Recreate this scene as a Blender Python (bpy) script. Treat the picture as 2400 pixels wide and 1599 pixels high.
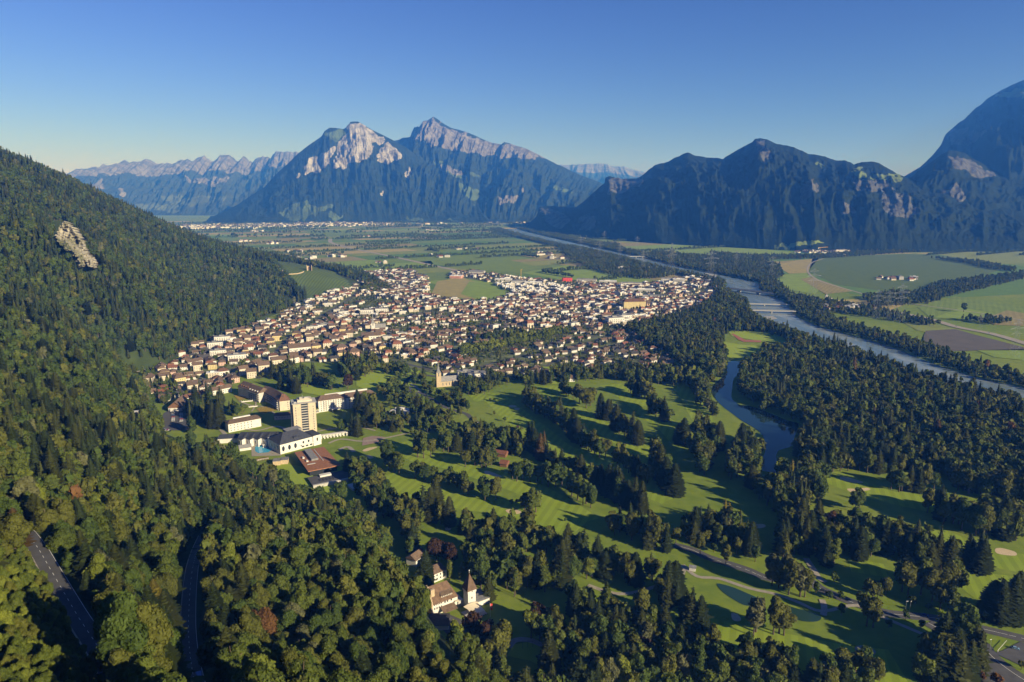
import bpy, math, random
import numpy as np
from mathutils import Vector, Matrix
R=math.radians
random.seed(7); rng=np.random.default_rng(7)
for _o in list(bpy.data.objects): bpy.data.objects.remove(_o)
SC=bpy.context.scene; COL=SC.collection
# ---------------------------------------------------------------- camera, light, exposure
CAMH=300.0; PITCH=R(12.0); FPX=1600.0
cam=bpy.data.cameras.new('camera'); camo=bpy.data.objects.new('camera',cam); COL.objects.link(camo)
cam.lens=24.0; cam.sensor_width=36.0; cam.clip_start=1.0; cam.clip_end=80000.0
camo.location=(0,0,CAMH); camo.rotation_euler=(R(90)-PITCH,0,0); SC.camera=camo
SKYG=1.5; SKYT=(2.85,2.4,3.8)
SUN_EL=R(21.0); SUN_A=R(-38.0)            # azimuth measured from +X towards +Y
sdir=Vector((math.cos(SUN_A)*math.cos(SUN_EL),math.sin(SUN_A)*math.cos(SUN_EL),math.sin(SUN_EL)))
sl=bpy.data.lights.new('sun','SUN'); sl.energy=5.0; sl.angle=R(0.5); sl.color=(1.0,0.91,0.80)
so=bpy.data.objects.new('sun',sl); COL.objects.link(so); so.rotation_euler=sdir.to_track_quat('Z','Y').to_euler(); so.location=(0,-400,900)
W=bpy.data.worlds.new('World'); SC.world=W; W.use_nodes=True
wn=W.node_tree.nodes; wl=W.node_tree.links; bg=wn['Background']
sky=wn.new('ShaderNodeTexSky'); sky.sky_type='NISHITA'; sky.sun_disc=False; sky.sun_elevation=SUN_EL
sky.sun_rotation=R(90)-SUN_A; sky.altitude=900; sky.air_density=1.2; sky.dust_density=0.25; sky.ozone_density=4.0
bg.inputs[1].default_value=0.08
def _mixn(mode,a,b):
    n=wn.new('ShaderNodeMix'); n.data_type='RGBA'; n.blend_type=mode; n.inputs[0].default_value=1.0; wl.new(a,n.inputs[6]); n.inputs[7].default_value=b; return n.outputs[2]
_g=wn.new('ShaderNodeGamma'); _g.inputs[1].default_value=SKYG
wl.new(_mixn('MULTIPLY',sky.outputs[0],(.2,.2,.2,1)),_g.inputs[0])
wl.new(_mixn('MULTIPLY',_g.outputs[0],SKYT+(1,)),bg.inputs[0])
SC.view_settings.view_transform='Standard'; SC.view_settings.look='None'; SC.view_settings.gamma=1.0
SC.view_settings.exposure=0.8
SC.cycles.max_bounces=5; SC.cycles.diffuse_bounces=3; SC.cycles.glossy_bounces=2; SC.cycles.transmission_bounces=2
SC.cycles.volume_bounces=0; SC.cycles.transparent_max_bounces=4
# ---------------------------------------------------------------- pixel <-> world helpers (photo is 2400 x 1599)
cp,sp=math.cos(PITCH),math.sin(PITCH)
def ray(px,py):
    a=(px-1200)/FPX; b=(799.5-py)/FPX
    return np.array([a, cp+b*sp, -sp+b*cp])
def P(px,py,z=0.0):
    d=ray(px,py); t=(z-CAMH)/d[2]; return (d[0]*t,d[1]*t,z)
def D(px,py,depth):
    d=ray(px,py); return (d[0]*depth,d[1]*depth,CAMH+d[2]*depth)
def pix(x,y,z):
    x=np.asarray(x,float);y=np.asarray(y,float);z=np.asarray(z,float)-CAMH
    dep=y*cp-z*sp; v=z*cp+y*sp
    dep=np.where(dep<1e-3,1e-3,dep)
    return 1200+FPX*x/dep, 799.5-FPX*v/dep, dep
def crop(ox,oy,s,pts): return [(ox+s*x,oy+s*y)+tuple(r) for x,y,*r in pts]
K3=(900,820,.34); K4=(1600,700,.34); K5=(1600,1066,.34); K6=(800,1066,.34); KB=(1300,540,.4673); KA=(300,780,.2551)
def PP(pts,z=0.0): return [P(p[0],p[1],z)[:2] for p in pts]
def inpoly(x,y,poly):
    x=np.asarray(x,float);y=np.asarray(y,float); poly=np.asarray(poly,float)
    r=np.zeros(x.shape,bool); n=len(poly); j=n-1
    for i in range(n):
        xi,yi=poly[i];xj,yj=poly[j]
        if yi!=yj:
            c=((yi>y)!=(yj>y))&(x<(xj-xi)*(y-yi)/(yj-yi)+xi); r^=c
        j=i
    return r
def segdist(x,y,line,closed=False):
    x=np.asarray(x,float);y=np.asarray(y,float); L=list(line)+([line[0]] if closed else [])
    d=np.full(x.shape,1e18)
    for (ax,ay),(bx,by) in zip(L[:-1],L[1:]):
        vx,vy=bx-ax,by-ay; q=vx*vx+vy*vy+1e-9
        t=np.clip(((x-ax)*vx+(y-ay)*vy)/q,0,1)
        d=np.minimum(d,(x-ax-t*vx)**2+(y-ay-t*vy)**2)
    return np.sqrt(d)
def _hash(ix,iy,s):
    h=(ix.astype(np.int64)*374761393+iy.astype(np.int64)*668265263+s*2147483647)&0xffffffff
    h=((h^(h>>13))*1274126177)&0xffffffff; h=h^(h>>16)
    return (h&0xffffff)/float(0xffffff)
def vnoise(x,y,s=0):
    x=np.asarray(x,float);y=np.asarray(y,float)
    ix=np.floor(x);iy=np.floor(y);fx=x-ix;fy=y-iy
    fx=fx*fx*(3-2*fx);fy=fy*fy*(3-2*fy)
    a=_hash(ix,iy,s);b=_hash(ix+1,iy,s);c=_hash(ix,iy+1,s);d=_hash(ix+1,iy+1,s)
    return (a+(b-a)*fx)*(1-fy)+(c+(d-c)*fx)*fy
def fbm(x,y,o=5,s=0,ridge=False):
    t=0;amp=.5;n=0
    for k in range(o):
        v=vnoise(x*2**k+17.3*k,y*2**k-9.1*k,s+k)
        if ridge: v=1-abs(2*v-1)
        t=t+amp*v;n+=amp;amp*=.5
    return t/n
# ---------------------------------------------------------------- object helpers
def tag(o,label=None,cat=None,group=None,kind=None):
    if label: o['label']=label
    if cat: o['category']=cat
    if group: o['group']=group
    if kind: o['kind']=kind
    return o
def mesh(name,V,F,mats=None,mi=None,attr=None,smooth=False):
    """V Nx3, F list of index tuples or an int array"""
    me=bpy.data.meshes.new(name)
    V=np.asarray(V,dtype=np.float32)
    if isinstance(F,np.ndarray):
        n=F.shape[1]; me.vertices.add(len(V)); me.vertices.foreach_set('co',V.ravel())
        me.loops.add(F.size); me.loops.foreach_set('vertex_index',F.astype(np.int32).ravel())
        me.polygons.add(len(F)); me.polygons.foreach_set('loop_start',np.arange(0,F.size,n,dtype=np.int32))
        try: me.polygons.foreach_set('loop_total',np.full(len(F),n,dtype=np.int32))
        except Exception: pass
    else:
        me.from_pydata([tuple(map(float,v)) for v in V],[],[tuple(f) for f in F])
    for m in (mats or []): me.materials.append(m)
    if mi is not None: me.polygons.foreach_set('material_index',np.asarray(mi,dtype=np.int32))
    for k,v in (attr or {}).items():
        a=me.attributes.new(k,'FLOAT','POINT'); a.data.foreach_set('value',np.asarray(v,dtype=np.float32))
    if smooth: me.polygons.foreach_set('use_smooth',np.ones(len(me.polygons),bool))
    me.update(calc_edges=True); me.validate()
    return me
def link(name,me,parent=None,loc=(0,0,0),rz=0.0,sc=1.0):
    o=bpy.data.objects.new(name,me); COL.objects.link(o)
    if parent: o.parent=parent
    o.location=loc; o.rotation_euler=(0,0,rz); o.scale=(sc,sc,sc) if not isinstance(sc,tuple) else sc
    return o
def empty(name,loc,rz=0.0,sc=1.0):
    return link(name,None,None,loc,rz,sc)
class MB:
    """collects shapes into one mesh"""
    def __init__(s): s.V=[];s.F=[];s.M=[]
    def add(s,vs,fs,m=0):
        o=len(s.V); s.V+=[tuple(v) for v in vs]; s.F+=[tuple(i+o for i in f) for f in fs]; s.M+=[m]*len(fs); return s
    def box(s,x0,x1,y0,y1,z0,z1,m=0):
        return s.add([(x0,y0,z0),(x1,y0,z0),(x1,y1,z0),(x0,y1,z0),(x0,y0,z1),(x1,y0,z1),(x1,y1,z1),(x0,y1,z1)],
          [(3,2,1,0),(4,5,6,7),(0,1,5,4),(1,2,6,5),(2,3,7,6),(3,0,4,7)],m)
    def bar(s,p,q,r,m=0,n=4):
        p=Vector(p);q=Vector(q);d=(q-p).normalized(); u=d.orthogonal().normalized(); w=d.cross(u)
        vs=[]
        for c,rr in ((p,r),(q,r)):
            for k in range(n):
                a=2*math.pi*(k+.5)/n; vs.append(tuple(c+u*rr*math.cos(a)+w*rr*math.sin(a)))
        fs=[(k,(k+1)%n,n+(k+1)%n,n+k) for k in range(n)]+[tuple(range(n-1,-1,-1)),tuple(range(n,2*n))]
        return s.add(vs,fs,m)
    def cone(s,c,r0,r1,h,n=10,m=0):
        vs=[];x,y,z=c
        for rr,zz in ((r0,z),(r1,z+h)):
            for k in range(n):
                a=2*math.pi*k/n; vs.append((x+rr*math.cos(a),y+rr*math.sin(a),zz))
        return s.add(vs,[(k,(k+1)%n,n+(k+1)%n,n+k) for k in range(n)]+[tuple(range(n-1,-1,-1)),tuple(range(n,2*n))],m)
    def prism(s,poly,z0,z1,m=0,mt=None):
        """extruded footprint (counter-clockwise)"""
        n=len(poly); vs=[(x,y,z0) for x,y in poly]+[(x,y,z1) for x,y in poly]
        s.add(vs,[(k,(k+1)%n,n+(k+1)%n,n+k) for k in range(n)]+[tuple(range(n-1,-1,-1))],m)
        return s.add([(x,y,z1) for x,y in poly],[tuple(range(n))],m if mt is None else mt)
    def gable(s,x0,x1,y0,y1,z,h,ov=.6,m=0,hip=0.0,t=.3):
        """roof, ridge along x, solid with eave overhang"""
        ym=(y0+y1)/2; a,b,c,d=x0-ov,x1+ov,y0-ov,y1+ov; zz=z-ov*h/((y1-y0)/2)*.5
        vs=[(a,c,zz),(b,c,zz),(b,d,zz),(a,d,zz),(a,c,zz+t),(b,c,zz+t),(b,d,zz+t),(a,d,zz+t),(a+hip,ym,z+h),(b-hip,ym,z+h)]
        return s.add(vs,[(3,2,1,0),(0,1,5,4),(2,3,7,6),(1,2,6,5),(3,0,4,7),(4,5,9,8),(6,7,8,9),(5,6,9),(7,4,8)],m)
    def build(s,name,mats,parent=None,loc=(0,0,0),rz=0.0):
        if not isinstance(mats,(list,tuple)): mats=[mats]
        me=mesh(name,s.V,s.F,mats,s.M); return link(name,me,parent,loc,rz)
    def me(s,name,mats):
        if not isinstance(mats,(list,tuple)): mats=[mats]
        return mesh(name,s.V,s.F,mats,s.M)
# ---------------------------------------------------------------- materials
def nmat(name):
    m=bpy.data.materials.new(name); m.use_nodes=True; nt=m.node_tree; b=nt.nodes['Principled BSDF']
    b.inputs['Specular IOR Level'].default_value=.2; return m,nt,b
def N(nt,t,**k):
    n=nt.nodes.new(t)
    for a,v in k.items():
        if a.startswith('_'): setattr(n,a[1:],v)
    return n
def wpos(nt): return N(nt,'ShaderNodeNewGeometry').outputs['Position']
def noise(nt,vec,scale,detail=4,rough=.55):
    n=N(nt,'ShaderNodeTexNoise'); n.inputs['Scale'].default_value=scale; n.inputs['Detail'].default_value=detail
    n.inputs['Roughness'].default_value=rough; nt.links.new(vec,n.inputs['Vector']); return n.outputs['Fac']
def ramp(nt,fac,stops):
    r=N(nt,'ShaderNodeValToRGB'); e=r.color_ramp.elements
    while len(e)<len(stops): e.new(.5)
    for el,(p,c) in zip(e,stops): el.position=p; el.color=tuple(c)+(1,)
    nt.links.new(fac,r.inputs['Fac']); return r.outputs['Color']
def mixc(nt,f,a,b,mode='MIX'):
    n=N(nt,'ShaderNodeMix'); n.data_type='RGBA'; n.blend_type=mode
    if isinstance(f,(int,float)): n.inputs[0].default_value=f
    else: nt.links.new(f,n.inputs[0])
    for i,c in ((6,a),(7,b)):
        if isinstance(c,tuple): n.inputs[i].default_value=c+(1,)
        else: nt.links.new(c,n.inputs[i])
    return n.outputs[2]
def bump(nt,b,fac,strength,dist):
    n=N(nt,'ShaderNodeBump'); n.inputs['Strength'].default_value=strength; n.inputs['Distance'].default_value=dist
    nt.links.new(fac,n.inputs['Height']); nt.links.new(n.outputs[0],b.inputs['Normal'])
def mul(c,f): return tuple(min(1,x*f) for x in c)
def simple(name,c,rough=.8,scale=.3,var=.25,bumpd=0.0,spec=.2,metal=0.0):
    m,nt,b=nmat(name); f=noise(nt,wpos(nt),scale)
    nt.links.new(ramp(nt,f,[(.3,mul(c,1-var)),(.7,mul(c,1+var))]),b.inputs['Base Color'])
    b.inputs['Roughness'].default_value=rough; b.inputs['Specular IOR Level'].default_value=spec; b.inputs['Metallic'].default_value=metal
    if bumpd: bump(nt,b,f,.6,bumpd)
    return m
def rnd(nt,c,var):
    """small per-object tint"""
    o=N(nt,'ShaderNodeObjectInfo').outputs['Random']
    r=ramp(nt,o,[(0,(1-var,1-var*.9,1-var)),(1,(1+var*.7,1+var*.6,1+var*.4))])
    return mixc(nt,1.0,c,r,'MULTIPLY')
# ---------------------------------------------------------------- ground materials
def ground_mat():
    m,nt,b=nmat('meadow'); p=wpos(nt)
    f=noise(nt,p,.004,6,.6); g=noise(nt,p,.08,4,.6)
    c=ramp(nt,f,[(.35,(.115,.18,.018)),(.5,(.15,.21,.022)),(.65,(.2,.235,.035))])
    c=mixc(nt,.35,c,ramp(nt,g,[(.35,(.09,.14,.014)),(.65,(.22,.26,.035))]))
    nt.links.new(c,b.inputs['Base Color']); b.inputs['Roughness'].default_value=.95
    bump(nt,b,g,.5,1.0); return m
def turf(name,c1,c2,stripe=0.0,ang=0.0,width=7.0):
    m,nt,b=nmat(name); p=wpos(nt)
    g=noise(nt,p,.03,5,.6); c=ramp(nt,g,[(.3,c1),(.7,c2)])
    if stripe:
        mp=N(nt,'ShaderNodeMapping'); mp.inputs['Rotation'].default_value=(0,0,ang); nt.links.new(p,mp.inputs['Vector'])
        w=N(nt,'ShaderNodeTexWave'); w.inputs['Scale'].default_value=.314/width*1.0; w.inputs['Distortion'].default_value=.6; w.inputs['Detail Scale'].default_value=.2
        nt.links.new(mp.outputs[0],w.inputs['Vector'])
        c=mixc(nt,1.0,c,ramp(nt,w.outputs['Fac'],[(.4,(1-stripe,)*3),(.6,(1+stripe*.0,)*3)]),'MULTIPLY')
    nt.links.new(c,b.inputs['Base Color']); b.inputs['Roughness'].default_value=.95; return m
def water(name,c,rough,scale,bs):
    m,nt,b=nmat(name); p=wpos(nt)
    b.inputs['Base Color'].default_value=c+(1,); b.inputs['Roughness'].default_value=rough; b.inputs['Specular IOR Level'].default_value=.5
    b.inputs['IOR'].default_value=1.33
    f=noise(nt,p,scale,3,.5); bump(nt,b,f,bs,.25); return m
M={}
M['meadow']=ground_mat()
M['fairway']=turf('fairway_turf',(.19,.27,.022),(.24,.31,.03),.16,R(20),9.0)
M['green']=turf('putting_turf',(.22,.3,.03),(.26,.33,.04))
M['rough']=turf('rough_turf',(.08,.11,.018),(.12,.15,.03))
M['woodfloor']=simple('wood_floor',(.02,.025,.01),.95,.1,.4)
M['town_floor']=simple('garden_ground',(.12,.14,.06),.95,.05,.5)
M['asphalt']=simple('asphalt',(.085,.085,.088),.9,.2,.15)
M['path']=simple('gravel_path',(.3,.27,.22),.95,.3,.15)
M['paint']=simple('road_paint',(.7,.7,.68),.8,1,.05)
M['sand']=simple('bunker_sand',(.5,.4,.25),.95,.5,.1)
M['river']=water('river_water',(.17,.23,.24),.22,.12,.5)
_nt=M['river'].node_tree; _b=_nt.nodes['Principled BSDF']; _mp=N(_nt,'ShaderNodeMapping'); _mp.inputs['Rotation'].default_value=(0,0,R(25)); _mp.inputs['Scale'].default_value=(1,.25,1); _nt.links.new(wpos(_nt),_mp.inputs['Vector']); _nt.links.new(ramp(_nt,noise(_nt,_mp.outputs[0],.02,6,.65),[(.35,(.11,.16,.18)),(.52,(.17,.22,.23)),(.68,(.3,.33,.32))]),_b.inputs['Base Color'])
M['lake']=water('lake_water',(.012,.03,.035),.04,.25,.12)
M['pond']=water('pond_water',(.02,.05,.04),.06,.4,.15)
M['clay']=simple('red_clay',(.3,.12,.07),.9,.3,.1)
M['gravelbar']=simple('gravel_bar',(.3,.3,.28),.95,.1,.2)
# ---------------------------------------------------------------- forested hillside on the left
# (px, py, depth, canopy allowance)
HC=[(0,365,1800,12),(85,389,1900,12),(158,416,2000,12),(238,452,2200,12),(282,469,2300,12),(343,500,2400,12),(388,518,2500,12),(452,556,2450,12),(507,566,2400,12),
(578,600,2300,12),(626,622,2200,12),(660,639,2180,12),(700,663,2160,10),(0,560,1200,14),(0,480,1450,14),(0,700,930,14),(0,800,750,14),(0,1000,470,14),(0,900,590,14),(200,1000,560,14),(200,850,800,14),
(300,1100,480,14),(300,1000,620,14),(400,1100,560,14),(350,980,700,12),(250,800,950,14),(350,750,1300,14),(400,650,1700,14),(500,700,1700,14),
(300,600,1600,14),(200,500,1700,14),(600,680,2000,12),(165,560,1280,6),(100,650,1150,14),(200,700,1150,14),(350,560,2000,14),(450,600,2100,14),
(560,1180,560,14),(700,1200,500,14),(850,1260,420,15),(950,1400,350,16),(1030,1560,300,16),(700,1599,240,16),(560,1450,290,12),(620,1300,380,14),(800,1500,270,16),(900,1599,250,16),
(20,1210,300,0),(60,1235,280,0),(130,1350,231,0),(190,1460,210,0),(250,1540,195,0),(0,1599,130,6),(0,1400,190,8),(60,1500,160,7),
(445,1550,260,0),(450,1450,320,0),(450,1300,450,0),(465,1240,520,0),(440,1599,240,0),(300,1300,330,14),(200,1200,400,14),(330,1450,262,14),(100,1100,420,14),(350,1200,430,14)]
pts=[];zz=[]
for px,py,dp,can in HC:
    x,y,z=D(px,py,dp); pts.append((x,y)); zz.append(z-can-(9 if can==12 else 0))
for x,y,z in [(-2200,1500,620),(-2400,2600,420),(-1600,600,480),(-1000,200,420),(-600,-200,360),(-200,-100,215),(-1900,3000,120),(-60,60,215),(60,0,150),(-1500,-300,600),
    (-2600,0,800),(-1300,3100,30),(-300,0,250),(-400,200,200)]:
    pts.append((x,y)); zz.append(z)
x,y,z=D(725,632,2300); pts.append((x,y)); zz.append(z-3); RUIN=(x,y)
x,y,z=D(655,640,2200); pts.append((x,y)); zz.append(z-3)
x,y,z=D(780,640,2380); pts.append((x,y)); zz.append(z-3)
x,y,z=D(700,690,2050); pts.append((x,y)); zz.append(z-3)
cx=np.array(pts)/1000.0; cz=np.array(zz)/100.0
def _tps(a,b):
    r2=((a[:,None,:]-b[None,:,:])**2).sum(-1)+1e-9; return .5*r2*np.log(r2)
n=len(cx); A=np.zeros((n+3,n+3)); A[:n,:n]=_tps(cx,cx)+np.eye(n)*.004; A[:n,n]=1; A[:n,n+1:]=cx; A[n,:n]=1; A[n+1:,:n]=cx.T
wt=np.linalg.solve(A,np.concatenate([cz,[0,0,0]]))
FOOT=PP([(965,1440),(930,1330),(880,1240),(800,1172),(700,1150),(600,1122),(535,1098),(470,1068),(410,1040),(378,1010),(362,960),(350,930),(300,912),(272,885),(400,856),(425,835),(470,808),(520,786),(590,764),(640,742),(700,712),(740,694),(770,700),(800,693),(850,676),(890,662),(850,645),(800,632)])
FOOT=[(100,-400),(80,-100),(55,120),(38,230),(14,300),(-10,340),(-38,390),(-62,425)]+FOOT+[(-950,3300),(-1300,3500),(-2000,3700),(-3200,3800),(-3200,-400)]
def hill_raw(x,y):
    sh=x.shape; q=np.stack([x.ravel(),y.ravel()],1)/1000.0; out=np.empty(len(q))
    for i in range(0,len(q),20000):
        k=q[i:i+20000]; out[i:i+20000]=_tps(k,cx)@wt[:n]+wt[n]+k@wt[n+1:]
    return (out*100).reshape(sh)
def hill(x,y):
    x=np.atleast_1d(np.asarray(x,float)); y=np.atleast_1d(np.asarray(y,float))
    ins=inpoly(x,y,FOOT); d=segdist(x,y,FOOT,True); near=np.where(y<700,45.0,90.0)
    s=np.clip(d/near,0,1); s=s*(2-s)
    h=np.maximum(hill_raw(x,y),2)+ (fbm(x/60,y/60,4,3)-.5)*10*np.clip((d-15)/60,0,1)
    return np.where(ins,h*s-.2,-np.minimum(d*.5,12)-.2)
def Hs(x,y): return max(0.0,float(hill(x,y)[0]))
def G(px,py,off=0.0):
    """first hit of a pixel ray with the ground or the hillside"""
    d=ray(px,py); t=np.arange(60,5000,4.0); X=d[0]*t;Y=d[1]*t;Z=CAMH+d[2]*t
    g=np.maximum(hill(X,Y),0)+off; k=np.argmax(Z<g)
    if not (Z<g).any(): return P(px,py,0)
    for _ in range(1):
        t2=np.linspace(t[max(k-1,0)],t[k],20); X=d[0]*t2;Y=d[1]*t2;Z=CAMH+d[2]*t2; g=np.maximum(hill(X,Y),0)+off; k=np.argmax(Z<=g+1e-6)
    return (X[k],Y[k],float(g[k]-off))
# ground sheet to the horizon
gx=np.concatenate([np.linspace(-40000,-3000,12),np.linspace(-2600,2600,40),np.linspace(3000,40000,12)])
gy=np.concatenate([np.linspace(-3000,0,4),np.linspace(200,6000,30),np.linspace(6500,45000,14)])
GX,GY=np.meshgrid(gx,gy); nx=len(gx)
def gridF(r,c):
    i=np.arange(r-1)[:,None]*c+np.arange(c-1)[None,:]; i=i.ravel(); return np.stack([i,i+1,i+c+1,i+c],1)
tag(link('ground',mesh('ground',np.stack([GX.ravel(),GY.ravel(),0*GX.ravel()],1),gridF(*GX.shape),[M['meadow']])),'grassy flat valley floor',kind='structure')
# hillside
def hillside_mat():
    m,nt,b=nmat('forest_floor'); p=wpos(nt); f=noise(nt,p,.02,6,.6)
    a=N(nt,'ShaderNodeAttribute'); a.attribute_name='vine'
    c=ramp(nt,f,[(.3,(.018,.03,.01)),(.7,(.05,.07,.02))])
    w=N(nt,'ShaderNodeTexWave'); w.inputs['Scale'].default_value=.035; w.inputs['Distortion'].default_value=2.5; w.inputs['Detail Scale'].default_value=.1; nt.links.new(p,w.inputs['Vector'])
    v=ramp(nt,w.outputs['Fac'],[(.25,(.05,.075,.018)),(.7,(.08,.115,.026))])
    nt.links.new(mixc(nt,a.outputs['Fac'],c,v),b.inputs['Base Color']); b.inputs['Roughness'].default_value=1; return m
VINE=PP([(640,640),(700,632),(790,640),(850,665),(845,680),(780,697),(740,688),(700,668)],30)
GREEN_GAPS=[PP([(605,745),(640,735),(655,750),(640,765),(612,770)]),PP([(655,700),(690,690),(700,700),(670,715)],8),PP([(700,668),(760,668),(790,700),(740,705)],20)]
hx=np.concatenate([np.arange(-3000,-1500,30.0),np.arange(-1500,-400,12.0),np.arange(-400,110,7.0)]); hy=np.concatenate([np.arange(-400,760,7.0),np.arange(760,2600,12.0),np.arange(2600,3800,30.0)])
HX,HY=np.meshgrid(hx,hy); HZ=hill(HX.ravel(),HY.ravel())
vine=inpoly(HX.ravel(),HY.ravel(),VINE)|inpoly(HX.ravel(),HY.ravel(),GREEN_GAPS[0])
# roads on the slope: flatten the terrain under them
ROAD_A=[G(*p) for p in [(-60,1190),(0,1212),(50,1240),(85,1280),(115,1330),(150,1390),(185,1450),(225,1510),(262,1570)]]
ROAD_B=[G(*p) for p in [(478,1255),(463,1290),(452,1330),(446,1380),(443,1430),(442,1480),(445,1530),(452,1580),(462,1640),(480,1720)]]
ROAD_C=[G(*p) for p in [(298,874),(320,872),(360,862),(400,852),(425,838)]]
def smooth_line(L,n=4):
    L=[Vector(p) for p in L]; out=[]
    for i in range(len(L)-1):
        p0=L[max(i-1,0)];p1=L[i];p2=L[i+1];p3=L[min(i+2,len(L)-1)]
        for k in range(n):
            t=k/n; out.append(.5*((2*p1)+(p2-p0)*t+(2*p0-5*p1+4*p2-p3)*t*t+(3*p1-p0-3*p2+p3)*t**3))
    out.append(L[-1]); return out
ROAD_A=smooth_line(ROAD_A); ROAD_B=smooth_line(ROAD_B); ROAD_C=smooth_line(ROAD_C)
for RD in (ROAD_A,ROAD_B,ROAD_C):
    hX=HX.ravel();hY=HY.ravel(); best=np.full(hX.shape,1e9); rz=np.zeros(hX.shape)
    for p in RD:
        d=np.hypot(hX-p.x,hY-p.y); k=d<best; best=np.where(k,d,best); rz=np.where(k,p.z,rz)
    w=np.clip((16-best)/8,0,1); HZ=HZ*(1-w)+(rz-.6)*w
tag(link('hillside',mesh('hillside',np.stack([HX.ravel(),HY.ravel(),HZ],1),gridF(*HX.shape),[hillside_mat()],attr={'vine':vine.astype(float)},smooth=True)),'steep forested hillside on the left',kind='structure')
def ribbon(name,L,w,mat,z=None,lift=0.0,label=None,kind='structure',parent=None):
    L=[Vector((p[0],p[1],(p[2] if len(p)>2 else 0))) for p in L]; V=[];F=[]
    for i,p in enumerate(L):
        t=(L[min(i+1,len(L)-1)]-L[max(i-1,0)]); t.z=0; t.normalize(); nrm=Vector((-t.y,t.x,0))
        ww=w[i] if isinstance(w,(list,tuple)) else w
        zz=(p.z if z is None else z)+lift
        for s in (-.5,.5):
            q=p+nrm*ww*s; V.append((q.x,q.y,zz))
    for i in range(len(L)-1): F.append((2*i,2*i+2,2*i+3,2*i+1))
    o=link(name,mesh(name,V,F,[mat]),parent)
    if not parent: tag(o,label,kind=kind)
    return o
def dashes(L,off,w,dash,gap,z,mb):
    L=[Vector((p[0],p[1],(p[2] if len(p)>2 else 0))) for p in L]; acc=0;on=True
    for a,b in zip(L[:-1],L[1:]):
        ln=(b-a).length; t=(b-a)/ln; nrm=Vector((-t.y,t.x,0)).normalized(); s=0
        while s<ln:
            e=min(s+(dash if gap else ln),ln); p=a+t*s+nrm*off; q=a+t*e+nrm*off
            mb.add([tuple(p-nrm*w/2+Vector((0,0,z))),tuple(q-nrm*w/2+Vector((0,0,z))),tuple(q+nrm*w/2+Vector((0,0,z))),tuple(p+nrm*w/2+Vector((0,0,z)))],[(0,1,2,3)])
            s=e+gap
            if not gap: break
def offset_line(L,off):
    L=[Vector((p[0],p[1],(p[2] if len(p)>2 else 0))) for p in L]; o=[]
    for i,p in enumerate(L):
        t=(L[min(i+1,len(L)-1)]-L[max(i-1,0)]); t.z=0; t.normalize(); o.append(p+Vector((-t.y,t.x,0))*off)
    return o
for RD,nm in ((ROAD_A,'upper'),(ROAD_B,'lower')):
    ribbon('road',RD,6.4,M['asphalt'],lift=.25,label='%s asphalt road through the forest'%nm)
    mb=MB(); dashes(RD,0,.14,2.5,6,.28,mb); dashes(RD,2.95,.12,3,0,.28,mb); tag(mb.build('road_marking',M['paint']),'white lines painted on the %s forest road'%nm,kind='structure')
    o=ribbon('curb',offset_line(RD,-3.4),.5,M['path'],lift=.45,label='pale kerb edging the %s forest road'%nm)
ribbon('road',ROAD_C,8,M['path'],lift=.3,label='pale lane along the foot of the wooded slope')
# ---------------------------------------------------------------- flat areas on the valley floor
def patch(name,px,z,mat,label,world=False,s=0):
    q=px if world else PP(px)
    a=sum(q[i][0]*q[(i+1)%len(q)][1]-q[(i+1)%len(q)][0]*q[i][1] for i in range(len(q)))
    if a<0: q=q[::-1]
    me=bpy.data.meshes.new(name)
    from mathutils.geometry import tessellate_polygon
    tri=tessellate_polygon([[Vector((x,y,0)) for x,y in q]])
    me=mesh(name,[(x,y,z) for x,y in q],[t if True else t for t in tri],[mat])
    # make every face point up
    import bmesh
    bm=bmesh.new(); bm.from_mesh(me)
    for f in bm.faces:
        if f.normal.z<0: f.normal_flip()
    bm.to_mesh(me); bm.free()
    o=link(name,me); tag(o,label,kind='structure'); return q
def roundpoly(q,n=3):
    L=[Vector((x,y,0)) for x,y in q]; m=len(L); out=[]
    for i in range(m):
        p0,p1,p2,p3=L[i-1],L[i],L[(i+1)%m],L[(i+2)%m]
        for k in range(n):
            t=k/n; v=.5*((2*p1)+(p2-p0)*t+(2*p0-5*p1+4*p2-p3)*t*t+(3*p1-p0-3*p2+p3)*t**3); out.append((v.x,v.y))
    return out
# valley fields: rotated patchwork
FC=[(0.154, 0.217, 0.036), (0.105, 0.189, 0.036), (0.224, 0.246, 0.06), (0.308, 0.261, 0.09), (0.098, 0.174, 0.034), (0.196, 0.232, 0.054), (0.35, 0.29, 0.108), (0.14, 0.196, 0.042), (0.252, 0.217, 0.084), (0.196, 0.275, 0.042)]
M['fields']=[turf('field_crop',mul(c,.85),mul(c,1.15),.12,R(33+90*(i%2)),14.0) for i,c in enumerate(FC)]
TH=R(33); cu,su=math.cos(TH),math.sin(TH)
mb=MB(); fr=random.Random(3); HEDGE=[]
v=1400.0
while v<9500:
    dv=fr.uniform(90,260)*(1+max(0,v-3500)/9000); u=-6000.0+fr.uniform(0,300)
    while u<6500:
        du=fr.uniform(220,760)
        q=[(u+4,v+4),(u+du-4,v+4),(u+du-4,v+dv-4),(u+4,v+dv-4)]
        w=[(a*cu-b*su,a*su+b*cu) for a,b in q]
        if (min(p[1] for p in w)>1700 or (min(p[0]-.62*p[1] for p in w)>130 and min(p[1] for p in w)>250)) and max(p[1] for p in w)<9500:
            mb.add([(x,y,.25) for x,y in w],[(0,1,2,3)],fr.randrange(len(FC)))
            if fr.random()<.36: HEDGE.append((w[3],w[2]))
            if fr.random()<.08: HEDGE.append((w[1],w[2]))
        u+=du
    v+=dv
tag(mb.build('field',M['fields']),'patchwork of crop fields across the valley floor',kind='structure')
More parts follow.
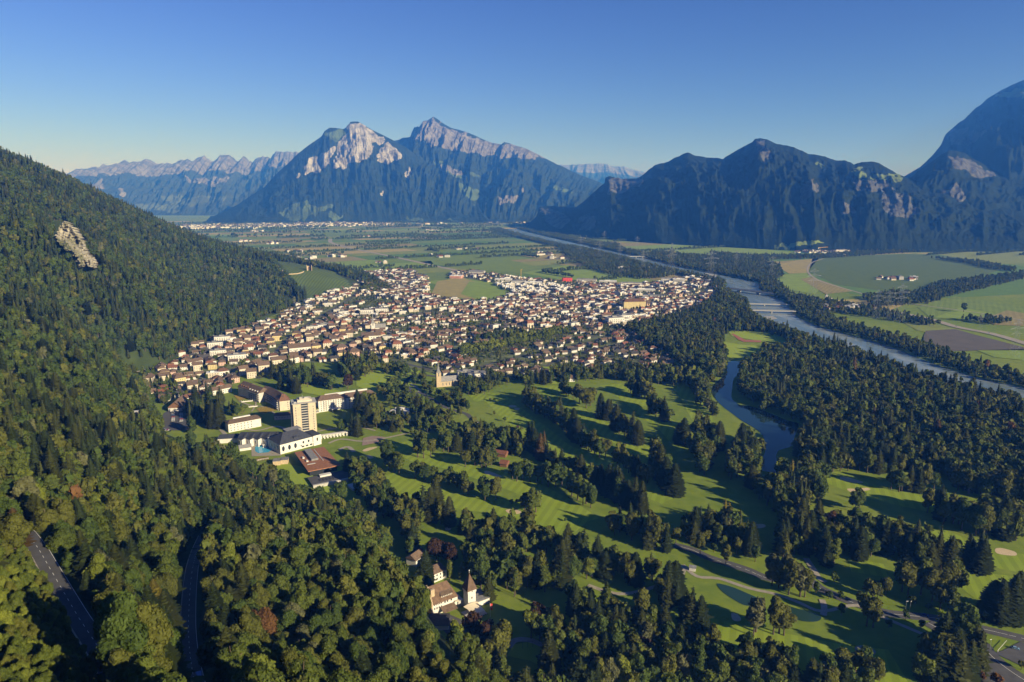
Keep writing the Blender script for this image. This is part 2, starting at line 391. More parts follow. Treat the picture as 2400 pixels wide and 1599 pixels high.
# fields east of the river and other singled-out fields
def fld(px,i,z=.5,label='crop field'): return patch('field',px,z,M['fields'][i],label)
fld([(1903,601),(1990,600),(2050,598),(2120,595),(2200,597),(2290,607),(2400,625),(2400,690),(2190,700),(2140,700),(2000,690),(1930,665),(1893,636)],1,.5,'large dark green vineyard field east of the river')
M['vineyard']=turf('vineyard_rows',(.08,.125,.032),(.11,.155,.038),.18,R(-12),9.0)
patch('vineyard',[(1905,603),(2050,599),(2130,596),(2210,600),(2290,612),(2345,632),(2270,660),(2190,672),(2130,690),(2050,680),(1960,668),(1895,638)],.7,M['vineyard'],'dark green vineyard beside the curving lane')
fld([(2170,592),(2400,575),(2400,618),(2330,620),(2250,606)],5,.7,'pale green field on the far right')
fld([(1815,622),(1860,612),(1920,605),(1900,628),(1892,640),(1850,642)],3,.7,'tan field beside the curving lane')
fld([(1820,655),(1890,645),(1930,670),(1910,690),(1850,680)],9,.7,'bright green field above the river wood')
fld([(1876,655),(1900,650),(2000,683),(1935,690)],8,.9,'brown strip field')
fld([(1940,705),(2050,700),(2130,710),(2160,700),(2080,730),(2000,722)],6,.7,'tan stubble field')
fld([(1560,578),(1700,578),(1870,592),(1840,600),(1700,612),(1600,600)],9,.7,'long green meadow below the dark mountain')
fld([(2150,720),(2240,695),(2400,720),(2400,760),(2310,757),(2180,745)],0,.6,'green field on the right')
fld([(2190,745),(2250,722),(2330,735),(2280,752)],9,.8,'bright meadow with a lone round tree')
fld([(2300,750),(2360,728),(2400,735),(2400,765),(2330,762)],8,.8,'ploughed brown field')
fld([(2110,753),(2160,755),(2260,775),(2180,782),(2150,775)],5,.6,'green strip beside the motorway')
M['ploughed']=turf('ploughed_soil',(.1,.09,.075),(.13,.115,.095),.1,R(60),5.0)
patch('field',[(2170,776),(2240,772),(2300,790),(2400,822),(2400,818),(2290,822),(2200,822),(2160,800)],.7,M['ploughed'],'grey brown ploughed field beside the motorway')
patch('field',[(2170,778),(2245,775),(2400,815),(2400,819),(2300,822),(2210,825),(2170,800)],.8,M['ploughed'],'grey ploughed soil')
fld([(2290,822),(2400,819),(2400,845),(2330,838)],9,.7,'bright green field at the right edge')
fld([(1025,660),(1080,650),(1200,690),(1150,705),(1010,692)],3,.7,'tan field north of the town')
fld([(1080,690),(1100,660),(1180,672),(1230,695),(1130,705)],9,.9,'green field north of the town')
fld([(1220,640),(1330,622),(1530,655),(1500,662),(1340,660)],9,.7,'green field beyond the industrial quarter')
fld([(960,612),(1170,604),(1270,628),(1210,640),(1090,630)],0,.7,'green field beside the motorway')
fld([(700,645),(900,620),(1010,612),(1020,625),(900,640)],9,.7,'meadow behind the castle ruin')
# town ground
TOWN=[(318,925),(300,905),(345,885),(400,855),(440,820),(500,792),(590,768),(650,747),(700,716),(740,700),(770,690),(790,668),(838,648),(850,640),(960,632),(1000,650),(1010,692),(1080,708),(1180,700),(1200,690),(1150,662),(1040,645),(1100,634),(1200,650),(1330,662),(1400,664),(1500,668),(1600,652),(1660,650),(1680,680),(1660,710),(1600,740),(1480,765),(1400,775),(1500,780),(1560,830),(1590,868),(1500,872),(1440,862),(1370,880),(1240,890),(1150,885),(1080,890),(1000,872),(900,850),(850,845),(780,850),(700,850),(650,868),(610,890),(560,880),(545,905),(430,930),(380,945)]
TOWNW=patch('town_ground',TOWN,.35,M['town_floor'],'gardens and yards between the town houses')
# golf course
def strip(pts,w,k=K3): return smooth_line([P(*p[:2]) for p in crop(*k,pts)],3),w
FW=[strip([(600,330),(760,330),(900,450),(1050,570),(1200,690),(1400,750),(1600,830),(1800,940),(2000,1020)],42),
    strip([(1120,250),(1200,330),(1400,480),(1600,590),(1750,690),(1830,780)],34),
    strip([(1560,240),(1700,330),(1850,450),(2000,560),(2120,700)],36),
    strip([(2000,230),(2090,300),(2160,420),(2220,520),(2260,620)],30),
    strip([(120,640),(260,740),(500,790),(800,890),(1000,960),(1250,1100),(1380,1190)],34),
    strip([(0,870),(200,960),(500,1040),(800,1080),(1100,1160),(1350,1230)],34),
    strip([(0,1180),(300,1270),(600,1330),(900,1390),(1200,1450),(1500,1480)],40,K5),
    strip([(1000,130),(1200,220),(1500,300),(1900,380),(2100,420)],40,K5),
    strip([(1700,540),(1900,620),(2100,700),(2400,760)],36,K5),
    strip([(1150,760),(1400,800)],22,K5), strip([(1900,900),(2150,900),(2400,930)],36,K5)]
for i,(L,w) in enumerate(FW): ribbon('fairway',L,w,M['fairway'],z=.06+.008*i,label='mown fairway strip of the golf course')
k=.2
for nm,kk,c in [('fairway bunker',K3,[(860,385),(880,382),(910,386),(912,395),(885,400),(862,395)]),('fairway bunker',K3,[(900,403),(925,400),(938,406),(925,416),(902,414)]),
  ('bunker below the tree row',K3,[(690,838),(720,836),(760,850),(810,872),(800,880),(760,872),(700,856)]),('round bunker',K3,[(840,1105),(890,1100),(940,1112),(940,1128),(890,1136),(850,1122)]),
  ('bunker',K5,[(1085,155),(1130,155),(1200,175),(1245,190),(1220,198),(1150,190),(1095,175)]),('bunker',K5,[(1135,235),(1200,235),(1270,228),(1295,240),(1250,252),(1180,260),(1150,254)]),
  ('bunker',K5,[(872,403),(900,402),(960,430),(1035,450),(1035,460),(990,460),(930,440)]),('bunker',K5,[(2155,650),(2200,645),(2290,670),(2300,695),(2240,695),(2165,680)]),
  ('bunker',K5,[(335,1095),(370,1098),(402,1130),(390,1150),(345,1140)]),('bunker',K5,[(500,480),(560,480),(570,498),(530,508),(500,500)]),
  ('bunker',(760,880,.1703),[(525,1035),(600,1000),(720,985),(715,1000),(620,1035),(560,1050)]),('bunker',(760,880,.1703),[(550,1110),(620,1100),(680,1130),(650,1148),(590,1140)]),
  ('small bunker',K6,[(715,505),(740,502),(758,512),(740,524),(720,520)])]:
    patch('bunker',roundpoly(PP(crop(*kk,c))),.2,M['sand'],'pale sand '+nm,True)
M['shadesand']=simple('shaded_sand',(.2,.2,.19),.95,.5,.1)  # bunker sand copied greyer and darker, the tree shade put into its colour
patch('bunker',roundpoly(PP(crop(*K5,[(1186,1330),(1210,1318),(1260,1318),(1320,1345),(1332,1365),(1310,1385),(1250,1382),(1200,1360)]))),.2,M['shadesand'],'grey oval sand bunker in the tree shade',True)
# water
RB=[(1212,537),(1245,546),(1300,559),(1400,581),(1490,601),(1559,618),(1610,630),(1690,645),(1772,663),(1778,677),(1800,691),(1838,708),(1858,732),(1889,754),(1974,782),(2076,810),(2178,850),(2280,884),(2400,911),(2560,950),(2800,1012),(3200,1110),(3700,1230)]
RBW=smooth_line([P(*p) for p in RB],3)
RW=[150 if p.y>4200 else 105 for p in RBW]
mid=[]
for i,p in enumerate(RBW):
    t=(RBW[min(i+1,len(RBW)-1)]-RBW[max(i-1,0)]); t.normalize(); nrm=Vector((t.y,-t.x,0)); mid.append(p+nrm*RW[i]/2)
RMID=mid; RLEFT=[p+(p-q) for p,q in zip(RMID,RBW)]
ribbon('river',RMID,RW,M['river'],z=.9,label='grey blue river running down the right side of the valley')
for px in ([(1790,742),(1812,742),(1822,748),(1800,752)],[(1650,640),(1680,645),(1690,652),(1660,650)]):
    patch('gravel_bank',px,1.1,M['gravelbar'],'pale gravel bar in the river')
LAKE=crop(*K4,[(310,436),(415,438),(410,480),(385,520),(350,560),(342,620),(340,690),(400,735),(480,745),(600,790),(720,840),(800,862),(788,905),(772,960),(755,1015),(700,1036),(660,1052),(645,1100),(670,1195),(560,1190),(520,1165),(548,1110),(572,1040),(568,985),(540,930),(480,885),(410,845),(350,800),(260,730),(200,650),(220,590),(290,530),(308,480)])
LAKEW=roundpoly(PP(LAKE)); patch('lake',LAKEW,.3,M['lake'],'narrow blue lake beside the golf course',True)
POND1=PP(crop(*K5,[(235,890),(330,910),(430,950),(530,1000),(500,1035),(440,1042),(370,1010),(280,950)])); POND2=PP(crop(*K5,[(690,1040),(800,1065),(900,1090),(955,1120),(930,1150),(830,1150),(750,1115)]))
patch('pond',roundpoly(POND1),.25,M['pond'],'teal pond between the fairway and the footpath',True); patch('pond',roundpoly(POND2),.25,M['pond'],'dark oval pond by the footbridge',True)
# streets and paths
def road(name,px,w,mat,z,label,k=None,mark=False):
    q=crop(*k,px) if k else px; L=smooth_line([P(p[0],p[1]) for p in q],4); ribbon(name,L,w,mat,z=z,label=label)
    if mark:
        mb=MB(); dashes([(p.x,p.y,0) for p in L],0,.25,4,5,z+.02,mb); tag(mb.build('road_marking',M['paint']),'dashed centre line on the '+label,kind='structure')
    return L
ROADS=[]
MAINR=road('road',[(-60,625),(60,655),(180,710),(430,790),(600,855),(860,870),(960,930),(1200,1030),(1400,1090),(1560,1110),(1720,1125),(1900,1165),(2060,1200),(2250,1245),(2600,1330)],9.5,M['asphalt'],.22,'asphalt main road crossing the golf course',K5,True); ROADS.append((MAINR,12))
r2=road('road',[(1690,1160),(1850,1240),(2040,1290),(2110,1370),(2200,1450),(2330,1540),(2500,1640)],10,M['asphalt'],.26,'branch road at the bottom right junction',K5,True); ROADS.append((r2,12))
patch('car_park',crop(*K5,[(2210,1350),(2330,1290),(2420,1330),(2420,1500),(2300,1440),(2150,1370)]),.3,M['asphalt'],'asphalt car park at the bottom right corner')
patch('car_park',crop(*K5,[(1990,1568),(2090,1440),(2200,1440),(2420,1570),(2420,1700),(2000,1700)]),.24,M['asphalt'],'asphalt forecourt at the bottom right corner')
foot=road('path',[(0,760),(100,840),(250,855),(450,920),(650,965),(800,1020),(960,1080),(1200,1040),(1400,1130),(1660,1240)],3.6,M['path'],.28,'pale footpath winding past the ponds',K5); ROADS.append((foot,5))
p3=road('path',[(850,715),(900,790),(940,850),(990,880)],5,M['path'],.3,'pale path joining the main road',K5); ROADS.append((p3,6))
p4=road('path',[(960,1000),(975,1050),(970,1110)],4.5,M['path'],.4,'pale footbridge path over the stream',K5)
p5=road('path',[(240,290),(330,340),(430,400),(560,440),(600,470),(680,530)],7,M['asphalt'],.2,'tree lined road beside the golf course',K3); ROADS.append((p5,8))
p6=road('path',[(20,230),(150,225),(240,270),(240,290)],5,M['path'],.22,'pale park path',K3)
p7=road('road',[(1700,900),(1900,960),(2100,930),(2330,840),(2360,770)],4,M['path'],.24,'pale cart path through the trees',K6); ROADS.append((p7,5))
p8=road('path',[(1150,1330),(1200,1280),(1300,1280),(1400,1320)],5,M['path'],.24,'curved gravel drive around the small lawn',K6)
lane=road('lane',[(1930,607),(1905,615),(1893,628),(1897,643),(1925,660),(2000,683),(2080,705),(2150,715),(2300,735),(2400,752)],7,M['path'],1.0,'pale lane curving round the vineyard'); ROADS.append((lane,6))
HW=road('motorway',[(775,560),(775,568),(800,577),(860,590),(930,604),(1030,626),(1070,634)],26,M['path'],.8,'straight motorway running up the valley'); ROADS.append((HW,26))
HW2=road('motorway',[(1690,676),(1765,683),(1838,691),(1903,701),(1990,713),(2060,725),(2144,741),(2188,751),(2246,768),(2324,783),(2400,805),(2520,842)],22,M['path'],1.0,'motorway on the right bank of the river'); ROADS.append((HW2,24))
ROADS.append((road('road',[(1070,634),(1200,662),(1320,690),(1500,695),(1690,676)],9,M['asphalt'],.9,'railway and bypass along the town edge'),9))
for q,w in [([(1010,868),(900,840),(800,815),(760,800),(690,815),(600,850),(520,870),(420,875)],8),([(800,815),(880,770),(960,740),(1080,715),(1200,700)],8),([(1400,790),(1200,780),(1050,760),(950,770),(870,775)],8),([(640,870),(650,820),(720,760),(820,700),(860,660)],7),([(1060,880),(1200,840),(1350,810),(1420,790)],7),([(1240,885),(1320,840),(1480,800)],6),([(1080,890),(980,880),(950,900),(975,925)],8),([(1200,740),(1400,730),(1600,700),(1660,680)],8),([(700,716),(900,720),(1100,740),(1300,760)],7)]:
    ROADS.append((road('street',q,w,M['asphalt'],.5,'street between the town houses'),w+4))
GRASSP=[(K3,[(1090,118),(1250,120),(1290,175),(1170,185)]),(K3,[(1030,205),(1200,210),(1190,240),(1050,235)])]
for kk,c in GRASSP: patch('lawn',crop(*kk,c),.6,M['green'],'small green meadow between the houses')
patch('lawn',[(835,880),(900,862),(985,870),(960,905),(880,925),(835,905)],.5,M['green'],'bright park lawn behind the white hotel'); patch('lawn',[(700,900),(750,905),(800,918),(760,930),(700,918)],.5,M['green'],'park lawn behind the hotel tower')
patch('lawn',crop(*K4,[(300,212),(400,205),(700,215),(760,300),(560,300),(340,260)]),.5,M['green'],'sports pitch between the river and the lake')
patch('running_track',crop(*K4,[(335,245),(350,243),(430,285),(540,290),(538,303),(420,300),(385,285)]),.6,M['clay'],'red clay running track')
patch('lawn',crop(*K4,[(280,300),(420,320),(560,330),(480,410),(310,410)]),.5,M['green'],'green beside the running track')
patch('lawn',crop(*K6,[(1150,1370),(1190,1310),(1290,1290),(1390,1330),(1360,1390),(1390,1470),(1300,1420),(1150,1390)]),.15,M['green'],'small round lawn with a swing frame')
patch('lawn',[(560,1110),(650,1085),(720,1095),(830,1090),(860,1140),(860,1200),(780,1160),(640,1130)],.1,M['green'],'sunlit lawn below the flat terracotta roof')
patch('court',crop(*KA,[(2160,970),(2250,950),(2360,960),(2360,1000),(2150,1040)]),.4,simple('tennis_clay',(.26,.19,.17),.9,.3,.1),'pinkish gravel court in the hotel park')
patch('yard',crop(*KA,[(330,740),(560,630),(590,800),(560,900),(300,900),(265,930),(270,860)]),.45,M['asphalt'],'asphalt hotel car park beside the barn')
patch('yard',crop(*K6,[(620,1130),(740,1100),(880,1160),(830,1260),(860,1420),(770,1380),(740,1250)]),.25,M['asphalt'],'grey forecourt beside the castle')
# ---------------------------------------------------------------- mountains
def mountain_mat(name,forest,forest2,rock,rock2,mead,sc=1.0,bd=12.0):
    m,nt,b=nmat(name); p=wpos(nt)
    ra=N(nt,'ShaderNodeAttribute'); ra.attribute_name='rock'; ma=N(nt,'ShaderNodeAttribute'); ma.attribute_name='meadow'
    mp=N(nt,'ShaderNodeMapping'); mp.inputs['Scale'].default_value=(1,1,.35); nt.links.new(p,mp.inputs['Vector'])
    f=noise(nt,p,.012*sc,8,.65); g=noise(nt,mp.outputs[0],.009*sc,8,.7); h=noise(nt,p,.003*sc,4,.6)
    c=ramp(nt,f,[(.35,forest),(.65,forest2)])
    rk=ramp(nt,g,[(.38,rock2),(.6,rock)])
    md=ramp(nt,h,[(.4,mul(mead,.7)),(.6,mul(mead,1.2))])
    def edge(a,t):
        s=N(nt,'ShaderNodeMath',_operation='ADD'); nt.links.new(a.outputs['Fac'],s.inputs[0]); nt.links.new(t,s.inputs[1])
        r=N(nt,'ShaderNodeMapRange'); r.inputs[1].default_value=.93; r.inputs[2].default_value=1.07; nt.links.new(s.outputs[0],r.inputs[0]); return r.outputs[0]
    c=mixc(nt,edge(ma,f),c,md); c=mixc(nt,edge(ra,g),c,rk)
    nt.links.new(c,b.inputs['Base Color']); b.inputs['Roughness'].default_value=1; b.inputs['Specular IOR Level'].default_value=.05
    k_=noise(nt,p,.05*sc,6,.7); a_=N(nt,'ShaderNodeMath',_operation='ADD'); nt.links.new(g,a_.inputs[0]); nt.links.new(k_,a_.inputs[1]); bump(nt,b,a_.outputs[0],1.0,bd); return m
def mountain(name,label,sky,base,depth,mat,rocks=(),meads=(),nu=420,nv=130,prof=1.15,gully=.12,back=1.7,jag=.012,rockline=None,seed=1,tint=0):
    """sky: [(px,py[,depth])] skyline at the given depth; base: [(px,py)] foot on the valley floor"""
    sk=np.array([(p[0],p[1],(p[2] if len(p)>2 else depth)) for p in sky],float)
    px=np.linspace(sk[0,0],sk[-1,0],nu); py=np.interp(px,sk[:,0],sk[:,1]); dp=np.interp(px,sk[:,0],sk[:,2])
    py=py+(fbm(px/9.0,px*0+seed,4,seed)-.5)*jag*120
    a=(px-1200)/FPX; b=(799.5-py)/FPX
    rx=a*dp; ry=(cp+b*sp)*dp; rz=CAMH+(b*cp-sp)*dp
    bs=np.array(base,float); bpx=np.linspace(bs[0,0],bs[-1,0],nu); bpy=np.interp(bpx,bs[:,0],bs[:,1])
    bw=np.array([P(x,y) for x,y in zip(bpx,bpy)]); bx,by=bw[:,0],bw[:,1]
    vv=np.concatenate([np.linspace(0,1,nv),np.linspace(1,back,nv//4)[1:]])
    U=np.arange(nu)[None,:]/nu; Vv=vv[:,None]
    X=bx+(rx-bx)*Vv; Y=by+(ry-by)*Vv
    L=np.hypot(np.gradient(rx),np.gradient(ry)).sum()/1000.0
    t=np.clip(Vv,0,1); zprof=t**prof
    zb=np.where(Vv<=1,rz*zprof,rz*(1-(Vv-1)/(back-1)*1.0))
    env=np.sin(np.pi*np.clip(Vv,0,1))**.8*(Vv<=1)+ (Vv>1)*0
    n1=fbm(U*L*2.2+t*.35,t*1.1+seed,6,seed,True)-.5
    n2=fbm(U*L*7+seed,t*4,5,seed+9,True)-.5
    n3=fbm(U*L*22+seed,t*16,4,seed+19,True)-.5; rkw=0
    rel=np.maximum(rz,60)
    Z=zb+env*rel*(n1*gully*1.3+n2*gully*.85+n3*gully*.35*(1+rkw))
    # push spurs forward and gullies back
    nrmx=bx-rx; nrmy=by-ry; ln=np.hypot(nrmx,nrmy)
    X=X+nrmx*env*(n1*gully*1.7+n2*gully*.9); Y=Y+nrmy*env*(n1*gully*1.7+n2*gully*.9)
    Z=np.where(Vv==0,-20,Z); Z[-1,:]=-20
    qx,qy,_=pix(X,Y,Z)
    wx=qx+(fbm(qx/14,qy/14,4,5)-.5)*22; wy=qy+(fbm(qx/14+40,qy/14,4,6)-.5)*22
    rk=np.zeros(X.shape);md=np.zeros(X.shape)
    fr_=(Vv<=1.02)*np.ones(X.shape)
    for pl in rocks:
        for dx,dy in ((-2,0),(2,0),(0,-2),(0,2),(0,0)): rk+=inpoly(wx+dx,wy+dy,pl)*fr_/5
    for pl in meads:
        for dx,dy in ((-2,0),(2,0),(0,-2),(0,2),(0,0)): md+=inpoly(wx+dx,wy+dy,pl)*fr_/5
    if rockline:
        k=np.clip((Z/rel-rockline[0])/(rockline[1]-rockline[0]),0,1)*rockline[2]; rk=np.maximum(rk,k*(.6+.8*fbm(U*L*5,t*3,4,seed+3)))
    rk=np.clip(rk,0,1)*.95+.05*tint; md=np.clip(md,0,1)*.95
    # base level of scattered rock/meadow
    o=link(name,mesh(name,np.stack([X.ravel(),Y.ravel(),Z.ravel()],1),gridF(*X.shape),[mat],attr={'rock':rk.ravel(),'meadow':md.ravel()},smooth=False))
    o.data.polygons.foreach_set('use_smooth',np.ones(len(o.data.polygons),bool))
    return tag(o,label,kind='structure')
q2=lambda L:[(400+.34*x,240+.34*y) for x,y in L]
q1=lambda L:[(.34*x,340+.34*y) for x,y in L]
q3=lambda L:[(1100+.34*x,300+.34*y) for x,y in L]
q4=lambda L:[(1600+.34*x,180+.34*y) for x,y in L]
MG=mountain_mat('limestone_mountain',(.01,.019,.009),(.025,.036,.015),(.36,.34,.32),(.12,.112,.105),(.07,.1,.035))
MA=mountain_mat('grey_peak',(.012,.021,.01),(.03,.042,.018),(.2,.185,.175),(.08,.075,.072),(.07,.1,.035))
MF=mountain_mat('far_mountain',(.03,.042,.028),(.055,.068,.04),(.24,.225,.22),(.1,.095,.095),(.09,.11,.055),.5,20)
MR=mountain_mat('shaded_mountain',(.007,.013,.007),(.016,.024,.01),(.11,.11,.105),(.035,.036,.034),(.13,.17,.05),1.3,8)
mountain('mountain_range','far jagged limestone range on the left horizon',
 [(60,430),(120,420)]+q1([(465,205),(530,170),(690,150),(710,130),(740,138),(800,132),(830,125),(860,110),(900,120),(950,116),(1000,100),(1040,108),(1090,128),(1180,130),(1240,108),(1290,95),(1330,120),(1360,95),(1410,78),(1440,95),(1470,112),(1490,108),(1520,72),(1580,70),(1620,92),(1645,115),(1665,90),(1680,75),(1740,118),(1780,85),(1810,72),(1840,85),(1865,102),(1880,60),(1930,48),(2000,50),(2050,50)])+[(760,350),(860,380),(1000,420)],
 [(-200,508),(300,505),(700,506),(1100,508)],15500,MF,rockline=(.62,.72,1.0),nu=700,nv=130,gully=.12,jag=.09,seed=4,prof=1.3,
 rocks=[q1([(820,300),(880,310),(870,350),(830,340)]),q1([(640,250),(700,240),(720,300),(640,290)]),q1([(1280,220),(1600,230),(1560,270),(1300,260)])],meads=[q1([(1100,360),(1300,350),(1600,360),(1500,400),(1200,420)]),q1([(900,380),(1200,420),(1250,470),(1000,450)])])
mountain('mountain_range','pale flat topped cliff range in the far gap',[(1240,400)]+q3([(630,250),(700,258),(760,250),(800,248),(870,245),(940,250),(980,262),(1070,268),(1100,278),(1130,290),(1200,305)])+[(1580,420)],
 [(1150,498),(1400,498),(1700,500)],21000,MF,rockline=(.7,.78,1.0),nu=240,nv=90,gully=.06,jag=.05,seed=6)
AL=q2([(1290,330),(1400,280),(1560,262),(1600,245),(1650,240),(1665,200),(1680,168),(1690,172),(1700,165),(1712,172),(1740,130),(1770,125),(1810,97),(1840,115),(1870,140),(1930,175),(2020,200),(2090,225),(2150,255),(2220,280),(2280,290),(2300,272)])+q3([(240,97),(300,115),(400,145),(480,185),(560,230),(680,285),(780,330),(900,375)])+[(1480,470),(1560,520)]
mountain('mountain','tall pointed grey peak with a long right ridge',AL,[(800,521),(1100,521),(1250,522),(1400,524),(1500,526)],11000,MA,
 rocks=[q2([(1650,250),(1680,170),(1740,130),(1810,97),(1880,150),(2000,205),(2150,260),(2290,290),(2500,300),(2620,360),(2480,400),(2353,380),(2200,370),(2000,340),(1850,310),(1720,270)]),q2([(1860,430),(2000,460),(2010,500),(1880,480)]),q2([(2270,660),(2353,640),(2353,690),(2280,690)]),q3([(180,480),(340,470),(350,500),(200,520)]),q3([(320,420),(390,430),(370,460)])],
 meads=[q2([(1800,400),(1950,450),(2000,500),(2010,530),(1900,490),(1820,430)]),q2([(1980,560),(2100,600),(2200,670),(2100,680),(2000,650)]),q2([(2020,450),(2150,510),(2140,530),(2030,480)]),q2([(2100,710),(2160,740),(2110,755)]),q3([(530,380),(700,430),(700,450),(580,440)]),q3([(40,540),(100,570),(50,580)])],
 gully=.13,seed=11,nv=170,nu=640,prof=1.1)
GZ=q2([(150,815),(250,805),(400,740),(470,700),(540,650),(640,590),(720,500),(800,430),(870,360),(960,290),(1040,235),(1060,200),(1095,175),(1140,176),(1190,185),(1205,175),(1240,135),(1290,133),(1330,155),(1380,185),(1450,220),(1530,260),(1620,310),(1700,370),(1800,430),(1900,500),(2020,580),(2150,660),(2290,740),(2400,800)])
mountain('mountain','broad wooded mountain with a pale limestone cliff below its summit',GZ,[(440,524),(560,523),(700,522),(900,521),(1100,522),(1240,524)],9300,MG,
 rocks=[q2([(1240,135),(1290,130),(1410,215),(1390,330),(1360,400),(1300,410),(1220,430),(1190,460),(1130,445),(1140,370),(1150,290),(1180,260),(1215,180)]),q2([(1080,330),(1110,300),(1135,295),(1130,350),(1090,400),(1090,440),(1010,480),(920,500),(930,440),(960,370),(1000,355)]),
  q2([(1430,350),(1490,280),(1560,320),(1600,370),(1590,410),(1500,420),(1420,400)]),q2([(1640,430),(1690,480),(1720,530),(1690,545),(1630,515)]),q2([(1400,230),(1450,230),(1480,270),(1430,300),(1400,280)]),q2([(1430,620),(1455,620),(1450,640)]),q2([(870,490),(890,490),(880,530),(865,530)])],
 meads=[q2([(1060,205),(1190,188),(1200,220),(1150,275),(1060,230)]),q2([(740,780),(860,690),(950,680),(1000,730),(1140,705),(1130,740),(1040,760),(960,790),(820,815)]),q2([(1620,790),(1680,790),(1750,810),(1700,830),(1640,820)]),q2([(1900,800),(1960,810),(1940,830)]),q2([(1100,760),(1200,780),(1150,820),(1080,800)])],
 gully=.10,seed=21,nu=680,nv=210,prof=1.2)
# right-hand mountains
FB=q3([(300,700),(370,690),(420,650),(470,600),(475,550),(580,535),(700,550),(740,545),(800,495),(870,430),(935,375),(938,340),(960,333),(1050,350),(1150,352),(1200,320),(1280,255),(1370,235),(1410,210),(1450,190),(1480,175),(1510,170),(1560,190),(1600,200),(1680,205),(1730,210),(1750,212),(1800,180),(1850,150),(1900,125),(1950,95),(1970,75),(2010,72),(2050,80),(2120,110),(2240,135),(2340,180)])+q4([(870,530),(960,545),(1060,580),(1110,575),(1160,590),(1180,605),(1230,590),(1310,582),(1370,605),(1430,640),(1480,670),(1530,690),(1700,760),(1900,800)])+[(2400,500)]
def fbd(px): return float(np.interp(px,[1200,1400,1600,1800,2100,2400],[7100,6500,6000,5500,4900,4500]))
FBp=[(x,y,fbd(x)) for x,y in FB]
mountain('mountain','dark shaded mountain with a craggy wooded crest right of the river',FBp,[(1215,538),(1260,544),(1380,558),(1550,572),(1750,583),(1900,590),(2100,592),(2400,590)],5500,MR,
 rocks=[q3([(960,360),(1200,330),(1220,370),(1100,420),(1040,460),(960,450)]),q3([(480,560),(620,570),(700,640),(640,690),(560,690)]),q3([(760,620),(860,600),(880,680),(760,720)]),q4([(500,430),(560,440),(620,560),(560,600),(520,500)]),q4([(1380,760),(1560,840),(1630,940),(1560,980),(1420,960),(1380,880)]),q4([(1050,860),(1160,880),(1200,950),(1100,940)]),q4([(820,740),(900,690),(930,780),(850,870),(800,850)]),q4([(700,980),(770,1040),(740,1080)]),q4([(520,980),(570,1040),(510,1060)]),q4([(1150,700),(1400,720),(1480,780),(1200,780)])],
 meads=[q4([(910,580),(980,600),(960,630),(900,600)]),q4([(1150,650),(1260,660),(1270,690),(1180,700)]),q4([(1300,670),(1520,680),(1500,710),(1400,720),(1300,700)]),q4([(1180,620),(1230,620),(1220,650)]),q4([(600,1160),(900,1120),(1000,1150),(700,1180)])],
 gully=.13,seed=31,nu=620,nv=160,prof=.8,jag=.03)
BR=q4([(1380,760),(1480,710),(1540,680),(1640,620),(1720,545),(1780,470),(1810,400),(1860,355),(1900,320),(1945,290),(1980,255),(2020,215),(2060,190),(2100,150),(2150,120),(2200,90),(2260,60),(2320,35),(2353,22)])+[(2450,175),(2560,150),(2750,140),(3000,180),(3400,260)]
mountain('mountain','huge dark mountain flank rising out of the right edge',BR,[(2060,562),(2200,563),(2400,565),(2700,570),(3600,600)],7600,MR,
 meads=[q4([(2230,100),(2353,70),(2450,60),(2450,150),(2250,150),(2150,140)])],rocks=[q4([(1850,350),(2100,380),(2000,480),(1850,470)])],gully=.12,seed=41,nu=460,nv=150,prof=.9)
SP=q4([(1560,700),(1640,640),(1700,600),(1750,560),(1830,510),(1890,510),(1950,530),(2050,590),(2120,630),(2190,665),(2260,668),(2353,670)])+[(2480,400),(2700,380),(3000,370)]
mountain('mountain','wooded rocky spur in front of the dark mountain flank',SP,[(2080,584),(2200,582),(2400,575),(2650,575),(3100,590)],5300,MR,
 rocks=[q4([(1830,560),(1950,560),(2180,690),(2050,700),(1900,640)]),q4([(1780,820),(1900,720),(1960,830),(1850,900)])],gully=.12,seed=51,nu=360,nv=130,prof=.9,jag=.03)
# ---------------------------------------------------------------- tree prototypes
def leafmat(name,c1,c2,var=.14,trans=.28):
    m,nt,b=nmat(name); p=wpos(nt)
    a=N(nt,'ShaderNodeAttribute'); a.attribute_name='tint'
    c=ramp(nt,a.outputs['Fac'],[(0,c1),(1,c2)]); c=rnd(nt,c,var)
    big=noise(nt,p,.012,3,.5); c=mixc(nt,1.0,c,ramp(nt,big,[(.35,(.88,.9,.88)),(.65,(1.12,1.1,1.0))]),'MULTIPLY')
    nt.links.new(c,b.inputs['Base Color']); b.inputs['Roughness'].default_value=.7; b.inputs['Specular IOR Level'].default_value=.15
    t=N(nt,'ShaderNodeBsdfTranslucent'); nt.links.new(c,t.inputs['Color']); mx=N(nt,'ShaderNodeMixShader'); mx.inputs[0].default_value=trans
    nt.links.new(b.outputs[0],mx.inputs[1]); nt.links.new(t.outputs[0],mx.inputs[2]); nt.links.new(mx.outputs[0],nt.nodes['Material Output'].inputs['Surface']); return m
